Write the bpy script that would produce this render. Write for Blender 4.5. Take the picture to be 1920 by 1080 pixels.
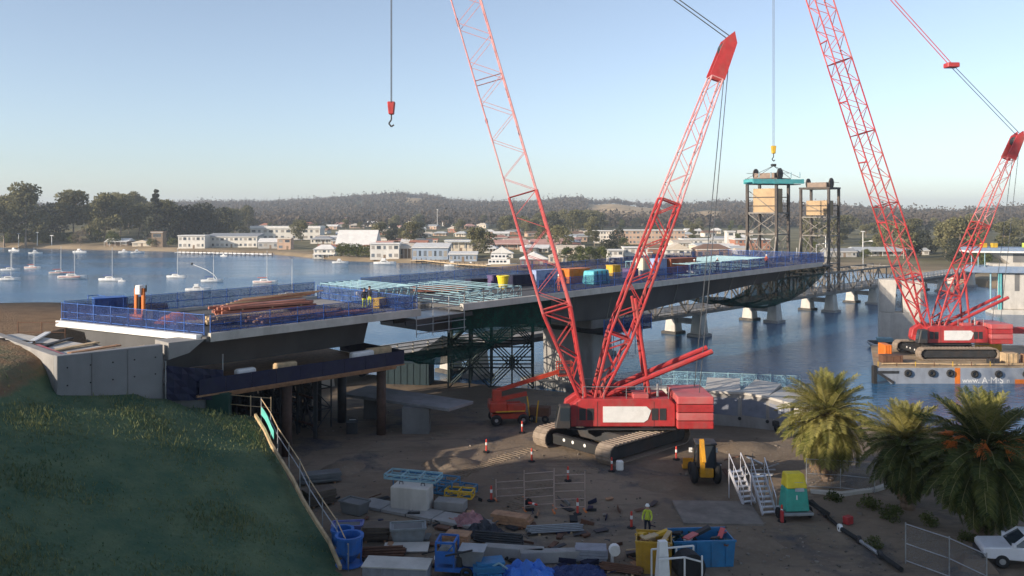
import bpy, bmesh, math, random
import numpy as np
from mathutils import Vector, Matrix, Quaternion
R = math.radians
rnd = random.Random(7)
for o in list(bpy.data.objects):
    bpy.data.objects.remove(o)
scene = bpy.context.scene
col = scene.collection

# ---------------------------------------------------------------- camera
cam_d = bpy.data.cameras.new('camera')
cam = bpy.data.objects.new('camera', cam_d); col.objects.link(cam)
cam.location = (0, 0, 20); cam.rotation_euler = (R(90), 0, 0)
cam_d.sensor_width = 36; cam_d.lens = 30
cam_d.shift_y = -140 / 1920
cam_d.clip_start = 0.5; cam_d.clip_end = 12000
scene.camera = cam

# ---------------------------------------------------------------- sky and sun
SUN_AZ = 240      # degrees clockwise from +Y
SUN_EL = 17
world = bpy.data.worlds.new('World'); scene.world = world; world.use_nodes = True
wn = world.node_tree; wn.nodes.clear()
sky = wn.nodes.new('ShaderNodeTexSky'); sky.sky_type = 'NISHITA'; sky.sun_disc = False
sky.sun_elevation = R(SUN_EL); sky.sun_rotation = R(SUN_AZ)
sky.air_density = 0.85; sky.dust_density = 0.6; sky.ozone_density = 2.6; sky.altitude = 0
bg = wn.nodes.new('ShaderNodeBackground'); bg.inputs['Strength'].default_value = 0.132
wo = wn.nodes.new('ShaderNodeOutputWorld')
hs = wn.nodes.new('ShaderNodeHueSaturation'); hs.inputs['Saturation'].default_value = 0.74; wn.links.new(sky.outputs[0], hs.inputs['Color']); wn.links.new(hs.outputs[0], bg.inputs[0]); wn.links.new(bg.outputs[0], wo.inputs[0])
sun_d = bpy.data.lights.new('sun', 'SUN'); sun_d.energy = 4.6; sun_d.angle = R(0.6); sun_d.color = (1.0, 0.86, 0.70)
sun = bpy.data.objects.new('sun', sun_d); col.objects.link(sun)
SDIR = Vector((math.sin(R(SUN_AZ)) * math.cos(R(SUN_EL)), math.cos(R(SUN_AZ)) * math.cos(R(SUN_EL)), math.sin(R(SUN_EL))))
sun.rotation_euler = SDIR.to_track_quat('Z', 'Y').to_euler(); sun.location = (0, 0, 120)
vs = scene.view_settings
vs.view_transform = 'Standard'; vs.look = 'None'; vs.exposure = 0.6; vs.gamma = 1.0; vs.use_curve_mapping = False
scene.render.engine = 'CYCLES'
cy = scene.cycles
cy.use_denoising = True; cy.max_bounces = 6; cy.diffuse_bounces = 3; cy.glossy_bounces = 3
cy.transmission_bounces = 4; cy.transparent_max_bounces = 16; cy.volume_bounces = 0
cy.sample_clamp_indirect = 8; cy.use_adaptive_sampling = True; cy.adaptive_threshold = 0.02
cy.caustics_reflective = False; cy.caustics_refractive = False

# ---------------------------------------------------------------- surveying: a mark in the view back to a point at a known height or distance
def P(u, v, z):
    y = (20 - z) * 1600 / (v - 400)
    return Vector(((u - 960) / 1600 * y, y, z))
def PY(u, v, y):
    return Vector(((u - 960) / 1600 * y, y, 20 - (v - 400) / 1600 * y))
def lerp(a, b, t): return a + (b - a) * t
def table(x, pts):
    if x <= pts[0][0]: return pts[0][1]
    for (x0, y0), (x1, y1) in zip(pts, pts[1:]):
        if x <= x1: return lerp(y0, y1, (x - x0) / (x1 - x0))
    return pts[-1][1]
def sstep(t):
    t = max(0, min(1, t)); return t * t * (3 - 2 * t)

# ---------------------------------------------------------------- materials
MATS = {}
def mat(name, c, rough=0.7, metal=0.0, var=0.18, scale=1.5, bump=0.0, bscale=20, dirt=None, dirt_amt=0.5, island=0.0, spec=0.4, streak=0.0):
    """colour varied by two noises, optional dirt stains, vertical streaks, fine relief"""
    if name in MATS: return MATS[name]
    m = bpy.data.materials.new(name); m.use_nodes = True
    nt = m.node_tree; N = nt.nodes; L = nt.links
    b = N['Principled BSDF']; b.inputs['Roughness'].default_value = rough; b.inputs['Metallic'].default_value = metal
    b.inputs['Specular IOR Level'].default_value = spec
    tc = N.new('ShaderNodeTexCoord')
    n1 = N.new('ShaderNodeTexNoise'); n1.inputs['Scale'].default_value = scale; n1.inputs['Detail'].default_value = 6; n1.inputs['Roughness'].default_value = 0.62
    L.new(tc.outputs['Object'], n1.inputs['Vector'])
    mr = N.new('ShaderNodeMapRange'); mr.inputs[1].default_value = 0.3; mr.inputs[2].default_value = 0.7
    mr.inputs[3].default_value = 1 - var; mr.inputs[4].default_value = 1 + var
    L.new(n1.outputs['Fac'], mr.inputs[0])
    val = mr.outputs[0]
    if island:
        g = N.new('ShaderNodeNewGeometry'); mi = N.new('ShaderNodeMapRange'); mi.inputs[3].default_value = 1 - island; mi.inputs[4].default_value = 1 + island
        L.new(g.outputs['Random Per Island'], mi.inputs[0])
        mm = N.new('ShaderNodeMath'); mm.operation = 'MULTIPLY'; L.new(val, mm.inputs[0]); L.new(mi.outputs[0], mm.inputs[1]); val = mm.outputs[0]
    base = N.new('ShaderNodeVectorMath'); base.operation = 'SCALE'; base.inputs[0].default_value = c[:3]
    L.new(val, base.inputs['Scale'])
    out = base.outputs[0]
    if dirt:
        n2 = N.new('ShaderNodeTexNoise'); n2.inputs['Scale'].default_value = scale * 0.6; n2.inputs['Detail'].default_value = 8; n2.inputs['Roughness'].default_value = 0.7
        mp = N.new('ShaderNodeMapping'); mp.inputs['Location'].default_value = (3.1, 7.7, 1.3)
        if streak: mp.inputs['Scale'].default_value = (1.0, 1.0, streak)
        L.new(tc.outputs['Object'], mp.inputs['Vector']); L.new(mp.outputs[0], n2.inputs['Vector'])
        m2 = N.new('ShaderNodeMapRange'); m2.inputs[1].default_value = 0.48; m2.inputs[2].default_value = 0.68; m2.inputs[4].default_value = dirt_amt
        L.new(n2.outputs['Fac'], m2.inputs[0])
        mx = N.new('ShaderNodeMix'); mx.data_type = 'RGBA'; mx.inputs['B'].default_value = (*dirt, 1)
        L.new(m2.outputs[0], mx.inputs['Factor']); L.new(out, mx.inputs['A']); out = mx.outputs['Result']
    L.new(out, b.inputs['Base Color'])
    if bump:
        n3 = N.new('ShaderNodeTexNoise'); n3.inputs['Scale'].default_value = bscale; n3.inputs['Detail'].default_value = 4
        L.new(tc.outputs['Object'], n3.inputs['Vector'])
        bp = N.new('ShaderNodeBump'); bp.inputs['Strength'].default_value = bump; bp.inputs['Distance'].default_value = 0.05
        L.new(n3.outputs['Fac'], bp.inputs['Height']); L.new(bp.outputs[0], b.inputs['Normal'])
    MATS[name] = m
    return m
def leaf_mat(name, c1, c2, trans=0.25, scale=0.12, isl=0.5):
    if name in MATS: return MATS[name]
    m = bpy.data.materials.new(name); m.use_nodes = True; nt = m.node_tree; N = nt.nodes; L = nt.links
    N.remove(N['Principled BSDF']); out = N['Material Output']
    g = N.new('ShaderNodeNewGeometry'); tc = N.new('ShaderNodeTexCoord'); oi = N.new('ShaderNodeObjectInfo')
    ns = N.new('ShaderNodeTexNoise'); ns.inputs['Scale'].default_value = scale; ns.inputs['Detail'].default_value = 3
    L.new(tc.outputs['Object'], ns.inputs['Vector'])
    a = N.new('ShaderNodeMath'); a.operation = 'MULTIPLY_ADD'; a.inputs[1].default_value = isl; L.new(g.outputs['Random Per Island'], a.inputs[0]); L.new(ns.outputs['Fac'], a.inputs[2])
    a2 = N.new('ShaderNodeMath'); a2.operation = 'MULTIPLY_ADD'; a2.inputs[1].default_value = 0.35; L.new(oi.outputs['Random'], a2.inputs[0]); L.new(a.outputs[0], a2.inputs[2])
    mr = N.new('ShaderNodeMapRange'); mr.inputs[1].default_value = 0.45; mr.inputs[2].default_value = 1.25; L.new(a2.outputs[0], mr.inputs[0])
    mx = N.new('ShaderNodeMix'); mx.data_type = 'RGBA'; mx.inputs['A'].default_value = (*c1, 1); mx.inputs['B'].default_value = (*c2, 1); L.new(mr.outputs[0], mx.inputs['Factor'])
    d = N.new('ShaderNodeBsdfDiffuse'); t = N.new('ShaderNodeBsdfTranslucent'); ms = N.new('ShaderNodeMixShader'); ms.inputs[0].default_value = trans
    L.new(mx.outputs['Result'], d.inputs[0]); L.new(mx.outputs['Result'], t.inputs[0])
    L.new(d.outputs[0], ms.inputs[1]); L.new(t.outputs[0], ms.inputs[2]); L.new(ms.outputs[0], out.inputs[0])
    MATS[name] = m; return m
def net_mat(name, c, open_=0.35, scale=14.0, trans=0.3):
    """woven mesh cloth: real holes in a fine grid, light passes through"""
    if name in MATS: return MATS[name]
    m = bpy.data.materials.new(name); m.use_nodes = True; nt = m.node_tree; N = nt.nodes; L = nt.links
    N.remove(N['Principled BSDF']); out = N['Material Output']
    tc = N.new('ShaderNodeTexCoord'); ns = N.new('ShaderNodeTexNoise'); ns.inputs['Scale'].default_value = scale; ns.inputs['Detail'].default_value = 5
    L.new(tc.outputs['Object'], ns.inputs['Vector'])
    n2 = N.new('ShaderNodeTexNoise'); n2.inputs['Scale'].default_value = 0.9; n2.inputs['Detail'].default_value = 4; L.new(tc.outputs['Object'], n2.inputs['Vector'])
    m1 = N.new('ShaderNodeMapRange'); m1.inputs[1].default_value = 0.3; m1.inputs[2].default_value = 0.7; m1.inputs[3].default_value = 0.65; m1.inputs[4].default_value = 1.35; L.new(n2.outputs['Fac'], m1.inputs[0])
    sc = N.new('ShaderNodeVectorMath'); sc.operation = 'SCALE'; sc.inputs[0].default_value = c; L.new(m1.outputs[0], sc.inputs['Scale'])
    d = N.new('ShaderNodeBsdfDiffuse'); t = N.new('ShaderNodeBsdfTranslucent'); tr = N.new('ShaderNodeBsdfTransparent')
    L.new(sc.outputs[0], d.inputs[0]); L.new(sc.outputs[0], t.inputs[0])
    a = N.new('ShaderNodeMixShader'); a.inputs[0].default_value = trans; L.new(d.outputs[0], a.inputs[1]); L.new(t.outputs[0], a.inputs[2])
    m2 = N.new('ShaderNodeMapRange'); m2.inputs[1].default_value = 0.4; m2.inputs[2].default_value = 0.6; m2.inputs[3].default_value = open_ * 0.4; m2.inputs[4].default_value = open_ * 1.6; L.new(ns.outputs['Fac'], m2.inputs[0])
    b = N.new('ShaderNodeMixShader'); L.new(m2.outputs[0], b.inputs[0]); L.new(a.outputs[0], b.inputs[1]); L.new(tr.outputs[0], b.inputs[2]); L.new(b.outputs[0], out.inputs[0])
    MATS[name] = m; return m

# ---------------------------------------------------------------- mesh building
class MB:
    def __init__(s): s.v = []; s.f = []; s.m = []; s.mi = 0
    def add(s, vs_, fs):
        k = len(s.v); s.v += [tuple(p) for p in vs_]
        for f in fs: s.f.append(tuple(i + k for i in f)); s.m.append(s.mi)
        return s
    def box(s, c, d, rz=0.0, M=None):
        x, y, z = d[0] / 2, d[1] / 2, d[2] / 2; cs, sn = math.cos(rz), math.sin(rz)
        pts = []
        for q in ((-x, -y, -z), (x, -y, -z), (x, y, -z), (-x, y, -z), (-x, -y, z), (x, -y, z), (x, y, z), (-x, y, z)):
            p = Vector((q[0] * cs - q[1] * sn + c[0], q[0] * sn + q[1] * cs + c[1], q[2] + c[2]))
            pts.append(M @ p if M else p)
        return s.add(pts, ((3, 2, 1, 0), (4, 5, 6, 7), (0, 1, 5, 4), (1, 2, 6, 5), (2, 3, 7, 6), (3, 0, 4, 7)))
    def bbox(s, x0, x1, y0, y1, z0, z1):
        return s.box(((x0 + x1) / 2, (y0 + y1) / 2, (z0 + z1) / 2), (x1 - x0, y1 - y0, z1 - z0))
    def hexa(s, lo, hi):
        n = len(lo)
        return s.add(list(lo) + list(hi), [tuple(range(n - 1, -1, -1)), tuple(range(n, 2 * n))] + [(i, (i + 1) % n, n + (i + 1) % n, n + i) for i in range(n)])
    def prism(s, poly, z0, z1):
        return s.hexa([(p[0], p[1], z0) for p in poly], [(p[0], p[1], z1) for p in poly])
    def prof(s, poly, a, b):
        """polygon in x,z extruded along y from a to b"""
        return s.hexa([(p[0], a, p[1]) for p in poly], [(p[0], b, p[1]) for p in poly])
    def tube(s, a, b, r, r1=None, n=6, cap=True):
        a = Vector(a); b = Vector(b); d = b - a
        if d.length < 1e-6: return s
        if r1 is None: r1 = r
        q = d.to_track_quat('Z', 'Y'); k = []
        for p, rr in ((a, r), (b, r1)):
            for i in range(n):
                t = 2 * math.pi * (i + 0.5) / n
                k.append(p + q @ Vector((math.cos(t) * rr, math.sin(t) * rr, 0)))
        fs = [(i, (i + 1) % n, n + (i + 1) % n, n + i) for i in range(n)]
        if cap: fs += [tuple(range(n - 1, -1, -1)), tuple(range(n, 2 * n))]
        return s.add(k, fs)
    def bar(s, a, b, w, h=None):
        a = Vector(a); b = Vector(b); d = b - a
        if d.length < 1e-6: return s
        h = h or w; z = d.normalized(); up = Vector((0, 0, 1)) if abs(z.z) < 0.95 else Vector((0, 1, 0))
        x = z.cross(up).normalized(); y = x.cross(z)
        k = [p + x * sx * w / 2 + y * sy * h / 2 for p in (a, b) for sx, sy in ((-1, -1), (1, -1), (1, 1), (-1, 1))]
        return s.add(k, ((3, 2, 1, 0), (4, 5, 6, 7), (0, 1, 5, 4), (1, 2, 6, 5), (2, 3, 7, 6), (3, 0, 4, 7)))
    def path(s, pts, r, n=6):
        for a, b in zip(pts, pts[1:]): s.tube(a, b, r, n=n)
        return s
    def lathe(s, prof, n=16, c=(0, 0, 0), axis='Z'):
        k = []; m = len(prof)
        for r, z in prof:
            for i in range(n):
                t = 2 * math.pi * i / n; p = (math.cos(t) * r, math.sin(t) * r, z)
                if axis == 'Y': p = (p[0], p[2], p[1])
                if axis == 'X': p = (p[2], p[0], p[1])
                k.append((p[0] + c[0], p[1] + c[1], p[2] + c[2]))
        fs = [(j * n + i, j * n + (i + 1) % n, (j + 1) * n + (i + 1) % n, (j + 1) * n + i) for j in range(m - 1) for i in range(n)]
        fs += [tuple(range(n - 1, -1, -1)), tuple(range((m - 1) * n, m * n))]
        return s.add(k, fs)
    def sheet(s, rows):
        """grid of points: rows of equal length"""
        n = len(rows[0]); k = [p for r in rows for p in r]
        return s.add(k, [(j * n + i, j * n + i + 1, (j + 1) * n + i + 1, (j + 1) * n + i) for j in range(len(rows) - 1) for i in range(n - 1)])
    def mesh(s, name, mats, smooth=False):
        me = bpy.data.meshes.new(name); me.from_pydata([tuple(p) for p in s.v], [], s.f)
        for m in (mats if isinstance(mats, (list, tuple)) else [mats]): me.materials.append(m)
        if any(s.m): me.polygons.foreach_set('material_index', s.m)
        if smooth: me.polygons.foreach_set('use_smooth', [True] * len(me.polygons))
        me.update(); return me
    def build(s, name, mats, parent=None, smooth=False, bevel=0.0, loc=None, rz=0.0, seg=1):
        o = obj(name, s.mesh(name, mats, smooth), parent)
        if bevel:
            b = o.modifiers.new('edge', 'BEVEL'); b.width = bevel; b.segments = seg; b.limit_method = 'ANGLE'; b.angle_limit = R(40)
        if loc is not None: o.location = loc
        if rz: o.rotation_euler = (0, 0, rz)
        return o
def obj(name, me, parent=None, loc=None, rz=0.0):
    o = bpy.data.objects.new(name, me); col.objects.link(o)
    if parent is not None: o.parent = parent
    if loc is not None: o.location = loc
    if rz: o.rotation_euler = (0, 0, rz)
    return o
LABELS = {}
def tag(o, label=None, cat=None, group=None, kind=None):
    if label: o['label'] = label
    if cat: o['category'] = cat
    if group: o['group'] = group
    if kind: o['kind'] = kind
    return o
def thing(name, label, cat, loc=(0, 0, 0), rz=0.0, group=None):
    o = bpy.data.objects.new(name, None); col.objects.link(o); o.location = loc; o.rotation_euler = (0, 0, rz)
    o.empty_display_size = 0.3
    return tag(o, label, cat, group)
def kids(o): return [c for c in ALLCH.get(o.name, [])]
def copy_tree(o, loc, rz=0.0, label=None, scale=None, parent=None):
    c = o.copy(); col.objects.link(c); c.parent = parent
    if loc is not None: c.location = loc; c.rotation_euler = (0, 0, rz)
    if label: c['label'] = label
    if scale is not None: c.scale = scale if hasattr(scale, '__len__') else (scale,) * 3
    for ch in o.children:
        copy_tree(ch, None, parent=c)
    return c
def struct(name, mb, m, smooth=False, **k):
    return tag(mb.build(name, m, None, smooth, **k), kind='structure')
def arc(a, b, sag, n=10):
    a = Vector(a); b = Vector(b)
    return [a.lerp(b, i / n) - Vector((0, 0, sag * 4 * (i / n) * (1 - i / n))) for i in range(n + 1)]

# palette (real-world base colours)
CONC = mat('concrete', (0.29, 0.28, 0.265), 0.85, var=0.14, scale=0.8, bump=0.15, dirt=(0.17, 0.155, 0.14), dirt_amt=0.55, streak=0.25)
CONC_L = mat('pale_concrete', (0.52, 0.49, 0.44), 0.85, var=0.12, scale=0.9, bump=0.12, dirt=(0.28, 0.25, 0.21), dirt_amt=0.5, streak=0.2)
CONC_D = mat('dark_concrete', (0.17, 0.17, 0.165), 0.9, var=0.2, scale=0.5, bump=0.15, dirt=(0.08, 0.08, 0.08), dirt_amt=0.5, streak=0.2)  # plain darker grey concrete
RED = mat('crane_red_paint', (0.42, 0.038, 0.04), 0.5, var=0.2, scale=1.6, dirt=(0.24, 0.11, 0.09), dirt_amt=0.6, streak=0.4)
PINKISH = mat('ghost_pale_pink', (0.58, 0.26, 0.26), 0.55, var=0.15, scale=0.6, dirt=(0.62, 0.45, 0.44), dirt_amt=0.6)  # pale tone imitates a ghosted boom against bright sky
RED_L = mat('pale_red_paint', (0.52, 0.10, 0.10), 0.5, var=0.15, scale=0.6, dirt=(0.45, 0.25, 0.22), dirt_amt=0.5)  # paler red; on boom lacing it imitates bright sky showing through
ROPE = mat('steel_rope', (0.13, 0.14, 0.15), 0.5, 0.6)
STEEL_D = mat('dark_steel', (0.045, 0.047, 0.05), 0.6, 0.3, dirt=(0.10, 0.07, 0.05), dirt_amt=0.5)
STEEL_G = mat('galvanised_steel', (0.36, 0.37, 0.38), 0.45, 0.6)
RUST = mat('rusty_steel', (0.13, 0.065, 0.04), 0.85, var=0.3, bump=0.1, dirt=(0.06, 0.04, 0.03))
BLUE = mat('blue_paint', (0.03, 0.12, 0.42), 0.5, dirt=(0.10, 0.11, 0.14), dirt_amt=0.35)
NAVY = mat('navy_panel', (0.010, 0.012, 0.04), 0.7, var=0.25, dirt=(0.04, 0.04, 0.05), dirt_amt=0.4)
TEAL = mat('teal_paint', (0.08, 0.36, 0.38), 0.5, dirt=(0.2, 0.25, 0.24), dirt_amt=0.4)
SKYB = mat('pale_blue_paint', (0.24, 0.40, 0.46), 0.5, dirt=(0.25, 0.28, 0.28), dirt_amt=0.4)
YELL = mat('yellow_paint', (0.62, 0.38, 0.03), 0.5, dirt=(0.25, 0.16, 0.06), dirt_amt=0.45)
ORANGE = mat('orange_paint', (0.65, 0.17, 0.02), 0.5, dirt=(0.3, 0.12, 0.05), dirt_amt=0.4)
WHITE = mat('white_paint', (0.78, 0.77, 0.74), 0.5, var=0.06, dirt=(0.45, 0.42, 0.38), dirt_amt=0.35)
BLACK = mat('black_rubber', (0.02, 0.02, 0.02), 0.8)
TIMBER = mat('formwork_timber', (0.36, 0.20, 0.11), 0.8, var=0.3, scale=2.5, dirt=(0.18, 0.11, 0.07), dirt_amt=0.5, bump=0.1)
PINE = mat('pale_timber', (0.52, 0.38, 0.22), 0.8, var=0.25, scale=2, dirt=(0.3, 0.22, 0.14), dirt_amt=0.5)
GLASS = mat('dark_glass', (0.03, 0.04, 0.05), 0.08, var=0.05, spec=0.8)
BLUENET = net_mat('blue_safety_mesh', (0.045, 0.070, 0.18), 0.34)
GREENNET = net_mat('green_debris_net', (0.012, 0.075, 0.058), 0.14)
# ================================================================ THE SETTING: water, far shore, hills, work ground
SHORE = [(-900, 452), (-400, 457), (0, 464), (330, 472), (520, 478), (640, 489), (730, 493), (800, 494), (860, 501), (960, 506), (1100, 512), (1350, 512), (1600, 508), (1750, 520), (1850, 540), (2000, 550), (2600, 560)]
SKYLINE = [(-900, 392), (0, 386), (240, 385), (380, 379), (500, 379), (600, 374), (650, 370), (700, 366), (750, 363), (800, 366), (850, 376), (900, 379), (1000, 380), (1040, 375), (1080, 371), (1115, 377), (1150, 374), (1200, 381), (1250, 384), (1300, 384), (1345, 379), (1400, 382), (1480, 383), (1580, 389), (1700, 396), (1800, 398), (1880, 392), (1920, 389), (2600, 386)]
DIST = [(-900, 2000), (900, 2100), (1100, 1900), (1400, 1700), (1600, 1400), (2600, 1300)]
def shore_y(u): return 32000 / (table(u, SHORE) - 400)
def far_z(u, y):
    ys = shore_y(u); t = y - ys
    if t < 0: return max(-3, t * 0.08)
    z = 1.3 * sstep(t / 5)
    left = sstep((360 - u) / 120)
    z += lerp(0.010, 0.055, left) * min(t, lerp(600, 170, left))
    D = table(u, DIST); zr = 20 + (400 - table(u, SKYLINE)) / 1600 * D - 9
    y0 = lerp(900, 800, left)
    a = sstep((y - y0) / (D - y0))
    z = lerp(z, zr, a) + 3.5 * a * math.sin(u * 0.05 + y * 0.004) * (1 - a)
    if y > D: z = zr - (y - D) * 0.03
    return z
CLEAR = [(1165, 392, 66, 21), (1325, 407, 36, 12), (777, 375, 18, 14), (1225, 400, 30, 13)]   # dry paddocks on the hillside
def cleared(u, y):
    v = 400 + (20 - far_z(u, y)) * 1600 / y
    return any(((u - a) / c) ** 2 + ((v - b) / d) ** 2 < 1 for a, b, c, d in CLEAR) and y > 1000
def make_far_land():
    us = list(range(-900, 2601, 20)); rows = []; cols = []
    for u in us:
        ys = shore_y(u); D = table(u, DIST); r = []
        for y in [ys - 40, ys - 6, ys, ys + 2, ys + 5, ys + 12] + [ys + 12 + (850 - ys - 12) * (i / 12) for i in range(1, 13)] + [850 + (D - 850) * (i / 22) for i in range(1, 23)] + [D + 150, D + 600, D + 1500, D + 2600]:
            r.append(((u - 960) / 1600 * y, y, far_z(u, y)))
            t = y - ys
            c = (0.26, 0.20, 0.13) if t < 13 else (0.165, 0.15, 0.085)
            if y > 800: c = (0.06, 0.065, 0.04)
            if cleared(u, y): c = (0.42, 0.30, 0.16)
            cols.append((*c, 1))
        rows.append(r)
    mb = MB(); mb.sheet(rows)
    m = bpy.data.materials.new('far_land_cover'); m.use_nodes = True; nt = m.node_tree; N = nt.nodes; L = nt.links
    b = N['Principled BSDF']; b.inputs['Roughness'].default_value = 0.95; b.inputs['Specular IOR Level'].default_value = 0.1
    at = N.new('ShaderNodeAttribute'); at.attribute_name = 'cover'
    ns = N.new('ShaderNodeTexNoise'); ns.inputs['Scale'].default_value = 0.05; ns.inputs['Detail'].default_value = 8
    tc = N.new('ShaderNodeTexCoord'); L.new(tc.outputs['Object'], ns.inputs['Vector'])
    mr = N.new('ShaderNodeMapRange'); mr.inputs[1].default_value = 0.3; mr.inputs[2].default_value = 0.7; mr.inputs[3].default_value = 0.6; mr.inputs[4].default_value = 1.4; L.new(ns.outputs['Fac'], mr.inputs[0])
    sc = N.new('ShaderNodeVectorMath'); sc.operation = 'SCALE'; L.new(at.outputs['Color'], sc.inputs[0]); L.new(mr.outputs[0], sc.inputs['Scale']); L.new(sc.outputs[0], b.inputs['Base Color'])
    o = struct('far_land', mb, m, smooth=True)
    at = o.data.color_attributes.new('cover', 'FLOAT_COLOR', 'POINT'); at.data.foreach_set('color', np.array(cols, dtype=np.float32).ravel())
make_far_land()

def leaf_cloud(rng, n, size, jit=0.5):
    """n unit leaf quads, random facing, as arrays (n,4,3) centred on 0"""
    a = rng.normal(size=(n, 3)); a /= np.linalg.norm(a, axis=1)[:, None]
    b = rng.normal(size=(n, 3)); b -= (a * b).sum(1)[:, None] * a; b /= np.linalg.norm(b, axis=1)[:, None]
    s = size * (1 - jit / 2 + jit * rng.random(n))[:, None]
    t = s * (0.5 + 0.4 * rng.random(n))[:, None]
    return np.stack([-a * s, -b * t, a * s, b * t], 1)
def quads_mesh(name, q, m):
    q = np.asarray(q, dtype=np.float32); n = len(q)
    me = bpy.data.meshes.new(name)
    me.vertices.add(n * 4); me.vertices.foreach_set('co', q.reshape(-1))
    me.loops.add(n * 4); me.loops.foreach_set('vertex_index', np.arange(n * 4, dtype=np.int32))
    me.polygons.add(n); me.polygons.foreach_set('loop_start', np.arange(0, n * 4, 4, dtype=np.int32))
    try: me.polygons.foreach_set('loop_total', np.full(n, 4, dtype=np.int32))
    except Exception: pass
    me.materials.append(m); me.update(calc_edges=True); me.validate()
    return me
FOREST = leaf_mat('hill_forest_leaves', (0.065, 0.056, 0.042), (0.17, 0.135, 0.108), 0.2, 0.03, 0.12)
def make_forest():
    rng = np.random.default_rng(3); out = []
    n = 0
    for k in range(26000):
        u = rng.uniform(-500, 2300); D = table(u, DIST)
        y = D + 20 - (D - 780) * rng.random() ** 1.5
        if k % 5 == 0: y = D + rng.uniform(-60, 25)
        if y < D - 25 and cleared(u, y): continue
        if 600 < u < 1000 and y < 950 and rng.random() < 0.6: continue
        z = far_z(u, y); h = rng.uniform(6, 13) + (rng.uniform(3, 8) if rng.random() < 0.12 else 0); w = rng.uniform(3, 5.5)
        m = 14
        c = rng.normal(size=(m, 3)) * np.array([w * 0.45, w * 0.45, h * 0.22]) + np.array([(u - 960) / 1600 * y, y, z + h * 0.55])
        out.append(leaf_cloud(rng, m, w * 0.40) + c[:, None, :]); n += 1
    tag(obj('hill_forest', quads_mesh('hill_forest', np.concatenate(out), FOREST)), 'grey green eucalypt forest covering the hills behind the town', 'forest', kind='stuff')
make_forest()

# water -------------------------------------------------------------
wm = bpy.data.materials.new('bay_water'); wm.use_nodes = True
N = wm.node_tree.nodes; L = wm.node_tree.links; b = N['Principled BSDF']
b.inputs['Base Color'].default_value = (0.03, 0.115, 0.225, 1); b.inputs['Roughness'].default_value = 0.16; b.inputs['IOR'].default_value = 1.33
b.inputs['Specular IOR Level'].default_value = 0.6
tc = N.new('ShaderNodeTexCoord'); mp = N.new('ShaderNodeMapping'); mp.inputs['Scale'].default_value = (0.35, 0.9, 1); L.new(tc.outputs['Object'], mp.inputs['Vector'])
n1 = N.new('ShaderNodeTexNoise'); n1.inputs['Scale'].default_value = 1.6; n1.inputs['Detail'].default_value = 5; L.new(mp.outputs[0], n1.inputs['Vector'])
n2 = N.new('ShaderNodeTexNoise'); n2.inputs['Scale'].default_value = 0.03; n2.inputs['Detail'].default_value = 3; L.new(mp.outputs[0], n2.inputs['Vector'])
mr = N.new('ShaderNodeMapRange'); mr.inputs[1].default_value = 0.35; mr.inputs[2].default_value = 0.65; mr.inputs[3].default_value = 0.10; mr.inputs[4].default_value = 0.26; L.new(n2.outputs['Fac'], mr.inputs[0]); L.new(mr.outputs[0], b.inputs['Roughness'])
bp = N.new('ShaderNodeBump'); bp.inputs['Strength'].default_value = 0.65; bp.inputs['Distance'].default_value = 0.2; L.new(n1.outputs['Fac'], bp.inputs['Height']); L.new(bp.outputs[0], b.inputs['Normal'])
mb = MB(); mb.add([(-2500, 40, 0), (2500, 40, 0), (2500, 900, 0), (-2500, 900, 0)], [(0, 1, 2, 3)])
struct('water', mb, wm)

# work ground: one sheet from the shore back past the camera -------------------------------------------------------------
SHORELINE = [(-320, 170), (-120, 118), (-60, 106), (-34, 104), (-18, 98), (-5, 92), (8, 86), (18, 81), (28, 75.5), (40, 70), (60, 63), (120, 50), (320, 20)]
EDGE = [Vector((-40, 62)), Vector((-23.9, 55.9)), Vector((-17.4, 58.1)), Vector((-8.6, 43.2)), Vector((-1.0, 30)), Vector((6, 12)), Vector((10, -20))]   # foot of the grass bank
def side(p):
    """signed distance to the bank edge: positive on the bank side"""
    best = 1e9; sg = 1
    for a, b in zip(EDGE, EDGE[1:]):
        d = b - a; t = max(0, min(1, (p - a).dot(d) / d.length_squared)); q = a + d * t; L_ = (p - q).length
        if L_ < best:
            best = L_; sg = 1 if d.x * (p.y - a.y) - d.y * (p.x - a.x) < 0 else -1
    return best * sg
def lumps(x, y, s=1.0): return 0.5 * (math.sin(x * 0.9 * s + 1.3 * math.sin(y * 0.7 * s)) + math.sin(y * 1.1 * s + 1.7 * math.sin(x * 0.5 * s)))
def bank_z(x, y):
    z = 9.1 - 0.337 * (x + 27.6) + 0.088 * (y - 52) + 1.3 * sstep((-27.9 - x) / 2.2) * sstep((y - 46) / 5)
    top = 10.0 - 0.4 * sstep((50 - y) / 30) + 1.15 * sstep((-27.6 - x) / 2.6) * sstep((y - 45) / 6)
    z = top - math.log(1 + math.exp((top - z) * 1.3)) / 1.3 if top - z < 20 else z
    z = max(z, 2.02 + 0.25 * sstep(side(Vector((x, y))) / 1.5))
    return z + 0.10 * lumps(x, y, 0.8) + 0.05 * lumps(x, y, 2.1)
DIRT = None
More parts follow.
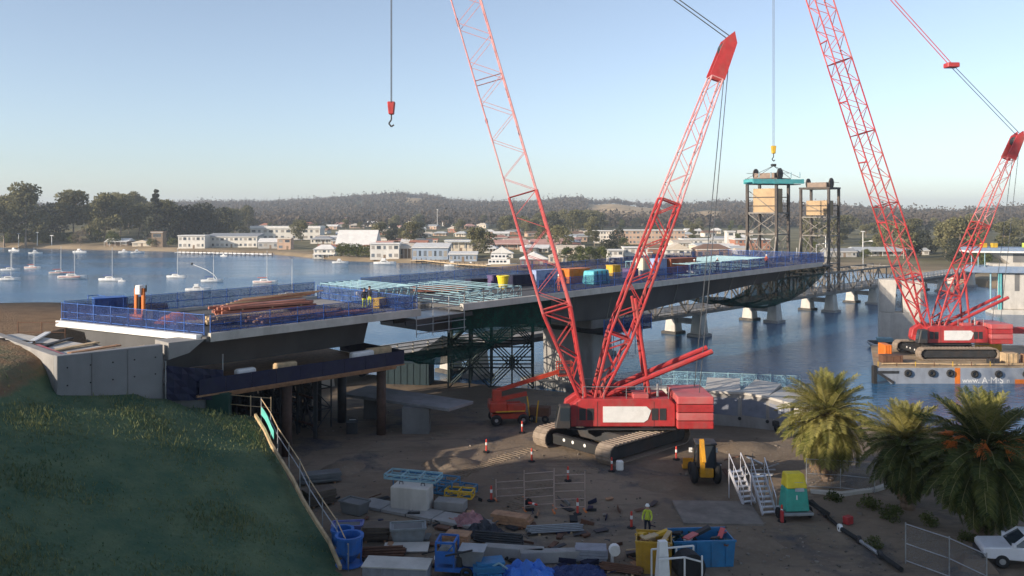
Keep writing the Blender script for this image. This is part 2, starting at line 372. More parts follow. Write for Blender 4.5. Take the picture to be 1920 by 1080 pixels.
def ground_material():
    m = bpy.data.materials.new('trampled_dirt'); m.use_nodes = True; nt = m.node_tree; N = nt.nodes; L = nt.links
    b = N['Principled BSDF']; b.inputs['Roughness'].default_value = 0.95; b.inputs['Specular IOR Level'].default_value = 0.15
    tc = N.new('ShaderNodeTexCoord')
    def noise(s, d, dist=0.0, mapping=None):
        n = N.new('ShaderNodeTexNoise'); n.inputs['Scale'].default_value = s; n.inputs['Detail'].default_value = d; n.inputs['Distortion'].default_value = dist; n.inputs['Roughness'].default_value = 0.65
        src = tc.outputs['Object']
        if mapping:
            mp = N.new('ShaderNodeMapping'); mp.inputs['Rotation'].default_value = (0, 0, mapping[0]); mp.inputs['Scale'].default_value = mapping[1]; L.new(src, mp.inputs['Vector']); src = mp.outputs[0]
        L.new(src, n.inputs['Vector']); return n.outputs['Fac']
    def rng_(f, a, b_, lo=0.0, hi=1.0):
        r = N.new('ShaderNodeMapRange'); r.inputs[1].default_value = a; r.inputs[2].default_value = b_; r.inputs[3].default_value = lo; r.inputs[4].default_value = hi; L.new(f, r.inputs[0]); return r.outputs[0]
    def mix(f, A, B):
        x = N.new('ShaderNodeMix'); x.data_type = 'RGBA'; L.new(f, x.inputs['Factor'])
        for k, c in (('A', A), ('B', B)):
            if isinstance(c, tuple): x.inputs[k].default_value = (*c, 1)
            else: L.new(c, x.inputs[k])
        return x.outputs['Result']
    c = mix(rng_(noise(0.10, 5, 0.6), 0.4, 0.62), (0.165, 0.125, 0.088), (0.25, 0.195, 0.14))
    c = mix(rng_(noise(0.17, 6, 1.0), 0.54, 0.66), c, (0.082, 0.08, 0.082))
    c = mix(rng_(noise(0.35, 5, 1.6, (R(-38), (0.4, 1.5, 1))), 0.55, 0.66, 0, 0.5), c, (0.12, 0.10, 0.08))
    c = mix(rng_(noise(0.45, 5, 1.4, (R(48), (0.35, 1.6, 1))), 0.56, 0.66, 0, 0.45), c, (0.11, 0.09, 0.07))
    c = mix(rng_(noise(3.0, 8), 0.55, 0.75, 0, 0.6), c, (0.27, 0.225, 0.17))
    c = mix(rng_(noise(11.0, 3), 0.62, 0.70, 0, 0.55), c, (0.29, 0.26, 0.22))
    L.new(c, b.inputs['Base Color'])
    bp = N.new('ShaderNodeBump'); bp.inputs['Strength'].default_value = 0.7; bp.inputs['Distance'].default_value = 0.12; L.new(noise(2.2, 9, 0.3), bp.inputs['Height']); L.new(bp.outputs[0], b.inputs['Normal'])
    return m
DIRT = ground_material()
def gz(x, y): return 2.0 + 0.05 * lumps(x, y, 0.35) + 0.02 * lumps(x, y, 1.3)
mb = MB(); rows = []
xs = [-320, -250, -180, -120, -90, -70, -55] + [-45 + 1.5 * i for i in range(71)] + [64, 72, 85, 120, 200, 320]
for x in xs:
    ye = table(x, SHORELINE); r = []
    for y in [-160, -100, -50, -20, 0, 12, 20, 26] + [30 + (ye - 31.5) * i / 40 for i in range(41)]:
        r.append((x, y, gz(x, y)))
    r += [(x, ye - 0.5, 1.7), (x, ye + 0.8, 0.4), (x, ye + 2.2, -0.8), (x, ye + 8, -2.5)]
    rows.append(r)
mb.sheet(rows); struct('work_ground', mb, DIRT, smooth=True)

# grass bank (approach embankment) -------------------------------------------------------------
def bank_material():
    m = bpy.data.materials.new('rough_grass'); m.use_nodes = True; nt = m.node_tree; N = nt.nodes; L = nt.links
    b = N['Principled BSDF']; b.inputs['Roughness'].default_value = 1.0; b.inputs['Specular IOR Level'].default_value = 0.1
    tc = N.new('ShaderNodeTexCoord'); at = N.new('ShaderNodeAttribute'); at.attribute_name = 'soil'
    ns = N.new('ShaderNodeTexNoise'); ns.inputs['Scale'].default_value = 0.35; ns.inputs['Detail'].default_value = 9; ns.inputs['Roughness'].default_value = 0.7; L.new(tc.outputs['Object'], ns.inputs['Vector'])
    r = N.new('ShaderNodeValToRGB'); r.color_ramp.elements[0].position = 0.35; r.color_ramp.elements[0].color = (0.055, 0.105, 0.065, 1); r.color_ramp.elements[1].position = 0.7; r.color_ramp.elements[1].color = (0.14, 0.175, 0.095, 1); L.new(ns.outputs['Fac'], r.inputs[0])
    s2 = N.new('ShaderNodeTexNoise'); s2.inputs['Scale'].default_value = 0.6; s2.inputs['Detail'].default_value = 8; L.new(tc.outputs['Object'], s2.inputs['Vector'])
    r2 = N.new('ShaderNodeValToRGB'); r2.color_ramp.elements[0].color = (0.12, 0.075, 0.045, 1); r2.color_ramp.elements[1].color = (0.30, 0.20, 0.12, 1); L.new(s2.outputs['Fac'], r2.inputs[0])
    ad = N.new('ShaderNodeMath'); ad.operation = 'MULTIPLY_ADD'; ad.inputs[1].default_value = 0.7; L.new(ns.outputs['Fac'], ad.inputs[0]); L.new(at.outputs['Fac'], ad.inputs[2])
    mr = N.new('ShaderNodeMapRange'); mr.inputs[1].default_value = 0.75; mr.inputs[2].default_value = 0.95; L.new(ad.outputs[0], mr.inputs[0])
    x = N.new('ShaderNodeMix'); x.data_type = 'RGBA'; L.new(mr.outputs[0], x.inputs['Factor']); L.new(r.outputs[0], x.inputs['A']); L.new(r2.outputs[0], x.inputs['B']); L.new(x.outputs['Result'], b.inputs['Base Color'])
    bp = N.new('ShaderNodeBump'); bp.inputs['Strength'].default_value = 0.8; bp.inputs['Distance'].default_value = 0.15
    s3 = N.new('ShaderNodeTexNoise'); s3.inputs['Scale'].default_value = 5; s3.inputs['Detail'].default_value = 6; L.new(tc.outputs['Object'], s3.inputs['Vector']); L.new(s3.outputs['Fac'], bp.inputs['Height']); L.new(bp.outputs[0], b.inputs['Normal'])
    return m
mb = MB(); rows = []; soil = []
bx = [-260, -200, -150, -110, -85] + [-70 + 0.8 * i for i in range(96)]
by = [-60, -35, -15, -3] + [5 + 0.8 * i for i in range(72)] + [66, 74, 86, 98, 103]
for x in bx:
    r = []
    for y in by:
        s = side(Vector((x, y)))
        if s > 0:
            z = bank_z(x, y)
            if y > 62: z = 9.7 + 0.08 * lumps(x, y, 0.5)
        else: z = bank_z(x, y) * (1 + s / 0.8) + 1.6 * (-s / 0.8) if s > -0.8 else 1.6
        if y > 62 and x > -39: z = min(z, 1.6) if s <= 0 else z
        if x < -39 and y > 62: z = 9.7 + 0.1 * lumps(x, y, 0.5) + 1.0 * sstep((-60 - x) / 30)
        if y > 100: z = -1.5
        r.append((x, y, z))
        soil.append(0.55 * sstep((z - 9.0) / 0.6) + (0.35 * sstep((1.6 - s) / 1.6) if s > 0 else 0.3))
    rows.append(r)
nb = len(by)
mb.sheet(rows)
keep = [i for i, f in enumerate(mb.f) if max(mb.v[k][2] for k in f) > 1.7]
mb.f = [mb.f[i] for i in keep]; mb.m = [0] * len(keep)
bank = struct('embankment', mb, bank_material(), smooth=True)
at = bank.data.attributes.new('soil', 'FLOAT', 'POINT'); at.data.foreach_set('value', np.array(soil, dtype=np.float32))
def make_grass():
    rng = np.random.default_rng(5); q = []
    gm = leaf_mat('bank_grass_blades', (0.045, 0.10, 0.06), (0.22, 0.235, 0.11), 0.2, 0.2)
    n = 0
    while n < 15000:
        x = rng.uniform(-36, 2); y = rng.uniform(24, 58)
        if abs(x) / y > 0.66: continue
        s = side(Vector((x, y)))
        if s < 0.25: continue
        z = bank_z(x, y)
        if z > 9.15 and rng.random() < 0.92: continue
        d = 0.5 + 0.5 * math.sin(x * 0.45 + 2 * math.sin(y * 0.23)) * math.sin(y * 0.6 + x * 0.2)
        if rng.random() > 0.12 + 0.88 * d * d: continue
        h = rng.uniform(0.04, 0.11) * (1 + 1.6 * d * d) * (2.2 if rng.random() < 0.03 else 1); w = rng.uniform(0.02, 0.05); a = rng.uniform(0, 6.28); lx, ly = rng.normal(0, 0.35 * h, 2)
        dx, dy = math.cos(a) * w, math.sin(a) * w
        q.append([(x - dx, y - dy, z - 0.03), (x + dx, y + dy, z - 0.03), (x + lx + dx * 0.2, y + ly + dy * 0.2, z + h), (x + lx - dx * 0.2, y + ly - dy * 0.2, z + h)]); n += 1
    tag(obj('bank_grass', quads_mesh('bank_grass', q, gm)), 'tufted dark green grass growing on the embankment slope', 'grass', kind='stuff')
make_grass()
# ================================================================ THE NEW BRIDGE (under construction)
P0 = Vector((-21.0, 58.6, 11.5)); E_ = Vector((0.7071, 0.7071, 0)); N_ = Vector((-0.7071, 0.7071, 0)); BRZ = R(45)
def zdeck(s): return 11.5 + 0.0118 * max(s, 0)
def B(s, w, dz=0.0):
    p = P0 + E_ * s + N_ * w; return Vector((p.x, p.y, zdeck(s) + dz))
WID = 16.4
def skew(w): return -4.5 * w / WID
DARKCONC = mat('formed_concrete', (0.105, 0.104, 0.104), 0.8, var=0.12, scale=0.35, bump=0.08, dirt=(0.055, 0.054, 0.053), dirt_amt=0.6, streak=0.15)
def deck_section(mb, s, depth, box=True):
    """ring of points of the bridge cross-section at station s"""
    sk = skew
    pts = [(0, 0), (WID, 0), (WID, -0.35), (WID - 3.4, -0.62), (WID - 4.2, -depth), (4.2, -depth), (3.4, -0.62), (0, -0.35)]
    return [B(s[0] + s[1] * w / WID, w, z) for w, z in pts]
def loft(rings):
    mb = MB(); n = len(rings[0])
    mb.add([p for r in rings for p in r], [(j * n + i, j * n + (i + 1) % n, (j + 1) * n + (i + 1) % n, (j + 1) * n + i)[::-1] for j in range(len(rings) - 1) for i in range(n)] + [tuple(range(n)), tuple(range((len(rings) - 1) * n, len(rings) * n))[::-1]])
    return mb
def edge_strip(s0, s1, w, mbw=0.45, h0=-0.36, h1=0.22, n=8):
    mb = MB(); rows = []
    for i in range(n + 1):
        s = lerp(s0, s1, i / n); rows.append([B(s, w - 0.05, h0), B(s, w + mbw, h0), B(s, w + mbw, h1), B(s, w - 0.05, h1)])
    return loft(rows)
def fence(name, label, pts, h, parent_cat='fence', post=BLUE, net=BLUENET, rail=BLUE, group=None, gap=0.0, top=True, pr=0.035):
    """posts, rails and a cloth panel per bay, following pts (list of Vectors on the ground)"""
    t = thing(name, label, parent_cat, group=group)
    for a, b in zip(pts, pts[1:]):
        if net:
            m = MB(); n = 4; rows = []
            side_ = Vector((b.y - a.y, a.x - b.x, 0)).normalized()
            for j in range(3):
                rows.append([a.lerp(b, i / n) + Vector((0, 0, gap + (h * 0.96 - gap) * j / 2)) + side_ * (0.05 * math.sin(i * 2.1 + a.x * 3 + j)) for i in range(n + 1)])
            m.sheet(rows); m.build('mesh_panel', net, t)
        m = MB()
        for z in ((h, h * 0.5, 0.12) if net else (h, h * 0.5)):
            MB().tube(a + Vector((0, 0, z)), b + Vector((0, 0, z)), pr * 0.8, n=5).build('rail', rail, t)
    for p in pts:
        MB().tube(p - Vector((0, 0, 0.05)), p + Vector((0, 0, h + 0.08)), pr, n=5).build('post', post, t)
    return t
def bays(f, a, b, step): 
    n = max(1, round(abs(b - a) / step)); return [f(lerp(a, b, i / n)) for i in range(n + 1)]

# first span: deck and box girder in one cast body
t = thing('bridge_span', 'short concrete box girder span resting on the abutment beside the grass bank', 'bridge span', group='spans of the new bridge')
def seg_ring(s, depth, skewed=0.0): return deck_section(None, (s, -4.5 * skewed), depth)
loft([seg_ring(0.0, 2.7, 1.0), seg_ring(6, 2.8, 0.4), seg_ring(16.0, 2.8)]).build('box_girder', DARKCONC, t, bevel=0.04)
mb = MB(); mb.hexa([B(16.0, 0.0, -0.34), B(18.8, 0.0, -0.34), B(18.8, WID, -0.34), B(16.0, WID, -0.34)], [B(16.0, 0.0, 0.004), B(18.8, 0.0, 0.004), B(18.8, WID, 0.004), B(16.0, WID, 0.004)]); mb.build('deck_overhang', CONC, t)
edge_strip(0.3, 18.8, -0.02).build('edge_beam', CONC_L, t)
edge_strip(-4.2, 18.8, WID - 0.4).build('edge_beam', CONC_L, t)
mb = MB(); mb.hexa([B(skew(w) + ds, w, -0.3) for w, ds in ((0.5, -0.35), (WID - 0.5, -0.35), (WID - 0.5, 0.1), (0.5, 0.1))], [B(skew(w) + ds, w, 0.14) for w, ds in ((0.5, -0.35), (WID - 0.5, -0.35), (WID - 0.5, 0.1), (0.5, 0.1))]); mb.build('end_kerb', WHITE, t)
mb = MB(); mb.add([B(-2.6, 0.02, -0.12), B(-0.05, 0.02, -0.12), B(-1.2, 0.02, -0.95), B(-2.6, 0.02, -1.25), B(-2.6, 2.2, -0.12), B(-0.9, 2.2, -0.12), B(-1.8, 2.2, -0.95), B(-2.6, 2.2, -1.25)], [(3, 2, 1, 0), (4, 5, 6, 7), (0, 1, 5, 4), (1, 2, 6, 5), (2, 3, 7, 6), (3, 0, 4, 7)]); mb.build('end_diaphragm', CONC, t)
fence('edge_fence', 'dark blue mesh fence along the shaded near edge of the short span', bays(lambda s: B(s, 0.22, 0.22), 0.4, 18.6, 2.3), 1.15, group='edge fences on the new bridge')
fence('edge_fence', 'sunlit blue mesh fence above the white kerb at the abutment end of the short span', bays(lambda w: B(skew(w) + 0.15, w, 0.14), 0.4, WID - 0.4, 2.0), 1.35, group='edge fences on the new bridge')
fence('edge_fence', 'blue mesh fence on the bay side of the short span behind the timber stacks', bays(lambda s: B(s, WID - 0.25, 0.22), -4.0, 18.6, 2.3), 1.35, net=BLUENET, group='edge fences on the new bridge')
fence('edge_fence', 'blue mesh fence closing the outer end of the short span beside two workers', bays(lambda w: B(18.6, w, 0.01), 0.8, WID - 0.8, 2.1), 1.25, group='edge fences on the new bridge')

# second span: long haunched girder
DEPTH = [(23, 2.7), (36, 3.2), (46, 3.9), (54, 3.9), (66, 3.2), (80, 2.5), (90, 2.2)]
t = thing('bridge_span', 'long haunched concrete bridge span reaching out over the water', 'bridge span', group='spans of the new bridge')
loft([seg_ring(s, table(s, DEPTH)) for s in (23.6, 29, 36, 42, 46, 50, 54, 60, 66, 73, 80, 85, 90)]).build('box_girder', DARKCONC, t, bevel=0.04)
mb = MB(); mb.hexa([B(90, 0.0, -0.34), B(94, 0.0, -0.34), B(94, WID, -0.34), B(90, WID, -0.34)], [B(90, 0.0, 0.004), B(94, 0.0, 0.004), B(94, WID, 0.004), B(90, WID, 0.004)]); mb.build('deck_overhang', CONC, t)
edge_strip(23.6, 94, -0.02, n=20).build('edge_beam', CONC_L, t)
edge_strip(23.6, 94, WID - 0.4, n=20).build('edge_beam', CONC_L, t)
for s in (29.5, 36, 42.5, 49, 55.5, 62, 68.5, 75, 81.5, 88):                     # joints between the cast segments
    d = table(s, DEPTH); mb = MB()
    mb.bar(B(s, 3.37, -0.66), B(s, 4.16, -d + 0.02), 0.10, 0.10); mb.build('segment_joint', CONC, t)
SPANFENCE = 'edge fences on the new bridge'
fence('edge_fence', 'long blue mesh fence along the near edge of the long bridge span', bays(lambda s: B(s, 0.22, 0.22), 33.5, 95, 2.4), 1.4, group=SPANFENCE)
fence('edge_fence', 'grey open handrail along the near edge at the start of the long span', bays(lambda s: B(s, 0.22, 0.22), 24, 33, 2.2), 1.15, net=None, post=STEEL_D, rail=STEEL_D, group=SPANFENCE)
fence('edge_fence', 'blue mesh fence on the bay side of the long bridge span', bays(lambda s: B(s, WID - 0.25, 0.22), 24, 95, 2.5), 1.4, group=SPANFENCE)
fence('edge_fence', 'blue mesh fence across the outer tip of the long bridge span', bays(lambda w: B(94.9, w, -0.2), 0.4, WID - 0.4, 2.2), 1.7, group=SPANFENCE)
mb = MB(); mb.hexa([B(94, -0.6, -0.5), B(96.2, -0.6, -0.5), B(96.2, WID, -0.5), B(94, WID, -0.5)], [B(94, -0.6, -0.25), B(96.2, -0.6, -0.25), B(96.2, WID, -0.25), B(94, WID, -0.25)])
tag(mb.build('tip_platform', STEEL_D), 'dark steel working platform bolted to the tip of the long span', 'platform')

# closing gap: catwalk and teal form traveller
t = thing('gap_catwalk', 'grey steel catwalk with handrails bridging the gap between the two spans', 'catwalk')
mb = MB()
for w in (0.4, 2.0, 3.6): mb.bar(B(17.5, w, -0.9), B(25, w, -0.75), 0.18, 0.35)
mb.build('beam', STEEL_D, t)
mb = MB(); mb.hexa([B(18.4, 0.2, -0.7), B(24.0, 0.2, -0.6), B(24.0, 3.8, -0.6), B(18.4, 3.8, -0.7)], [B(18.4, 0.2, -0.62), B(24.0, 0.2, -0.52), B(24.0, 3.8, -0.52), B(18.4, 3.8, -0.62)]); mb.build('walkway', STEEL_G, t)
for s in (18.6, 20.4, 22.2, 24): MB().tube(B(s, 0.3, -2.2), B(s, 0.3, 1.1), 0.04, n=5).build('post', STEEL_G, t)
for dz in (-1.9, -1.2, 0.1, 0.6, 1.1): MB().tube(B(18.6, 0.3, dz), B(24.2, 0.3, dz), 0.035, n=5).build('rail', STEEL_G, t)
def frame_cage(name, label, s0, s1, w0, w1, z0, z1, m, cat='frame', nx=4, group=None, extra=None, diag=True, thick=0.09):
    t = thing(name, label, cat, group=group)
    for i in range(nx + 1):
        s = lerp(s0, s1, i / nx)
        for w in (w0, w1): MB().bar(B(s, w, z0), B(s, w, z1), thick).build('upright', m, t)
    mb = MB()
    for w in (w0, w1):
        for z in (z0, (z0 + z1) / 2, z1): mb.bar(B(s0, w, z), B(s1, w, z), thick * 0.8)
    mb.build('rail', m, t)
    mb = MB()
    for i in range(nx + 1):
        s = lerp(s0, s1, i / nx)
        for z in (z0, z1): mb.bar(B(s, w0, z), B(s, w1, z), thick * 0.8)
    mb.build('cross_member', m, t)
    if diag:
        mb = MB()
        for i in range(nx):
            a, b = lerp(s0, s1, i / nx), lerp(s0, s1, (i + 1) / nx)
            mb.bar(B(a, w0, z0), B(b, w0, z1), thick * 0.6); mb.bar(B(a, w1, z1), B(b, w1, z0), thick * 0.6)
        mb.build('brace', m, t)
    return t
frame_cage('form_traveller', 'pale teal steel form frame standing on the bay side of the gap', 18.9, 23.2, 6, 15.5, -0.6, 1.5, SKYB, 'formwork', 5)
frame_cage('deck_form', 'pale blue grey handrail frame laid across the start of the long span deck', 24.2, 29.5, 1.2, 12, 0.02, 1.1, SKYB, 'formwork', 4, thick=0.07)
frame_cage('deck_form', 'grey and teal form frame behind the handrail near the start of the long span', 29.8, 33.0, 2, 13, 0.02, 1.0, SKYB, 'formwork', 3, thick=0.06)
for i, (s, l) in enumerate(((64, 'teal railing frame with workers beside it on the long span'), (72.5, 'teal railing frame in the middle of the outer deck'), (81, 'teal railing frame closest to the tip of the long span'))):
    frame_cage('deck_form', l, s, s + 5.2, 3 + i * 0.8, 13, 0.02, 1.4 - 0.15 * i, SKYB, 'formwork', 5, group='teal forms on the outer deck', thick=0.08)

# dark hanging nets
def net_sheet(name, label, rows, m=GREENNET, cat='net', group='green debris nets'):
    return tag(MB().sheet(rows).build(name, m), label, cat, group)
def drape(pa, pb, qa, qb, sag, n=12, k=8):
    rows = []
    for j in range(k + 1):
        a = Vector(pa).lerp(Vector(pb), j / k); b = Vector(qa).lerp(Vector(qb), j / k)
        r = arc(a, b, sag * (1 + 0.15 * math.sin(j * 1.9)), n)
        rows.append([p + Vector((0, 0, 0.06 * math.sin(i * 2.3 + j * 1.7))) for i, p in enumerate(r)])
    return rows
net_sheet('debris_net', 'dark green net slung beneath the outer tip of the long span', drape(B(69, 0.6, -3.0), B(69, 9, -3.0), B(96, -0.3, -0.5), B(96, 9, -0.5), 3.0, 18))
net_sheet('debris_net', 'dark green net hanging beside the scaffold tower under the long span', drape(B(17.5, 2.0, -3.6), B(17.5, 8, -3.6), B(28, 0.5, -3.9), B(28, 8, -3.9), 1.3, 14))
net_sheet('debris_net', 'dark green net wrapped down the shaded web at the start of the long span', [[B(s, 2.6 + 0.1 * math.sin(s), -0.7 - (3.6 + 0.5 * math.sin(s * 0.9)) * j / 6 * (1 - abs(s - 32) / 18)) for s in (24.5, 26, 27.5, 29, 30.5, 32, 33.5, 35, 36.5, 38)] for j in range(7)])

# abutment -------------------------------------------------------------
t = thing('abutment', 'grey concrete abutment wall rising from the grass bank under the short span', 'abutment')
def slab(poly, z0, z1, name, m, parent=None, **k):
    return MB().hexa([(p.x, p.y, z0 if not hasattr(z0, '__len__') else z0[i]) for i, p in enumerate(poly)], [(p.x, p.y, z1) for p in poly]).build(name, m, parent, **k)
def Q(s, w): p = P0 + E_ * s + N_ * w; return Vector((p.x, p.y, 0))
slab([Q(-9.4, 0.2), Q(-2.9, 0.2), Q(-2.9, 0.8), Q(-9.4, 0.8)], 4.5, 11.28, 'wing_wall', mat('wing_wall_concrete', (0.235, 0.235, 0.235), 0.85, var=0.1, scale=0.5, bump=0.1, dirt=(0.15, 0.15, 0.15), dirt_amt=0.45, streak=0.2), t, bevel=0.03)
slab([Q(-9.4, 0.803), Q(-8.8, 0.803), Q(-8.8, 15.5), Q(-9.4, 15.5)], 6.0, 11.22, 'return_wall', CONC, t, bevel=0.03)
slab([Q(-8.797, 0.803), Q(-4.5, 0.803), Q(-7.4, 15.4), Q(-8.797, 15.4)], 5.0, 10.95, 'fill_slab', CONC_L, t)
slab([Q(-4.49, 0.803), Q(-2.6, 0.803), Q(-7.0, 15.4), Q(-7.39, 15.4)], 5.0, 10.6, 'head_wall', CONC, t)
slab([Q(-2.89, 0.22), Q(0.6, 0.22), Q(-3, 15.4), Q(-6.9, 15.4)], 4.0, 8.55, 'bearing_shelf', CONC_D, t)
for k in range(2):
    s = -5.2 - 2.2 * k
    slab([Q(s, 0.175), Q(s + 0.05, 0.175), Q(s + 0.05, 0.199), Q(s, 0.199)], 6.5, 11.2, 'form_joint', CONC_D, t)
for i in range(5):
    for j in range(2):
        p = Q(-8.8 + 1.35 * i, 0.19); MB().lathe([(0.05, -0.01), (0.05, 0.01)], 8, (0, 0, 0), 'Y').build('tie_hole', BLACK, t, loc=(p.x, p.y, 9.4 + 1.1 * j), rz=BRZ)
def plank(a, b, w, h, m, label, group='planks lying on the abutment'):
    return tag(MB().bar(a, b, w, h).build('plank', m), label, 'plank', group)
for i, (s0, w0, s1, w1, m, wd, l) in enumerate((
        (-8.3, 1.3, -3.5, 1.6, PINE, 0.35, 'pale plank lying along the abutment wall top beside the blue fence'),
        (-8.0, 2.4, -4.6, 3.2, TIMBER, 0.45, 'brown formwork board lying on the abutment in front of a pale board'),
        (-8.5, 4.2, -5.2, 5.6, PINE, 0.5, 'pale board in the middle of the abutment top'),
        (-8.4, 6.6, -5.8, 9.0, STEEL_D, 0.4, 'black board lying across the abutment top'),
        (-8.6, 8.8, -6.0, 13.4, WHITE, 0.4, 'white painted board at the bay side of the abutment top'),
        (-8.55, 1.6, -8.5, 7.2, RED_L, 0.25, 'faded red board resting along the return wall'))):
    plank(B(s0, w0, 0) + Vector((0, 0, 11.05 - zdeck(0) - (0.0 if s0 > -9 else 0.0))), B(s1, w1, 0) + Vector((0, 0, 11.05 - zdeck(0) + 0.05)), wd, 0.1, m, l)
fence('site_rail', 'rusty brown pipe rail standing on the bare ground left of the abutment', [Vector((-38.5 + 1.9 * i, 66.5 - 0.1 * i, 10.0)) for i in range(3)], 1.5, net=None, post=RUST, rail=RUST, pr=0.04)
tag(MB().tube((-34.0, 55.2, 9.2), (-34.0, 55.2, 11.3), 0.06, n=6).build('marker_post', RUST), 'rusty marker post leaning in the bare soil near the return wall', 'post')
tag(MB().hexa([(-30.6, 54.0, 9.3), (-29.8, 53.6, 9.3), (-29.4, 54.3, 9.3), (-30.2, 54.7, 9.3)], [(-30.5, 54.1, 9.95), (-29.9, 53.8, 9.9), (-29.6, 54.2, 9.85), (-30.2, 54.5, 9.9)]).build('concrete_lump', CONC_L, bevel=0.06), 'broken lump of pale concrete on the bare soil before the abutment', 'concrete lump')

# working platform on piles beneath the short span -------------------------------------------------------------
t = thing('work_platform', 'navy clad working platform on rusty piles beneath the short span', 'platform')
for s in (6.4, 15.0):
    for w in (0.35, 6.0, 11.5):
        p = Q(s, w); MB().tube((p.x, p.y, 1.4), (p.x, p.y, 7.2), 0.38, n=14).build('pile', mat('shade_darkened_rust_pile', (0.075, 0.045, 0.032), 0.85, var=0.3) if w < 1 else STEEL_D, t, smooth=True)  # front piles: rust colour darkened to deepen the shade under the deck
for w in (0.35, 6.0, 11.5):
    a, b = Q(-0.5, w), Q(16.4, w); MB().bar((a.x, a.y, 7.36), (b.x, b.y, 7.36), 0.35, 0.32).build('beam', TIMBER if w < 1 else RUST, t)
slab([Q(-0.8, -0.4), Q(16.8, -0.4), Q(16.8, 14), Q(-0.8, 14)], 7.525, 7.64, 'deck_boards', TIMBER, t)
for i in range(9):
    a, b = Q(-0.7 + 1.94 * i, -0.42), Q(-0.7 + 1.94 * (i + 1) - 0.03, -0.42)
    MB().bar((a.x, a.y, 8.2), (b.x, b.y, 8.2), 0.05, 1.08).build('side_panel', NAVY, t)
a, b = Q(16.8, -0.3), Q(16.8, 9); MB().bar((a.x, a.y, 8.2), (b.x, b.y, 8.2), 0.05, 1.08).build('end_panel', NAVY, t)
for i, (s, w, c, l) in enumerate(((3.2, 0.6, WHITE, 'thin white bundle on the navy platform nearest the abutment'), (6.4, 0.6, PINE, 'thin pale bundle on the navy platform beside the white bundle'), (13.2, 0.5, WHITE, 'white bundle on the navy platform under the web end'), (15.2, 1.0, PINE, 'bulky pale bundle at the outer end of the navy platform'))):
    p = Q(s, w); tag(MB().box((0, 0, 0.62), (1.5 + 0.3 * i, 0.6, 1.2 + 0.1 * i)).build('material_bundle', c, loc=(p.x, p.y, 7.66), rz=BRZ, bevel=0.12), l, 'bundle', 'bundles on the navy platform')
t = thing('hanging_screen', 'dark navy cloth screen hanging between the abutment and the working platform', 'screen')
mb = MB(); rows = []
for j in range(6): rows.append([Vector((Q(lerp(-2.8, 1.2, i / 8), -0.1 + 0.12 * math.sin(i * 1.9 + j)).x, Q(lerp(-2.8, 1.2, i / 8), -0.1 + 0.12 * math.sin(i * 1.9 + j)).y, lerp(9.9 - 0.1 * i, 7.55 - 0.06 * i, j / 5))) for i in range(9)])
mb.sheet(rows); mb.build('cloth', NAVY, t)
for s in (-2.8, 1.2): p = Q(s, 0.0); MB().tube((p.x, p.y, 6.2), (p.x, p.y, 10.2), 0.05, n=6).build('pole', STEEL_G, t)
p = P(405, 781, 6.0); tag(MB().box((0, 0, 0.8), (1.5, 1.2, 1.75)).build('green_crate', mat('dark_green_sheeting', (0.012, 0.05, 0.035), 0.7, dirt=(0.03, 0.05, 0.04)), loc=(p.x, p.y + 0.6, 5.9), rz=R(8), bevel=0.05), 'dark green sheeted crate at the top of the bank stairs', 'crate')

# falsework and hoarding in the dark under the short span
for k, (sa, wa, l) in enumerate(((1.5, 3.0, 'falsework bent under the short span closest to the abutment'), (5.0, 3.0, 'falsework bent standing between the rusty piles'), (10.5, 3.0, 'falsework bent under the middle of the working platform'), (14.0, 8.0, 'falsework bent deep under the outer end of the short span'))):
    t = thing('falsework_bent', l, 'falsework', group='falsework under the short span')
    for j in range(4):
        p = Q(sa, wa + 2.6 * j); MB().bar((p.x, p.y, 1.8), (p.x, p.y, 7.5), 0.28).build('post', STEEL_D, t)
        if j < 3:
            q2 = Q(sa, wa + 2.6 * (j + 1)); MB().bar((p.x, p.y, 2.2), (q2.x, q2.y, 6.8), 0.12).build('brace', STEEL_D, t); MB().bar((p.x, p.y, 6.8), (q2.x, q2.y, 2.2), 0.12).build('brace', STEEL_D, t)
            for z in (3.0, 5.2, 7.0): MB().bar((p.x, p.y, z), (q2.x, q2.y, z), 0.16).build('waler', RUST, t)
t = thing('backdrop', 'dark hoarding closing off the back of the falsework', 'backdrop')  # backing boards added to darken the space behind the falsework
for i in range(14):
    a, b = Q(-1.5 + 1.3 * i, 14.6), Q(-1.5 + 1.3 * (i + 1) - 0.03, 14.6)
    MB().bar((a.x, a.y, 4.7), (b.x, b.y, 4.7), 0.06, 5.4).build('shade_board', mat('dark_shade_board', (0.03, 0.03, 0.036), 0.85, var=0.3), t)
# scaffold tower -------------------------------------------------------------
def scaffold(name, label, o, nx, ny, nz, dx, dy, dz, m=None, r=0.06, rz=0.0):
    m = m or mat('dark_green_steel', (0.02, 0.035, 0.035), 0.6, 0.3)
    t = thing(name, label, 'scaffold', o, rz)
    for i in range(nx + 1):
        for j in range(ny + 1): MB().tube((i * dx, j * dy, 0), (i * dx, j * dy, nz * dz + 0.3), r, n=6).build('standard', m, t)
    for k in range(1, nz + 1):
        mb = MB()
        for j in range(ny + 1): mb.tube((0, j * dy, k * dz), (nx * dx, j * dy, k * dz), r * 0.8, n=5)
        for i in range(nx + 1): mb.tube((i * dx, 0, k * dz), (i * dx, ny * dy, k * dz), r * 0.8, n=5)
        mb.build('ledger', m, t)
        for j in range(ny + 1):
            mb = MB()
            for i in range(nx): mb.tube((i * dx, j * dy, (k - 1) * dz), ((i + 1) * dx, j * dy, k * dz), r * 0.7, n=5) if (i + k) % 2 else mb.tube((i * dx, j * dy, k * dz), ((i + 1) * dx, j * dy, (k - 1) * dz), r * 0.7, n=5)
            mb.build('brace', m, t)
    return t
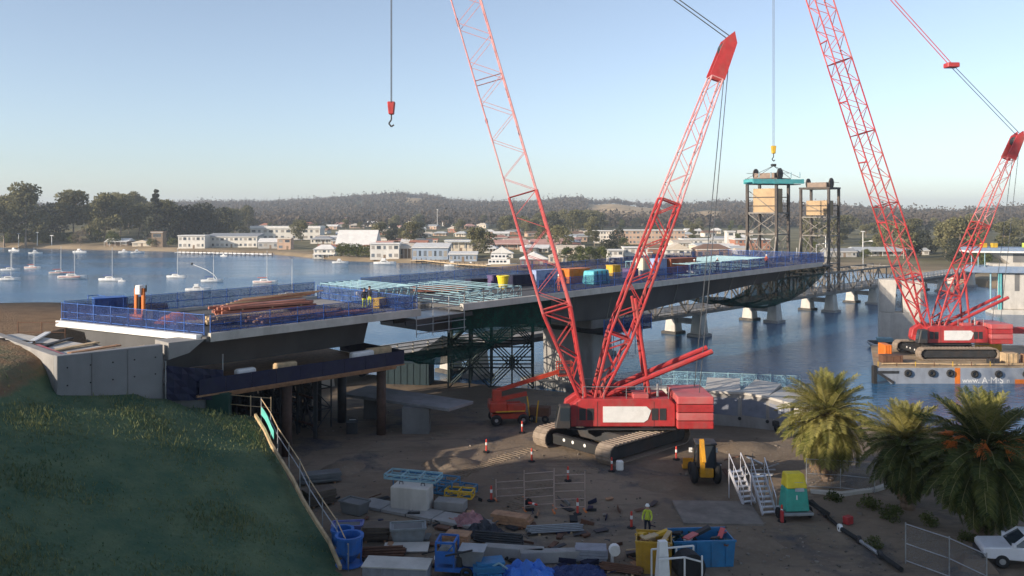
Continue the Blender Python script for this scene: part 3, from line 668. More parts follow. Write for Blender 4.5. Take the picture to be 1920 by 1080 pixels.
for s_, w_, l in ((3.2, 5.2, 'dark scaffold bay under the short span beside the abutment'), (8.6, 5.2, 'dark scaffold bay under the middle of the short span'), (8.6, 10.0, 'dark scaffold bay deep behind the platform piles')):
    p = Q(s_, w_); scaffold('scaffold_bay', l, (p.x, p.y, 1.9), 3, 1, 3, 1.6, 1.6, 1.75, STEEL_D, 0.07, BRZ)
scaffold('scaffold_tower', 'dark steel scaffold tower propping the long span behind the red boom lift', (-6.6, 88.2, 1.9), 4, 3, 3, 2.2, 2.2, 2.15, r=0.10)
# first river pier with blue work platform
def pier(name, label, c, rz, wx, wy, z1, m=CONC, group='piers of the new bridge'):
    t = thing(name, label, 'pier', (c[0], c[1], -2), rz, group)
    MB().hexa([(-wx, -wy, 0), (wx, -wy, 0), (wx, wy, 0), (-wx, wy, 0)], [(-wx * 1.15, -wy, z1 + 2), (wx * 1.15, -wy, z1 + 2), (wx * 1.15, wy, z1 + 2), (-wx * 1.15, wy, z1 + 2)]).build('shaft', m, t, bevel=0.15)
    return t
pc = Q(48.5, 8.2)
t = pier('bridge_pier', 'grey concrete river pier under the blue hanging platform of the long span', (pc.x, pc.y), BRZ, 1.6, 3.8, 8.6)
MB().box((0, 0, 1.9), (6.5, 12, 1.6)).build('pile_cap', CONC_D, t, bevel=0.1)
t = thing('pier_platform', 'blue mesh working platform hung round the first river pier', 'platform')
q = lambda s, w, z: Vector((Q(s, w).x, Q(s, w).y, z))
MB().hexa([q(44.5, 1.0, 7.0), q(53.0, 1.0, 7.0), q(53.0, 15, 7.0), q(44.5, 15, 7.0)], [q(44.5, 1.0, 7.15), q(53.0, 1.0, 7.15), q(53.0, 15, 7.15), q(44.5, 15, 7.15)]).build('deck', STEEL_D, t)
for i in range(5):
    a, b = lerp(44.5, 53, i / 5), lerp(44.5, 53, (i + 1) / 5)
    MB().sheet([[q(a, 1, 7.16), q(b, 1, 7.16)], [q(a, 1, 8.6), q(b, 1, 8.6)]]).build('mesh_panel', BLUENET, t)
for i in range(6): a = lerp(44.5, 53, i / 5); MB().tube(q(a, 0.97, 6.9), q(a, 0.97, 8.7), 0.05, n=5).build('post', BLUE, t)
for i in range(5):
    a, b = lerp(1, 15, i / 5), lerp(1, 15, (i + 1) / 5); MB().sheet([[q(53, a, 7.16), q(53, b, 7.16)], [q(53, a, 8.6), q(53, b, 8.6)]]).build('mesh_panel', BLUENET, t)
for i in range(6): a = lerp(45.5, 52, i / 5); MB().tube(q(a, 1.5, 4.3), q(a, 1.5, 7.0), 0.05, n=5).build('ladder_pole', SKYB, t)

# outer pier, split in two blades on a pontoon
c = P(1694, 640, 0.6)
t = thing('twin_blade_pier', 'tall pale concrete twin blade pier standing behind the barge crane', 'pier', (c.x, c.y + 1.5, 0), R(-20), 'piers of the new bridge')
MB().bbox(-2.9, 2.9, -1.6, 1.6, -2, 4.9).build('plinth', CONC_L, t, bevel=0.1)
MB().hexa([(-2.9, -1.6, 4.9), (-0.7, -1.6, 4.9), (-0.7, 1.6, 4.9), (-2.9, 1.6, 4.9)], [(-2.9, -1.6, 9.9), (-0.35, -1.6, 9.9), (-0.35, 1.6, 9.9), (-2.9, 1.6, 9.9)]).build('blade', CONC_L, t, bevel=0.08)
MB().hexa([(0.5, -1.6, 4.9), (2.9, -1.6, 4.9), (2.9, 1.6, 4.9), (0.5, 1.6, 4.9)], [(0.3, -1.6, 9.7), (2.9, -1.6, 9.7), (2.9, 1.6, 9.7), (0.3, 1.6, 9.7)]).build('blade', CONC_L, t, bevel=0.08)
t = thing('pontoon', 'low cream work pontoon moored against the twin blade pier', 'pontoon', (c.x - 2.2, c.y - 2.2, 0), R(-4))
MB().hexa([(-3.0, -1.6, -0.3), (5.0, -1.6, -0.3), (5.0, 1.2, -0.3), (-3.0, 1.2, -0.3)], [(-3.9, -1.6, 0.75), (5.0, -1.6, 0.75), (5.0, 1.2, 0.75), (-3.9, 1.2, 0.75)]).build('hull', WHITE, t, bevel=0.05)
MB().bbox(-3.6, 4.9, -1.63, 1.22, 0.75, 0.9).build('rubbing_strip', BLACK, t)
MB().bbox(-2.6, -0.6, -0.8, 0.6, 0.9, 1.5).build('deck_box', SKYB, t, bevel=0.05)

# third pier with first deck units at the edge of the picture
c = P(1893, 586, 0.4); PX, PYY = c.x, c.y + 2
t = thing('bridge_pier', 'wide pale pier with teal pipes carrying grey blue deck units at the right edge', 'pier', (PX + 2.2, PYY, 0), R(-12), 'piers of the new bridge')
MB().bbox(-4.6, 7, -2.6, 2.6, -1.5, 0.9).build('pile_cap', CONC_L, t, bevel=0.1)
MB().bbox(-2.7, 6, -1.7, 1.7, 0.9, 8.1).build('shaft', CONC_L, t, bevel=0.15)
MB().bbox(-0.6, 0.3, -1.72, -1.55, 4.6, 8.0).build('recess_panel', CONC_D, t)
for x in (-3.5, -3.1, -5.0): MB().tube((x, -1.9, 0.9), (x, -1.9, 8.2), 0.16, n=8).build('pipe', TEAL if x > -4 else SKYB, t)
MB().bbox(-8.5, 8, -2.6, 2.6, 8.2, 9.5).build('work_platform', mat('grey_blue_cladding', (0.20, 0.27, 0.38), 0.6, dirt=(0.3, 0.33, 0.36)), t, bevel=0.03)
MB().bbox(-4.6, 8, -2.2, 2.2, 9.5, 10.0).build('bearing_slab', CONC_L, t)
MB().hexa([(-1.6, -2, 10.0), (8, -2, 10.0), (8, 2, 10.0), (-1.6, 2, 10.0)], [(-4.2, -2, 12.2), (8, -2, 12.2), (8, 2, 12.2), (-4.2, 2, 12.2)]).build('pier_head', CONC_L, t)
MB().bbox(-1.0, 8, -2.05, -1.95, 10.3, 11.9).build('girder_face', CONC_D, t)
MB().bbox(-9.2, 9, -3.4, 3.4, 12.2, 12.55).build('deck_unit', WHITE, t)
MB().bbox(-9.2, 9, -3.43, 3.43, 12.56, 13.2).build('edge_panel', MATS['grey_blue_cladding'], t)
for x in (-8.8, -7.6, -6.4): MB().tube((x, -3.0, 9.5), (x, -3.0, 12.2), 0.09, n=6).build('prop', SKYB, t)
for x, m_ in ((-6.8, YELL), (-4.7, YELL), (1.6, mat('lime_cloth', (0.45, 0.55, 0.10), 0.8))):
    tag(MB().box((0, 0, 0.45), (1.1, 0.8, 0.9)).build('deck_crate', m_, loc=(PX + 2.2 + x, PYY - 1.0, 13.2), bevel=0.05), {-6.8: 'small yellow crate at the corner of the grey blue deck unit', -4.7: 'bright yellow crate standing on the grey blue deck unit', 1.6: 'lime green crate on the deck unit at the right edge'}[x], 'crate', 'crates on the grey blue deck unit')

# ================================================================ OLD LIFT BRIDGE
O0 = Vector((50, 157.6, 0)); OLDW = 6.0
def O(s, w, z): p = O0 + E_ * s + N_ * w; return Vector((p.x, p.y, z))
OST = mat('weathered_bridge_steel', (0.20, 0.185, 0.165), 0.65, 0.2, var=0.25, dirt=(0.10, 0.07, 0.05), dirt_amt=0.6)
OSD = mat('dark_tower_steel', (0.055, 0.048, 0.044), 0.65, 0.2, var=0.25, dirt=(0.13, 0.09, 0.06), dirt_amt=0.6)
t = thing('old_bridge', 'old steel truss road bridge on pale piers crossing behind the new spans', 'bridge')
SA, SB = -102.0, 120.0
MB().hexa([O(SA, 0, 3.9), O(SB, 0, 3.9), O(SB, OLDW, 3.9), O(SA, OLDW, 3.9)], [O(SA, 0, 4.35), O(SB, 0, 4.35), O(SB, OLDW, 4.35), O(SA, OLDW, 4.35)]).build('roadway', CONC, t)
bay = 4.4
TR0, TR1 = -58.0, 62.0
k = int((TR1 - TR0) / bay)
for w in (-0.25, OLDW + 0.25):
    mb = MB()
    mb.bar(O(TR0, w, 3.95), O(TR0 + k * bay, w, 3.95), 0.35, 0.5); mb.build('bottom_chord', OST, t)
    MB().bar(O(TR0 + bay, w, 8.0), O(TR0 + (k - 1) * bay, w, 8.0), 0.3, 0.35).build('top_chord', OST, t)
    for i in range(k + 1):
        s = TR0 + i * bay
        if 0 < i < k: MB().bar(O(s, w, 4.0), O(s, w, 8.0), 0.22).build('post', OST, t)
        if i < k:
            MB().bar(O(s, w, 4.0 if i % 2 == 0 else 8.0), O(s + bay, w, 8.0 if i % 2 == 0 else 4.0), 0.2).build('diagonal', OST, t)
for i in range(1, k, 2): MB().bar(O(TR0 + i * bay, -0.25, 8.0), O(TR0 + i * bay, OLDW + 0.25, 8.0), 0.2).build('cross_beam', OST, t)
for (a, b) in ((SA, TR0), (TR1, SB)):
    n = int((b - a) / 2.2)
    for z in (4.75, 5.1, 5.5): MB().bar(O(a, -0.05, z), O(b, -0.05, z), 0.12, 0.14).build('guard_rail', CONC_L if z < 5 else WHITE, t)
    for i in range(n + 1): MB().bar(O(a + i * 2.2, -0.05, 4.3), O(a + i * 2.2, -0.05, 5.55), 0.16).build('rail_post', CONC_L, t)
    MB().bar(O(a, 0.2, 3.6), O(b, 0.2, 3.6), 0.4, 0.6).build('girder', OSD, t)
n = int((TR1 - TR0) / 1.1)
mb = MB()
for i in range(n): mb.bar(O(TR0 + i * 1.1, -0.5, 4.0), O(TR0 + i * 1.1, -0.5, 5.6), 0.05)
o = mb.build('balusters', OST, t); o['kind'] = 'stuff'
for z in (4.8, 5.6): MB().bar(O(TR0, -0.5, z), O(TR1, -0.5, z), 0.07).build('hand_rail', OST, t)
for s in (-98, -76, -52, -27, -2, 21.5, 43, 64, 86, 108):
    for w in (0.6, 5.6):
        mb = MB(); mb.hexa([O(s - 1.3, w - 1.25, -2), O(s + 1.3, w - 1.25, -2), O(s + 1.3, w + 1.25, -2), O(s - 1.3, w + 1.25, -2)], [O(s - 0.85, w - 0.8, 3.6), O(s + 0.85, w - 0.8, 3.6), O(s + 0.85, w + 0.8, 3.6), O(s - 0.85, w + 0.8, 3.6)]); mb.build('pier', CONC_L, t, bevel=0.1)
        mb = MB(); mb.hexa([O(s - 1.6, w - 1.5, -2), O(s + 1.6, w - 1.5, -2), O(s + 1.6, w + 1.5, -2), O(s - 1.6, w + 1.5, -2)], [O(s - 1.55, w - 1.45, 0.45), O(s + 1.55, w - 1.45, 0.45), O(s + 1.55, w + 1.45, 0.45), O(s - 1.55, w + 1.45, 0.45)]); mb.build('pier_base', mat('dark_base_concrete', (0.07, 0.065, 0.06), 0.9, dirt=(0.2, 0.18, 0.14)) if w > 3 else CONC, t, bevel=0.1)  # far row of pier bases is darker than the near row
    MB().bar(O(s, 1.2, 2.3), O(s, 5.0, 2.3), 0.5, 0.9).build('pier_tie', CONC, t)
def lift_tower(label, s, ztop, box_z, box_h, sheave):
    t = thing('lift_tower', label, 'lift tower', O(s, OLDW / 2, 0), BRZ, 'lift towers of the old bridge')
    a, b = 2.3, 2.95      # half sizes along and across the bridge
    def leg(x, y): return Vector((x, y, 4.3)), Vector((x, y, ztop))
    for x in (-a, a):
        for y in (-b, b): MB().bar(*leg(x, y), 0.46).build('leg', OSD, t)
    for y in (-b, b): MB().bar((-a - 2.4, y, 4.3), (-a, y, ztop * 0.62), 0.24).build('back_stay', OST, t)
    lv = [4.3 + (ztop - 4.3) * f for f in (0.0, 0.27, 0.54, 0.72, 1.0)]
    for z in lv[1:]:
        mb = MB()
        for x in (-a, a): mb.bar((x, -b, z), (x, b, z), 0.22)
        for y in (-b, b): mb.bar((-a, y, z), (a, y, z), 0.22)
        mb.build('ring_beam', OST, t)
    for z0, z1 in zip(lv[:-2], lv[1:-1]):
        for x in (-a, a):
            mb = MB(); mb.bar((x, -b, z0), (x, b, z1), 0.12); mb.bar((x, b, z0), (x, -b, z1), 0.12); mb.build('brace', OST, t)
        for y in (-b, b):
            mb = MB(); mb.bar((-a, y, z0), (a, y, z1), 0.12); mb.bar((a, y, z0), (-a, y, z1), 0.12); mb.build('brace', OST, t)
    MB().bbox(-1.5, 1.5, -2.2, 2.2, box_z, box_z + box_h).build('counterweight', mat('ochre_counterweight', (0.42, 0.30, 0.175), 0.85, var=0.15, scale=0.6, dirt=(0.3, 0.18, 0.10), dirt_amt=0.5, streak=0.3), t, bevel=0.05)
    for x in (-1.56, 1.56):
        for z in (box_z + box_h * 0.3, box_z + box_h * 0.65): MB().bar((x, -b, z), (x, b, z), 0.1, 0.16).build('guide_beam', OSD, t)
        MB().bar((x, -b, box_z - 0.3), (x, b, box_z + box_h * 0.9), 0.1, 0.12).build('guide_brace', OST, t)
    MB().bbox(-a - 0.3, a + 0.3, -b - 0.3, b + 0.3, ztop, ztop + 0.3).build('head_platform', OSD, t)
    for y in (-b + 0.5, b - 0.5):
        MB().lathe([(0.9, -0.15), (1.05, -0.1), (1.05, 0.1), (0.9, 0.15)], 20, (0, y, ztop + 1.15), 'Y').build('sheave', OSD, t)
    MB().bbox(-1.4, 1.4, -b + 0.9, b - 0.9, ztop + 0.3, ztop + 1.3).build('machine_house' if sheave else 'head_beam', mat('taupe_cladding', (0.25, 0.19, 0.15), 0.8, dirt=(0.15, 0.1, 0.08)), t, bevel=0.05)
    for y in (-b, b):
        MB().path([(-a - 0.2, y, ztop + 1.3), (a + 0.2, y, ztop + 1.3)], 0.04, 5).build('top_rail', OSD, t)
    MB().tube((a + 0.9, b + 0.6, 4.3), (a + 0.9, b + 0.6, ztop + 1.6), 0.12, n=6).build('ladder_mast', OST, t)
    for z in (10, 16, 22): MB().bar((a, b, z), (a + 0.9, b + 0.6, z), 0.08).build('mast_tie', OST, t)
    return t
lift_tower('lift bridge tower with a large ochre counterweight below the hanging teal frame', 0.0, 26.2, 20.0, 4.6, False)
lift_tower('lift bridge tower with two dark sheave wheels standing clear on its top', 21.5, 25.0, 19.6, 3.0, True)
for s, l in ((28, 'lamp post on the old bridge next to the second lift tower'), (52, 'lamp post farther out on the old truss bridge')):
    t = thing('street_lamp', l, 'lamp post', O(s, OLDW + 0.8, 4.3), BRZ, 'lamp posts on the old bridge')
    MB().tube((0, 0, 0), (0, 0, 9), 0.12, 0.07, 8).build('pole', STEEL_G, t); MB().tube((0, 0, 9), (0, -1.6, 9.3), 0.05, n=6).build('arm', STEEL_G, t); MB().bbox(-0.12, 0.12, -2.2, -1.5, 9.2, 9.38).build('lamp_head', WHITE, t)
# ================================================================ CRAWLER CRANES
def lattice(t, name, a, b, w0, h0, w1, h1, n, mc, ml, rc=0.11, rl=0.05, one=True):
    """four chords and zigzag lacing from a to b (in the crane's x-z plane); w across (y), h in the plane"""
    a = Vector(a); b = Vector(b); d = (b - a).normalized(); up = Vector((-d.z, 0, d.x)); yv = Vector((0, 1, 0))
    def corner(f, i, j): return a.lerp(b, f) + yv * (i * lerp(w0, w1, f) / 2) + up * (j * lerp(h0, h1, f) / 2)
    mb = MB()
    for i in (-1, 1):
        for j in (-1, 1): mb.tube(corner(0, i, j), corner(1, i, j), rc, n=6)
    mb.mi = 1
    for k in range(n):
        f0, f1 = k / n, (k + 1) / n
        for i in (-1, 1): mb.tube(corner(f0, i, -1 if k % 2 else 1), corner(f1, i, 1 if k % 2 else -1), rl, n=4, cap=False)
        for j in (-1, 1): mb.tube(corner(f0, -1 if k % 2 else 1, j), corner(f1, 1 if k % 2 else -1, j), rl, n=4, cap=False)
    mb.mi = 0
    for f in (0, 1):
        for i in (-1, 1): mb.tube(corner(f, i, -1), corner(f, i, 1), rl * 1.3, n=5)
        for j in (-1, 1): mb.tube(corner(f, -1, j), corner(f, 1, j), rl * 1.3, n=5)
    return mb.build(name, [mc, ml], t)
SHOE = MB().box((0, 0, 0), (0.44, 1.35, 0.10)).box((0, 0, 0.07), (0.10, 1.30, 0.06)).mesh('track_shoe', mat('dusty_track_steel', (0.27, 0.215, 0.165), 0.85, var=0.25, scale=2, dirt=(0.10, 0.08, 0.065)))
def crane(label, loc, heading, tracks_rz, foot, tip, masthead, hook_z, load=False, ballast=True, pale=False):
    t = thing('crawler_crane', label, 'crane', loc, heading, 'crawler cranes')
    # undercarriage
    ur = tracks_rz - heading
    def U(x, y, z): return (x * math.cos(ur) - y * math.sin(ur), x * math.sin(ur) + y * math.cos(ur), z)
    MU = Matrix.Rotation(ur, 4, 'Z')
    LT, HT, G = 9.6, 1.45, 3.2
    for sgn in (-1, 1):
        tr = MB().box((0, sgn * G, 0.74), (LT - 1.2, 0.75, 0.85), M=MU).build('track_frame', STEEL_D, t)
        r = HT / 2 - 0.06; straight = LT - 2 * r; per = 2 * straight + 2 * math.pi * r; ns = 48
        for k in range(ns):
            d = per * k / ns
            if d < straight: x, z, an = -straight / 2 + d, 2 * r, 0
            elif d < straight + math.pi * r: q = (d - straight) / r; x, z, an = straight / 2 + r * math.sin(q), r + r * math.cos(q), q
            elif d < 2 * straight + math.pi * r: x, z, an = straight / 2 - (d - straight - math.pi * r), 0, math.pi
            else: q = (d - 2 * straight - math.pi * r) / r; x, z, an = -straight / 2 - r * math.sin(q), r - r * math.cos(q), math.pi + q
            o = obj('track_shoe', SHOE, tr); o.matrix_local = MU @ Matrix.Translation((x, sgn * G, z + 0.06)) @ Matrix.Rotation(an, 4, 'Y')
        for x in (-LT / 2 + 0.75, LT / 2 - 0.75):
            w = MB().lathe([(0.45, -0.4), (0.52, -0.3), (0.52, 0.3), (0.45, 0.4)], 14, (0, 0, 0), 'Y').build('sprocket', STEEL_D, tr); w.matrix_local = MU @ Matrix.Translation((x, sgn * G, 0.74))
    MB().box((0, 0, 0.95), (3.2, 5.6, 0.9), M=MU).build('carbody', STEEL_D, t, bevel=0.08)
    MB().box((-LT / 2 + 0.9, 0, 0.72), (0.5, 5.0, 0.75), M=MU).build('cross_beam', BLACK, t, bevel=0.05)
    for y in (-0.9, 0.3, 1.2):
        MB().lathe([(0.10, -0.02), (0.13, 0.0), (0.10, 0.03)], 12, (0, 0, 0), 'X').build('marker_lamp', WHITE, t).matrix_local = MU @ Matrix.Translation((-LT / 2 + 0.62, y, 0.85))
    MB().lathe([(1.5, 1.35), (1.5, 1.65), (1.3, 1.68), (1.3, 1.8)], 28).build('slew_ring', STEEL_D, t)
    # superstructure
    prof = [(3.6, 1.8), (3.8, 2.2), (3.6, 3.2), (2.6, 3.9), (-4.2, 3.9), (-4.6, 3.5), (-4.6, 1.8)]
    for y0, y1 in ((-1.75, -0.75), (0.75, 1.75)): MB().prof(prof, y0, y1).build('machinery_house', RED, t, bevel=0.06)
    MB().bbox(-4.5, 3.5, -0.75, 0.75, 1.8, 2.5).build('main_frame', RED, t)
    pan = [(0.9, 2.15), (0.9, 3.35), (-2.4, 3.35), (-2.75, 3.05), (-2.5, 2.35), (-2.2, 2.15)]
    MB().prof(pan, 1.752, 1.80).build('name_panel', WHITE, t); MB().prof(pan, -1.80, -1.752).build('name_panel', WHITE, t)
    for x in (-0.4, 0.8, -2.0): MB().lathe([(0.55, -0.55), (0.55, 0.55)], 16, (x, 0, 3.1), 'Y').build('winch_drum', ROPE, t)
    MB().hexa([(3.4, 1.8, 1.9), (4.6, 1.8, 1.9), (4.6, 2.8, 1.9), (3.4, 2.8, 1.9)], [(3.4, 1.8, 3.6), (4.25, 1.8, 3.6), (4.25, 2.8, 3.6), (3.4, 2.8, 3.6)]).build('cab', STEEL_D, t, bevel=0.08)
    MB().hexa([(4.52, 1.95, 2.4), (4.56, 1.95, 2.4), (4.56, 2.65, 2.4), (4.52, 2.65, 2.4)], [(4.30, 1.95, 3.45), (4.34, 1.95, 3.45), (4.34, 2.65, 3.45), (4.30, 2.65, 3.45)]).build('cab_windscreen', GLASS, t)
    MB().bbox(3.5, 4.2, 2.8, 2.83, 2.5, 3.45).build('cab_window', GLASS, t)
    for sy in (-1, 1):
        for x in (-3.9, -3.3, 1.6, 2.2): MB().bbox(x, x + 0.5, sy * 1.765 - 0.012, sy * 1.765 + 0.012, 2.3, 3.2).build('vent_grille', STEEL_D, t)
        for x in (-3.0, 1.3, 2.85): MB().bbox(x, x + 0.03, sy * 1.757 - 0.006, sy * 1.757 + 0.006, 1.85, 3.7).build('panel_seam', STEEL_D, t)
        MB().path([(2.4, sy * 1.6, 3.9), (2.4, sy * 1.6, 4.8), (-4.1, sy * 1.6, 4.8), (-4.1, sy * 1.6, 3.9)], 0.03, 5).build('handrail', STEEL_G, t)
        for x in (0.8, -0.9, -2.5): MB().tube((x, sy * 1.6, 3.9), (x, sy * 1.6, 4.8), 0.025, n=5).build('handrail_post', STEEL_G, t)
        MB().bbox(-4.6, 3.6, sy * 1.80 - 0.22, sy * 1.80 + 0.22, 1.62, 1.70).build('side_walkway', STEEL_D, t)
        MB().path([(-1.5, sy * 0.4, 4.1), (0.4, sy * 0.5, 4.3), (foot[0] - 0.4, sy * 0.5, foot[1] + 0.6)], 0.05, 5).build('hydraulic_hose', BLACK, t)
    MB().tube((-3.4, 0.9, 3.9), (-3.4, 0.9, 4.9), 0.10, n=8).build('exhaust', STEEL_G, t)
    MB().bbox(-2.6, -1.4, 0.85, 1.65, 3.9, 4.25).build('engine_hatch', RED_L, t, bevel=0.04)
    for k in range(4): MB().bbox(-7.4, -4.65, -2.3, 2.3, 1.75 + 0.62 * k, 1.75 + 0.62 * k + 0.58).build('counterweight_slab', RED if k % 2 == 0 else RED_L, t, bevel=0.06)
    # boom
    f = Vector((foot[0], 0, foot[1])); e = Vector((tip[0], 0, tip[1])); d = (e - f).normalized(); Lb = (e - f).length
    def bp(s): return f + d * s
    lattice(t, 'boom_foot_section', bp(0), bp(7), 2.4, 0.5, 2.6, 2.2, 5, RED, RED, 0.13, 0.07)
    n = int((Lb - 12) // 8); L1 = (Lb - 12) / n
    for k in range(n):
        lattice(t, 'boom_section', bp(7 + k * L1), bp(7 + (k + 1) * L1), 2.6, 2.2, 2.6, 2.2, 6, (RED_L if pale else RED) if k == 0 else (PINKISH if pale else (RED if k < 3 else RED_L)), RED_L if k == 0 else (PINKISH if pale else RED_L), (0.06 if pale else 0.095) if k else 0.11, 0.03 if pale else 0.05)
    lattice(t, 'boom_head_section', bp(Lb - 5), bp(Lb), 2.6, 2.2, 1.2, 0.7, 4, RED, RED, 0.11, 0.06)
    up = Vector((-d.z, 0, d.x))
    for s in (14.5, 22.5, 30.5, 38.5):
        if s < Lb - 6: MB().path([bp(s) + Vector((0, -1.3, 0)) - up * 1.1, bp(s) + Vector((0, 1.3, 0)) - up * 1.1], 0.1, 6).build('splice_frame', RED, t)
    MB().box((e.x, 0, e.z + 0.4), (1.4, 1.3, 1.8)).build('sheave_block', RED, t, bevel=0.1)
    for y in (-0.4, 0.4): MB().lathe([(0.55, -0.08), (0.62, 0.0), (0.55, 0.08)], 18, (e.x + 0.5, y, e.z + 0.2), 'Y').build('sheave', STEEL_D, t)
    # derrick mast
    mh = Vector((masthead[0], 0, masthead[1])); mf = Vector((foot[0] - 1.2, 0, foot[1] - 0.1)); md = (mh - mf); Lm = md.length; md.normalize()
    mp = lambda s: mf + md * s
    lattice(t, 'mast_foot', mp(0), mp(5), 2.2, 0.5, 2.0, 1.7, 4, RED, RED, 0.12, 0.07)
    lattice(t, 'mast_section', mp(5), mp(Lm * 0.55), 2.0, 1.7, 1.9, 1.5, 8, RED, RED, 0.10, 0.055)
    lattice(t, 'mast_section', mp(Lm * 0.55), mp(Lm - 3), 1.9, 1.5, 1.5, 0.9, 8, PINKISH if pale else RED_L, PINKISH, 0.07, 0.036)
    q = Vector((-md.z, 0, md.x))
    for y in (-0.75, 0.55): MB().hexa([mp(Lm - 3) + q * 0.6 + Vector((0, y, 0)), mp(Lm - 3) - q * 0.6 + Vector((0, y, 0)), mp(Lm) - q * 0.5 + Vector((0, y, 0)), mp(Lm + 0.8) + Vector((0, y, 0)), mp(Lm) + q * 0.5 + Vector((0, y, 0))], [mp(Lm - 3) + q * 0.6 + Vector((0, y + 0.2, 0)), mp(Lm - 3) - q * 0.6 + Vector((0, y + 0.2, 0)), mp(Lm) - q * 0.5 + Vector((0, y + 0.2, 0)), mp(Lm + 0.8) + Vector((0, y + 0.2, 0)), mp(Lm) + q * 0.5 + Vector((0, y + 0.2, 0))]).build('mast_head_plate', RED, t)
    MB().lathe([(0.5, -0.5), (0.6, -0.4), (0.6, 0.4), (0.5, 0.5)], 18, tuple(mp(Lm - 0.6)), 'Y').build('mast_sheave', STEEL_D, t)
    # struts and backstops
    for y in (-0.9, 0.9):
        MB().tube((foot[0] - 1.0, y, foot[1] - 0.2), (-7.6, y, 7.4), 0.20, n=8).build('backstop_arm', RED, t)
        MB().tube((-2.8, y, 3.8), tuple(mp(8.2) + Vector((0, y, 0))), 0.14, n=8).build('mast_strut', RED, t)
        MB().tube(tuple(mh + Vector((0, y * 0.6, 0))), (-6.6, y, 4.2), 0.035, n=5).build('guy_rope', ROPE, t)
        mid = mh.lerp(e, 0.28)
        MB().tube(tuple(mh + Vector((0, y * 0.5, 0.4))), tuple(mid + Vector((0, y * 0.4, 0))), 0.045, n=5).build('luffing_rope', ROPE, t)
        MB().tube(tuple(mid + Vector((0, y * 0.4, 0))), tuple(e + Vector((0, y * 0.5, 0.6))), 0.06, n=5).build('pendant_strap', RED_L, t)
    MB().box(tuple(mid), (1.5, 1.3, 0.6)).build('equaliser', RED, t, bevel=0.08)
    for y in (-0.25, 0.25): MB().tube((e.x + 1.0, y, e.z), (e.x + 1.0, y, hook_z + 1.0), 0.03, n=5).build('hoist_rope', ROPE, t)
    MB().prof([(e.x + 0.7, hook_z + 1.1), (e.x + 1.3, hook_z + 1.1), (e.x + 1.2, hook_z + 0.1), (e.x + 0.8, hook_z + 0.1)], -0.25, 0.25).build('hook_block', YELL if load else RED, t, bevel=0.06)
    MB().path([(e.x + 1.0, 0, hook_z + 0.1), (e.x + 1.0, 0, hook_z - 0.3), (e.x + 1.2, 0, hook_z - 0.6), (e.x + 1.0, 0, hook_z - 0.85), (e.x + 0.8, 0, hook_z - 0.7)], 0.06, 6).build('hook', STEEL_D, t)
    if ballast:
        MB().bar((-7.4, 0, 3.2), (-18.5, 0, 3.0), 0.7, 0.8).build('ballast_beam', RED, t)
        MB().bbox(-21.5, -18.5, -2.6, 2.6, 0.02, 3.4).build('ballast_stack', RED, t, bevel=0.08)
    return t, e
t1, e1 = crane('red crawler crane standing on the dirt yard beneath the long span', (7.8, 66.5, 2.0), R(180), R(43), (2.4, 3.9), (16.2, 51.0), (-9.1, 31.3), 25.6, ballast=False, pale=True)
t2, e2 = crane('red crawler crane working from the grey barge in front of the old bridge', (54.7, 108, 2.05), R(180), R(0), (2.4, 3.3), (20.6, 60.0), (-9.3, 27.6), 25.4, load=True)
# teal frame on the barge crane hook
hx = 54.7 - (e2.x + 1.0)
t = thing('lifting_rig', 'teal steel lifting frame hanging from the barge crane hook before the lift tower', 'lifting frame', (hx, 108, 24.0), R(10))
for y in (-1.3, 1.3): MB().bar((-3.4, y, 0), (3.4, y, 0), 0.25, 0.55).build('beam', TEAL, t)
for x in (-3.3, -1.1, 1.1, 3.3): MB().bar((x, -1.3, 0.1), (x, 1.3, 0.1), 0.2, 0.4).build('cross_member', TEAL, t)
for x in (-3.0, 3.0):
    for y in (-1.2, 1.2): MB().tube((x, y, 0.45), (0, 0, 2.0), 0.03, n=5).build('sling', ROPE, t)
for x in (-2.6, -1.0, 1.7, 2.9): MB().tube((x, -1.3, 0.45), (x, -1.3, 1.15), 0.06, n=5).build('stub_post', SKYB, t)
MB().bbox(-3.2, 3.2, -1.0, 1.0, -0.40, -0.32).build('base_plate', STEEL_D, t)
MB().box((0, 0, 2.1), (0.5, 0.5, 0.3)).build('ring_plate', STEEL_D, t)

# ---------------------------------------------------------------- barge
BX0, BX1, BY0, BY1 = 42.5, 92.0, 100.2, 116.5
t = thing('crane_barge', 'grey flat deck barge with tyre fenders and an orange stripe', 'barge', (0, 0, 0))
HULL = mat('grey_barge_paint', (0.27, 0.30, 0.35), 0.55, var=0.12, scale=0.7, dirt=(0.10, 0.09, 0.085), dirt_amt=0.5, streak=0.2)
MB().hexa([(BX0 + 2.6, BY0, -0.6), (BX1, BY0, -0.6), (BX1, BY1, -0.6), (BX0 + 8.4, BY1, -0.6)], [(BX0, BY0, 1.85), (BX1, BY0, 1.85), (BX1, BY1, 1.85), (BX0 + 6.4, BY1, 1.85)]).build('hull', HULL, t, bevel=0.05)
MB().hexa([(BX0 + 0.05, BY0 + 0.05, 1.852), (BX1, BY0 + 0.05, 1.852), (BX1, BY1 - 0.05, 1.852), (BX0 + 6.45, BY1 - 0.05, 1.852)], [(BX0 + 0.05, BY0 + 0.05, 2.0), (BX1, BY0 + 0.05, 2.0), (BX1, BY1 - 0.05, 2.0), (BX0 + 6.45, BY1 - 0.05, 2.0)]).build('deck', mat('rusty_deck', (0.36, 0.27, 0.17), 0.85, var=0.35, scale=0.5, dirt=(0.10, 0.08, 0.06), dirt_amt=0.6), t)
MB().bbox(BX0 - 0.1, BX0 + 0.35, BY0 - 0.12, BY0 + 0.5, -0.5, 2.1).build('corner_fender', BLACK, t, bevel=0.05)
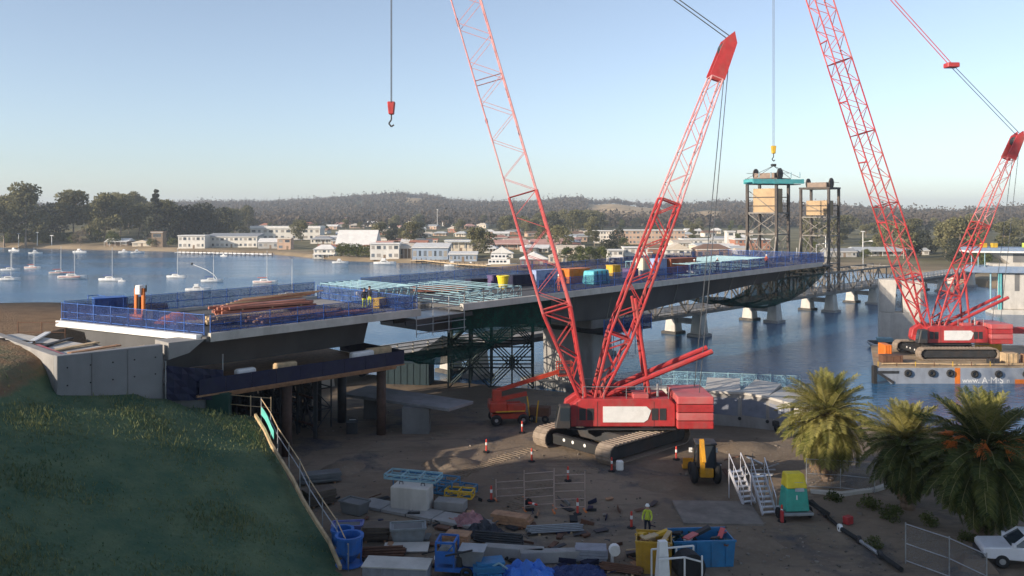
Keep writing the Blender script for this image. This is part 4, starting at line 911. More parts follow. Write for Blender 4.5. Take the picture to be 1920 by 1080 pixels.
MB().bbox(BX0 + 0.5, BX0 + 2.9, BY0 - 0.06, BY0, 1.2, 1.5).build('anchor_rack', STEEL_D, t)
MB().bar((BX0 + 0.4, BY0 - 0.05, 1.35), (BX0 + 2.3, BY0 - 0.05, 0.1), 0.12, 0.3).build('hull_rib', STEEL_D, t)
def tyre(parent, c, axis='Y', R0=0.45, r=0.16, m=BLACK, n=18):
    mb = MB(); k = []
    for i in range(n):
        a = 2 * math.pi * i / n
        for j in range(8):
            b = 2 * math.pi * j / 8; rr = R0 - r + r * math.cos(b) ; z = r * math.sin(b)
            p = (math.cos(a) * rr, z, math.sin(a) * rr) if axis == 'Y' else (z, math.cos(a) * rr, math.sin(a) * rr)
            k.append((p[0] + c[0], p[1] + c[1], p[2] + c[2]))
    mb.add(k, [(i * 8 + j, ((i + 1) % n) * 8 + j, ((i + 1) % n) * 8 + (j + 1) % 8, i * 8 + (j + 1) % 8) for i in range(n) for j in range(8)])
    return mb.build('tyre', m, parent, smooth=True)
for u in (1703, 1748, 1782, 1828, 1873, 1925): tyre(t, ((u - 960) / 1600 * 100, BY0 - 0.17, 1.25 if u < 1800 else 1.15))
x = (1797 - 960) / 1600 * 100; MB().bbox(x - 0.32, x + 0.32, BY0 - 0.012, BY0 + 0.02, -0.3, 1.84).build('stripe', ORANGE, t)
def text(parent, s, loc, size, m, rot=(R(90), 0, 0), name='lettering', align='CENTER', ext=0.005):
    cu = bpy.data.curves.new(name, 'FONT'); cu.body = s; cu.size = size; cu.align_x = align; cu.extrude = ext
    o = bpy.data.objects.new(name + '_src', cu); col.objects.link(o); dg = bpy.context.evaluated_depsgraph_get()
    me = bpy.data.meshes.new_from_object(o.evaluated_get(dg)); bpy.data.objects.remove(o)
    me.materials.clear(); me.materials.append(m)
    r = obj(name, me, parent); r.location = loc; r.rotation_euler = rot; return r
text(t, 'www.', ((1822 - 960) / 16, BY0 - 0.02, 0.10), 0.85, WHITE); text(t, 'A·M·S', ((1863 - 960) / 16, BY0 - 0.02, 0.05), 1.05, WHITE); text(t, 'n', ((1892 - 960) / 16, BY0 - 0.02, 0.10), 0.8, WHITE)
MB().bbox((1905 - 960) / 16, (1935 - 960) / 16, BY0 - 0.03, BY0, -0.3, 0.5).build('rust_patch_plate', ORANGE, t)
for i in range(12): MB().tube((BX0 + 0.6 + i * 2.2, BY0 + 0.25, 2.0), (BX0 + 0.6 + i * 2.2, BY0 + 0.25, 2.55), 0.05, n=5).build('bollard_post', RUST if i % 2 else YELL, t)
for a, b in (((44.0, 101.5), (53.0, 100.9)), ((53.2, 100.9), (66.0, 100.8))): MB().path(arc((a[0], a[1], 2.12), (b[0], b[1], 2.12), -0.05, 5), 0.09, 6).build('mooring_hose', PINE, t)
for (x, y, sx, sy, sz, m_, l) in (
        (47.2, 108.0, 0.9, 2.2, 1.5, ORANGE, 'orange winch frame at the corner of the barge deck'),
        (45.8, 103.2, 2.4, 1.4, 0.9, RUST, 'low rusty machinery block beside the orange winch on the barge'),
        (60.0, 103.0, 1.6, 1.2, 1.2, PINE, 'yellow timber crate on the barge deck behind the tyres'),
        (62.4, 102.6, 1.6, 1.8, 1.0, TIMBER, 'brown timber stack on the barge beside the white container'),
        (64.9, 102.2, 2.2, 1.9, 1.5, WHITE, 'small white container on the barge deck at the right edge'),
        (57.6, 102.2, 1.2, 0.8, 0.6, STEEL_D, 'dark toolbox on the barge deck below the crane counterweight'),
        (62.5, 112.0, 3.0, 1.0, 1.6, YELL, 'yellow rack at the far side of the barge deck')):
    o = thing('deck_cargo', l, 'cargo', (x, y, 2.0), R(rnd.uniform(-6, 6)), 'cargo on the barge deck')
    MB().box((0, 0, sz / 2), (sx, sy, sz)).build('body', m_, o, bevel=0.05)
    for k in range(3): MB().box((-sx / 2 + sx * (k + 0.5) / 3, -sy / 2 - 0.03, sz * 0.5), (0.1, 0.06, sz * 0.92)).build('batten', m_ if m_ is not WHITE else STEEL_G, o)
# ================================================================ TREES
BARK = mat('gum_bark', (0.34, 0.27, 0.21), 0.9, var=0.3, scale=2, dirt=(0.16, 0.12, 0.09), dirt_amt=0.6)
BARKD = mat('dark_bark', (0.12, 0.09, 0.07), 0.9, var=0.3, scale=2)
LEAVES = {'gum': leaf_mat('gum_leaves', (0.075, 0.08, 0.042), (0.27, 0.25, 0.13), 0.35), 'dark': leaf_mat('dark_leaves', (0.028, 0.036, 0.03), (0.095, 0.10, 0.07), 0.2), 'green': leaf_mat('green_leaves', (0.035, 0.055, 0.018), (0.15, 0.16, 0.055), 0.25), 'bare': leaf_mat('twiggy_leaves', (0.10, 0.075, 0.055), (0.22, 0.17, 0.13), 0.1)}
def tree_proto(kind, h, w, seed, nl=1500, leaf=0.42, trunk=0.35, m='gum', conical=False):
    rng = np.random.default_rng(seed)
    me_t = MB(); lim = []
    sway = rng.normal(0, 0.03 * h, 2)
    top = Vector((sway[0], sway[1], h * (trunk + 0.25)))
    pts = [Vector((0, 0, -0.5)), Vector((sway[0] * 0.3, sway[1] * 0.2, h * trunk * 0.6)), top]
    rr = h * 0.022
    for i, (a, b) in enumerate(zip(pts, pts[1:])): me_t.tube(a, b, rr * (1 - 0.35 * i), rr * (0.65 - 0.35 * i), 7)
    ncl = 11; cl = []
    for i in range(ncl):
        if conical:
            f = i / (ncl - 1); zz = h * (trunk + (0.97 - trunk) * f); r = w / 2 * (1 - f * 0.85); a = i * 2.4
            c = Vector((math.cos(a) * r * 0.35, math.sin(a) * r * 0.35, zz)); cr = max(0.5, r * 0.75)
        else:
            a = i * 2.399 + rng.uniform(-.4, .4); f = rng.uniform(0, 1); zz = h * (trunk + (0.90 - trunk) * f)
            env = math.sin(math.pi * min(1, 0.22 + 0.72 * f)); r = w / 2 * env * rng.uniform(0.45, 0.8)
            c = Vector((math.cos(a) * r, math.sin(a) * r, zz)) + Vector((sway[0], sway[1], 0)); cr = w * rng.uniform(0.17, 0.27)
        cl.append((c, cr))
        s0 = pts[1].lerp(top, rng.uniform(0.2, 0.95)); me_t.tube(s0, c - Vector((0, 0, cr * 0.3)), rr * 0.35, rr * 0.12, 5)
    per = nl // ncl; q = []
    for c, cr in cl:
        d = rng.normal(size=(per, 3)); d /= np.linalg.norm(d, axis=1)[:, None]
        rad = cr * (0.45 + 0.6 * rng.random(per) ** 0.5)
        pos = d * rad[:, None] * np.array([1.15, 1.15, 0.75]) + np.array(c)
        q.append(leaf_cloud(rng, per, leaf) + pos[:, None, :])
    return me_t.mesh('trunk', BARK if m in ('gum', 'bare') else BARKD, True), quads_mesh('crown', np.concatenate(q), LEAVES[m])
PROTO = {
    'gum_a': tree_proto('gum', 20, 14, 1, 2600, 0.55, 0.26), 'gum_b': tree_proto('gum', 17, 11, 2, 2100, 0.50, 0.34), 'gum_c': tree_proto('gum', 14, 13, 3, 2200, 0.50, 0.22),
    'dark_a': tree_proto('round', 13, 12, 4, 1700, 0.5, 0.12, 'dark'), 'pine': tree_proto('pine', 17, 8, 5, 1300, 0.45, 0.12, 'dark', True),
    'round_a': tree_proto('round', 8, 8, 6, 1100, 0.34, 0.2, 'green'), 'round_b': tree_proto('round', 6, 7, 7, 900, 0.30, 0.18, 'green'), 'bush': tree_proto('bush', 3.2, 5.0, 8, 600, 0.25, 0.02, 'green'),
    'bare': tree_proto('bare', 9, 8, 9, 700, 0.22, 0.3, 'bare')}
def tree(kind, u, y, scale, label, group, name='gum_tree', z=None, x=None):
    xx = (u - 960) / 1600 * y if x is None else x
    zz = far_z(u, y) if z is None else z
    t = thing(name, label, 'tree', (xx, y, zz), rnd.uniform(0, 6.28), group); sx = scale * rnd.uniform(0.9, 1.1); t.scale = (sx, sx, scale * rnd.uniform(0.92, 1.08))
    a, b = PROTO[kind]; obj('trunk', a, t); obj('crown', b, t)
    return t
# left headland: big gums seen one by one
HG = 'gum trees on the left headland'
for (k, u, y, s, l) in (
        ('gum_a', 8, 500, 1.25, 'bushy gum at the left edge of the headland'), ('gum_a', 48, 492, 1.55, 'tallest broad gum with a pale trunk on the left headland'), ('dark_a', 92, 545, 1.5, 'dark rounded tree beside the tallest gum on the headland'),
        ('gum_b', 138, 520, 1.55, 'gum with a forked pale trunk above the green bank'), ('gum_c', 168, 535, 1.35, 'gum standing just beyond the forked pale gum'), ('gum_a', 196, 505, 1.25, 'broad flat topped gum in the middle of the headland'),
        ('gum_b', 226, 540, 1.3, 'grey gum behind the pale waterside shed'), ('gum_c', 258, 520, 1.2, 'spreading gum above the two waterside sheds'), ('pine', 292, 500, 1.6, 'tall dark pine with a high crown on the headland'), ('gum_b', 312, 525, 1.25, 'thin gum beside the tall dark pine'),
        ('dark_a', 345, 515, 1.45, 'dense dark tree above the white clubhouse'), ('dark_a', 376, 540, 1.5, 'dense dark tree behind the clubhouse roof'), ('dark_a', 408, 560, 1.35, 'dense dark tree with a house behind it'), ('gum_b', -40, 480, 1.4, 'gum just past the left edge of the view')):
    tree(k, u, y, s * 1.22, l, HG)
tree('bare', 150, 478, 1.1, 'bare twiggy tree on the shore of the left headland', HG, 'bare_tree'); tree('bare', 292, 466, 1.0, 'bare brown tree between the waterside sheds and clubhouse', HG, 'bare_tree')
tr = random.Random(21)
LAND = [(335, 'the white clubhouse'), (432, 'the long grey roofed clubhouse'), (500, 'the grey walled hall'), (535, 'the broad white block'), (560, 'the peach cube house'), (607, 'the white boatshed'), (665, 'the great white roof'), (720, 'the two storey waterside house'), (758, 'the brown shaded shed'), (805, 'the slipway shed'), (860, 'the tan box building'), (903, 'the cream gabled house'), (950, 'the first pink shop row'), (1000, 'the plum shed'), (1032, 'the second pink shop row'), (1072, 'the cream hall'), (1136, 'the white apartment wing'), (1220, 'the pink apartment block'), (1262, 'the chapel like house'), (1320, 'the long white terrace'), (1370, 'the slim stair tower'), (1410, 'the striped arcade'), (1580, 'the low grey shed'), (1650, 'the long grey roof shed'), (1720, 'the pale shed'), (1800, 'the red crane mast'), (1900, 'the grey blue deck unit')]
LOOK = {'gum_a': 'tall broad gum', 'gum_b': 'slender gum', 'gum_c': 'spreading gum', 'dark_a': 'dark dense tree', 'round_a': 'round green tree', 'round_b': 'low round tree', 'bush': 'low bush', 'pine': 'dark pine'}
USED = {}
def tree_label(k, u, y, s):
    n_, d = min(((abs(u - a), (a, b)) for a, b in LAND)); a, b = d
    t_ = y - shore_y(u); far = 'close before' if t_ < 60 else 'just behind' if t_ < 160 else 'well behind' if t_ < 300 else 'far behind' if t_ < 420 else 'at the hill foot beyond'
    off = '' if abs(u - a) < 8 else (', left' if u < a else ', right')
    base = ('small ' if s < 0.66 else 'large ' if s > 0.84 else '') + LOOK[k] + ' ' + far + ' ' + b + off
    USED[base] = USED.get(base, 0) + 1
    return base if USED[base] == 1 else base + ', ' + ['', '', 'second', 'third', 'fourth', 'fifth', 'sixth'][min(6, USED[base])] + ' one'
# trees among the town
HLAND = [(8, 'the bushy edge gum'), (48, 'the tallest broad gum'), (92, 'the dark rounded tree'), (138, 'the forked pale gum'), (168, 'the bare twiggy tree'), (196, 'the flat topped gum'), (226, 'the pale waterside shed'), (262, 'the cream boathouse'), (292, 'the tall dark pine'), (312, 'the brown tower block'), (345, 'the white clubhouse'), (390, 'the clubhouse roof'), (440, 'the long grey roofed clubhouse')]
def near_label(what, u, y, lands, rel):
    a, b = min((abs(u - q[0]), q) for q in lands)[1]
    off = ', left' if u < a - 4 else ', right' if u > a + 4 else ''
    base = what + ' ' + rel + ' ' + b + off; USED[base] = USED.get(base, 0) + 1
    return base if USED[base] == 1 else base + ', ' + ['', '', 'second', 'third', 'fourth', 'fifth', 'sixth'][min(6, USED[base])] + ' one'
for i in range(62):
    u = tr.uniform(-80, 470); y = tr.uniform(545, 780)
    k = tr.choice(['gum_b', 'gum_c', 'dark_a', 'gum_a', 'gum_a']); tree(k, u, y, tr.uniform(0.85, 1.25), near_label(LOOK[k], u, y, HLAND, 'rising close behind' if y < 620 else 'rising behind' if y < 700 else 'rising far behind'), 'wood behind the left headland')
for i in range(34):
    u = tr.uniform(-60, 330); y = shore_y(u) + tr.uniform(12, 40)
    k = tr.choice(['bush', 'bush', 'round_b']); sc_ = tr.uniform(0.8, 1.5); tree(k, u, y, sc_, near_label(('small ' if sc_ < 1.1 else 'big ') + ('shore bush' if k == 'bush' else 'round shore tree'), u, y, HLAND, 'in front of' if y < shore_y(u) + 25 else 'at the foot of'), 'bushes on the left headland', 'shore_bush')
TG = 'trees scattered through the waterfront town'
for i in range(95):
    u = tr.uniform(400, 1420); y = tr.uniform(shore_y(u) + 25, 950)
    if y < shore_y(u) + 80 and tr.random() < 0.5: continue
    k = tr.choice(['gum_b', 'gum_c', 'round_a', 'round_b', 'dark_a', 'round_a', 'gum_c'])
    sc_ = tr.uniform(0.5, 0.95); tree(k, u, y, sc_, tree_label(k, u, y, sc_), TG, 'garden_tree')
for i in range(40):
    u = tr.uniform(940, 1130); y = tr.uniform(620, 760)
    k = tr.choice(['gum_a', 'gum_b', 'dark_a']); sc_ = tr.uniform(0.6, 0.9); tree(k, u, y, sc_, near_label(('lower ' if sc_ < 0.75 else 'taller ') + LOOK[k] + ' in the stand', u, y, LAND, 'behind' if y < 690 else 'deep behind'), 'dense stand of gums behind the town', 'gum_tree')
for i in range(95):
    u = tr.uniform(1500, 1960); y = tr.uniform(shore_y(u) + 40, 700)
    k = tr.choice(['gum_c', 'round_a', 'round_b', 'gum_b', 'dark_a']); sc_ = tr.uniform(0.5, 1.0); tree(k, u, y, sc_, tree_label(k, u, y, sc_), 'trees on the far bank', 'bank_tree')
tree('gum_c', 1800, 330, 1.25, 'big olive brown tree on the far bank beside the red crane mast', 'trees on the far bank', 'bank_tree')
tree('gum_c', 1772, 345, 1.0, 'olive brown tree next to the largest tree on the far bank', 'trees on the far bank', 'bank_tree')
for i, u in enumerate((640, 656, 672, 688)): tree('round_b', u, shore_y(u) + 9, 0.95, ['first', 'second', 'third', 'last'][i] + ' clipped olive tree of the row before the great white roof, counting from the boatshed', 'olive row on the waterfront', 'olive_tree')
for i, u in enumerate((1063, 1085, 1106, 1130)): tree('round_a', u, shore_y(u) + 22, 0.75, ['first', 'second', 'third', 'last'][i] + ' round street tree behind the turquoise deck tank, counting from the plum shed', 'street tree row', 'street_tree')

# ================================================================ BUILDINGS ON THE FAR SHORE
PAINT = {k: mat('wall_' + k, c, 0.8, var=0.08, scale=0.3, dirt=tuple(x * 0.72 for x in c), dirt_amt=0.4, streak=0.3) for k, c in dict(white=(0.66, 0.63, 0.57), cream=(0.62, 0.54, 0.42), peach=(0.52, 0.36, 0.26), grey=(0.38, 0.38, 0.37), brown=(0.22, 0.16, 0.11), blue=(0.30, 0.37, 0.46), plum=(0.22, 0.12, 0.13), brick=(0.36, 0.16, 0.10)).items()}
ROOF = {k: mat('roof_' + k, c, 0.7, var=0.1, scale=0.4, dirt=tuple(x * 0.7 for x in c), dirt_amt=0.45) for k, c in dict(white=(0.72, 0.70, 0.66), grey=(0.30, 0.31, 0.32), red=(0.40, 0.17, 0.11), brown=(0.20, 0.12, 0.08), cream=(0.58, 0.50, 0.40), dark=(0.09, 0.09, 0.10), pink=(0.50, 0.28, 0.23), silver=(0.46, 0.48, 0.48)).items()}
FARGLASS = [mat('far_glass_%s' % k, c, 0.15, var=0.1, spec=0.7) for k, c in (('dark', (0.06, 0.07, 0.08)), ('grey', (0.16, 0.18, 0.20)), ('curtained', (0.34, 0.31, 0.27)))]
def depth_for(u, v):
    lo = shore_y(u) + 1; hi = 1300
    f = lambda y: 400 + (20 - far_z(u, y)) * 1600 / y
    if v >= f(lo): return lo
    for _ in range(40):
        m_ = (lo + hi) / 2
        if f(m_) > v: lo = m_
        else: hi = m_
    return lo
def house(label, u0, u1, vb, vt, wall, roof, kind='gable', nw=4, nf=1, dep=None, yaw=0.0, name='house', cat='house', group='waterfront buildings', roof_h=None, door=True):
    uc = (u0 + u1) / 2; y = depth_for(uc, vb); x = (uc - 960) / 1600 * y; z = far_z(uc, y)
    W = (u1 - u0) / 1600 * y; H = max(2.6, (vb - vt) / 1600 * y); D = dep or min(max(W * 0.7, 6), 14)
    t = thing(name, label, cat, (x, y + D / 2, z - 0.25), R(yaw), group)
    rh = roof_h if roof_h is not None else {'gable': H * 0.38, 'hip': H * 0.34, 'flat': 0.35, 'skillion': H * 0.2}[kind]
    hw = H - rh + 0.25; a, b = W / 2, D / 2
    MB().bbox(-a, a, -b, b, 0, hw).build('wall', PAINT[wall], t)
    o_ = 0.35; mb = MB()
    if kind == 'gable':
        mb.add([(-a - o_, -b - o_, hw), (a + o_, -b - o_, hw), (a + o_, b + o_, hw), (-a - o_, b + o_, hw), (-a - o_, 0, hw + rh), (a + o_, 0, hw + rh)], [(0, 1, 5, 4), (2, 3, 4, 5), (3, 0, 4), (1, 2, 5), (3, 2, 1, 0)])
    elif kind == 'front':
        mb.add([(-a - o_, -b - o_, hw), (a + o_, -b - o_, hw), (a + o_, b + o_, hw), (-a - o_, b + o_, hw), (0, -b - o_, hw + rh), (0, b + o_, hw + rh)], [(0, 1, 4), (1, 2, 5, 4), (2, 3, 5), (3, 0, 4, 5), (3, 2, 1, 0)])
    elif kind == 'hip':
        k = min(a, b) * 0.8
        mb.add([(-a - o_, -b - o_, hw), (a + o_, -b - o_, hw), (a + o_, b + o_, hw), (-a - o_, b + o_, hw), (-a + k, 0, hw + rh), (a - k, 0, hw + rh)], [(0, 1, 5, 4), (2, 3, 4, 5), (3, 0, 4), (1, 2, 5), (3, 2, 1, 0)])
    elif kind == 'skillion':
        mb.hexa([(-a - o_, -b - o_, hw), (a + o_, -b - o_, hw), (a + o_, b + o_, hw), (-a - o_, b + o_, hw)], [(-a - o_, -b - o_, hw + 0.3), (a + o_, -b - o_, hw + 0.3), (a + o_, b + o_, hw + rh + 0.3), (-a - o_, b + o_, hw + rh + 0.3)])
    else:
        mb.bbox(-a - o_, a + o_, -b - o_, b + o_, hw, hw + rh)
    mb.build('roof', ROOF[roof], t)
    fh = hw / nf
    MB().bbox(-a - o_ - 0.05, a + o_ + 0.05, -b - o_ - 0.12, -b - o_, hw - 0.18, hw + 0.1).build('gutter', PAINT['white'] if roof != 'white' else PAINT['grey'], t)
    if int(u0) % 3 == 0 and nf <= 2:
        MB().hexa([(-a, -b - 2.2, fh * 0.88), (a, -b - 2.2, fh * 0.88), (a, -b, fh * 0.98), (-a, -b, fh * 0.98)], [(-a, -b - 2.2, fh * 0.88 + 0.12), (a, -b - 2.2, fh * 0.88 + 0.12), (a, -b, fh * 0.98 + 0.12), (-a, -b, fh * 0.98 + 0.12)]).build('verandah_roof', ROOF[roof], t)
        for k in range(5): MB().bbox(-a + 0.2 + (2 * a - 0.4) * k / 4 - 0.07, -a + 0.2 + (2 * a - 0.4) * k / 4 + 0.07, -b - 2.15, -b - 2.0, 0, fh * 0.88).build('verandah_post', PAINT['white'], t)
    for f in range(nf):
        for i in range(nw):
            w_ = W / nw * 0.55; cx = -a + W * (i + 0.5) / nw; zz = f * fh + fh * 0.36; hh = fh * 0.42
            if door and f == 0 and i == nw // 2:
                MB().bbox(cx - 0.5, cx + 0.5, -b - 0.05, -b + 0.02, 0.05, min(2.1, fh * 0.8)).build('door', PAINT['brown'], t); continue
            w_ *= (0.75, 1.0, 1.25)[(i * 7 + f * 3 + int(u0)) % 3]; wd = MB().bbox(cx - w_ / 2, cx + w_ / 2, -b - 0.04, -b + 0.02, zz, zz + hh).build('window', FARGLASS[(i + f + int(u0)) % 3], t)
            MB().bbox(cx - w_ / 2 - 0.08, cx + w_ / 2 + 0.08, -b - 0.12, -b - 0.0, zz - 0.12, zz - 0.02).build('sill', PAINT['white'], wd)
    return t
G = 'waterfront buildings'
h = house
h('low white waterside clubhouse with a dark window band', 334, 384, 466, 441, 'white', 'white', 'flat', 6, 2, name='clubhouse', cat='building')
h('long white building with a grey roof and a row of windows beside the clubhouse', 386, 482, 464, 439, 'white', 'grey', 'skillion', 11, 2, dep=12, name='clubhouse', cat='building')
h('broad white flat roofed block high behind the marina jetty', 470, 600, 450, 424, 'white', 'white', 'flat', 12, 2, dep=14, name='office_block', cat='building', roof_h=1.6)
h('grey walled hall with a pale roof below the broad white block', 484, 530, 466, 447, 'grey', 'white', 'gable', 5, 1, name='hall', cat='building')
h('small peach coloured cube house at the waterside beyond the jetty', 520, 545, 468, 446, 'peach', 'cream', 'flat', 2, 2)
h('white boatshed standing out over the water', 588, 628, 484, 459, 'white', 'white', 'hip', 5, 2, name='boatshed', cat='boatshed')
h('great white sloped roof shed above the clipped olive row', 628, 702, 470, 432, 'brown', 'white', 'gable', 4, 1, dep=22, name='shed', cat='shed', roof_h=8.2)
h('white two storey waterside house right of the great white roof', 694, 748, 486, 456, 'white', 'white', 'flat', 5, 2)
h('small pale pink house behind the two storey waterside house', 705, 735, 470, 452, 'peach', 'pink', 'gable', 3, 1)
h('brown shaded shed squeezed between the white house and the long slipway shed', 744, 773, 484, 458, 'brown', 'cream', 'skillion', 2, 1, name='shed', cat='shed')
h('long pale slipway shed with blue grey doors at the water', 773, 840, 488, 459, 'blue', 'white', 'skillion', 7, 1, dep=16, name='shed', cat='shed', door=False)
h('tan box shaped building behind the long slipway shed', 834, 886, 472, 450, 'cream', 'silver', 'flat', 6, 1, name='warehouse', cat='building')
h('wide low jetty kiosk with a white awning roof', 842, 894, 490, 474, 'blue', 'white', 'skillion', 7, 1, name='kiosk', cat='building')
h('small cream gabled house right of the tan box building', 893, 914, 472, 452, 'cream', 'cream', 'front', 2, 2, roof_h=2.0)
h('long pink roofed row of shops behind the white ferry', 912, 990, 468, 450, 'peach', 'pink', 'gable', 9, 1, name='shop_row', cat='shops')
h('second pink roofed shop row right of the first', 996, 1068, 466, 449, 'brick', 'pink', 'gable', 8, 1, name='shop_row', cat='shops')
h('white gabled house below the pink shop roofs', 922, 962, 484, 463, 'white', 'white', 'front', 3, 2, roof_h=2.6)
h('dark plum shed with a white gable end behind the deck', 976, 1028, 500, 473, 'plum', 'white', 'front', 6, 1, roof_h=2.4, name='shed', cat='shed')
h('cream low house right of the plum shed', 1030, 1062, 494, 474, 'cream', 'cream', 'hip', 4, 1)
h('cream roofed hall between the shop rows and the street trees', 1046, 1096, 478, 460, 'cream', 'cream', 'gable', 5, 1, name='hall', cat='building')
h('white apartment block with many windows, left wing', 1115, 1158, 456, 432, 'white', 'white', 'flat', 8, 3, name='apartment_block', cat='apartments')
h('long pale pink apartment block with rows of windows beside the white wing', 1158, 1284, 458, 431, 'peach', 'white', 'flat', 18, 3, name='apartment_block', cat='apartments')
h('white beach house with dark windows behind the deck', 1140, 1168, 492, 468, 'white', 'white', 'flat', 3, 2)
h('white house with two black window bays beside the beach house', 1170, 1214, 490, 463, 'white', 'white', 'flat', 4, 2)
h('small red roofed cottage right of the black window bays', 1190, 1222, 484, 468, 'brick', 'red', 'hip', 3, 1)
h('brown roofed cottage behind the crane mast', 1216, 1246, 482, 458, 'brick', 'brown', 'hip', 3, 1)
h('white gabled chapel like house right of the crane mast', 1248, 1296, 486, 456, 'white', 'cream', 'front', 4, 2, roof_h=2.6)
h('long white flat roof terrace below the hill paddock', 1282, 1364, 462, 448, 'white', 'white', 'flat', 9, 1, name='terrace', cat='building')
h('slim white stair tower beside the lift bridge', 1363, 1378, 466, 433, 'white', 'white', 'flat', 1, 3, dep=5, name='stair_tower', cat='building', door=False)
h('big brown hipped roof house before the slim white tower', 1306, 1372, 486, 458, 'peach', 'brown', 'hip', 5, 1)
h('red and white striped building at the foot of the lift tower', 1378, 1444, 468, 448, 'brick', 'white', 'flat', 9, 2, name='arcade', cat='building')
h('low grey steel shed on the far bank behind the second lift tower', 1552, 1606, 482, 466, 'grey', 'grey', 'gable', 6, 1, name='shed', cat='shed')
h('long grey roof shed on the far bank left of the barge crane boom', 1608, 1694, 480, 464, 'grey', 'silver', 'gable', 9, 1, name='shed', cat='shed')
h('pale shed on the far bank near the red mast foot', 1700, 1742, 478, 465, 'white', 'silver', 'gable', 4, 1, name='shed', cat='shed')
# left headland buildings
h('pale roofed waterside shed with an open front on the left headland', 198, 240, 461, 447, 'brown', 'white', 'gable', 3, 1, name='shed', cat='shed')
h('small cream boathouse on the left headland shore', 248, 284, 462, 450, 'cream', 'cream', 'front', 3, 1, roof_h=1.4, name='boathouse', cat='boatshed')
h('tall brown chimney like block beside the bare tree on the headland', 284, 305, 463, 434, 'brown', 'brown', 'flat', 1, 2, dep=5, name='tower_block', cat='building')
h('pale roofed house high among the headland gums', 78, 102, 416, 402, 'grey', 'cream', 'gable', 3, 1)
h('small grey house half hidden in the headland wood', 227, 244, 424, 409, 'grey', 'grey', 'gable', 2, 1)
h('white hillside house behind the dark headland trees', 442, 476, 417, 407, 'white', 'white', 'gable', 4, 1)
# hillside suburb
rr_ = random.Random(4)
wc, rc = ['white', 'cream', 'peach', 'grey', 'brick', 'white'], ['white', 'red', 'grey', 'cream', 'pink', 'silver', 'brown', 'white']
SPOT = [(607, 438), (622, 430), (640, 426), (668, 428), (575, 428), (545, 424), (515, 421), (720, 440), (742, 432), (755, 442), (770, 424), (786, 436), (800, 444), (812, 430), (826, 442), (838, 424), (850, 436), (866, 444), (880, 430), (895, 440), (700, 425), (735, 420), (905, 428), (650, 418), (690, 446), (918, 442), (940, 444), (962, 440), (1000, 444), (1080, 446), (1098, 440), (1300, 440), (1330, 444), (1345, 438), (1400, 442), (585, 440), (560, 438), (760, 455), (810, 456), (1040, 448), (498, 430), (866, 420), (780, 448)]
near = ['', ' with a lit gable', ' half hidden by trees', ' with a low verandah']
for i, (u, v) in enumerate(SPOT):
    w = rr_.uniform(16, 30); a, b_ = rr_.choice(wc), rr_.choice(rc)
    b0 = 'small %s walled %s roofed house %s %s' % (a, b_, 'high behind' if v < 432 else 'behind', min((abs(u - q[0]), q[1]) for q in LAND)[1]); USED[b0] = USED.get(b0, 0) + 1
    h(b0 if USED[b0] == 1 else b0 + ', the farther one', u - w / 2, u + w / 2, v, v - rr_.uniform(8, 12), a, b_, rr_.choice(['gable', 'hip', 'gable']), 3, 1, yaw=rr_.uniform(-25, 25), name='suburb_house', group='suburb houses behind the town')
SPOT2 = [(rr_.uniform(600, 1110), rr_.uniform(449, 474)) for _ in range(46)] + [(rr_.uniform(1235, 1400), rr_.uniform(448, 478)) for _ in range(16)] + [(rr_.uniform(540, 640), rr_.uniform(440, 462)) for _ in range(8)]
for i, (u, v) in enumerate(sorted(SPOT2, key=lambda q: q[1])):
    if v > table(u, SHORE) - 12: v = table(u, SHORE) - 12
    w = rr_.uniform(18, 44); a, b_ = rr_.choice(['white', 'white', 'cream', 'cream', 'peach', 'grey']), rr_.choice(['white', 'cream', 'silver', 'pink', 'white', 'red', 'grey']); kd = rr_.choice(['gable', 'hip', 'skillion', 'gable'])
    b0 = '%s %s town building with %s %s roof %s %s' % ('wide' if w > 32 else 'narrow' if w < 24 else 'low', a, b_, {'gable': 'ridge', 'hip': 'hipped', 'skillion': 'sloping'}[kd], 'behind' if v < 460 else 'next to', min((abs(u - q[0]), q[1]) for q in LAND)[1]); USED[b0] = USED.get(b0, 0) + 1
    h(b0 if USED[b0] == 1 else b0 + ', another', u - w / 2, u + w / 2, v, v - rr_.uniform(9, 15), a, b_, kd, rr_.randint(3, 6), 1, yaw=rr_.uniform(-12, 12), name='town_building', cat='building', group='low buildings of the town', dep=rr_.uniform(7, 13))
for (u, vt, vb, l) in ((820, 392, 424, 'tall white light mast on the hill slope'), (845, 408, 424, 'short pale pole right of the tall light mast'), (1618, 432, 470, 'white pole on the far bank left of the crane boom'), (35, 436, 462, 'pale pole on the left headland shore nearest the edge'), (70, 434, 460, 'tall pale pole on the headland shore'), (97, 440, 460, 'pale pole right of the tall pole on the headland'), (1548, 440, 472, 'slim pole between the second lift tower and the grey sheds')):
    y = depth_for(u, vb); x = (u - 960) / 1600 * y; z = far_z(u, y); H = (vb - vt) / 1600 * y
    t = thing('light_mast', l, 'pole', (x, y, z - 0.3), 0, 'poles on the far shore'); MB().tube((0, 0, 0), (0, 0, H), 0.25, 0.14, 8).build('pole', WHITE, t); MB().bbox(-0.9, 0.9, -0.2, 0.2, H - 0.4, H).build('lamp_bar', WHITE, t)

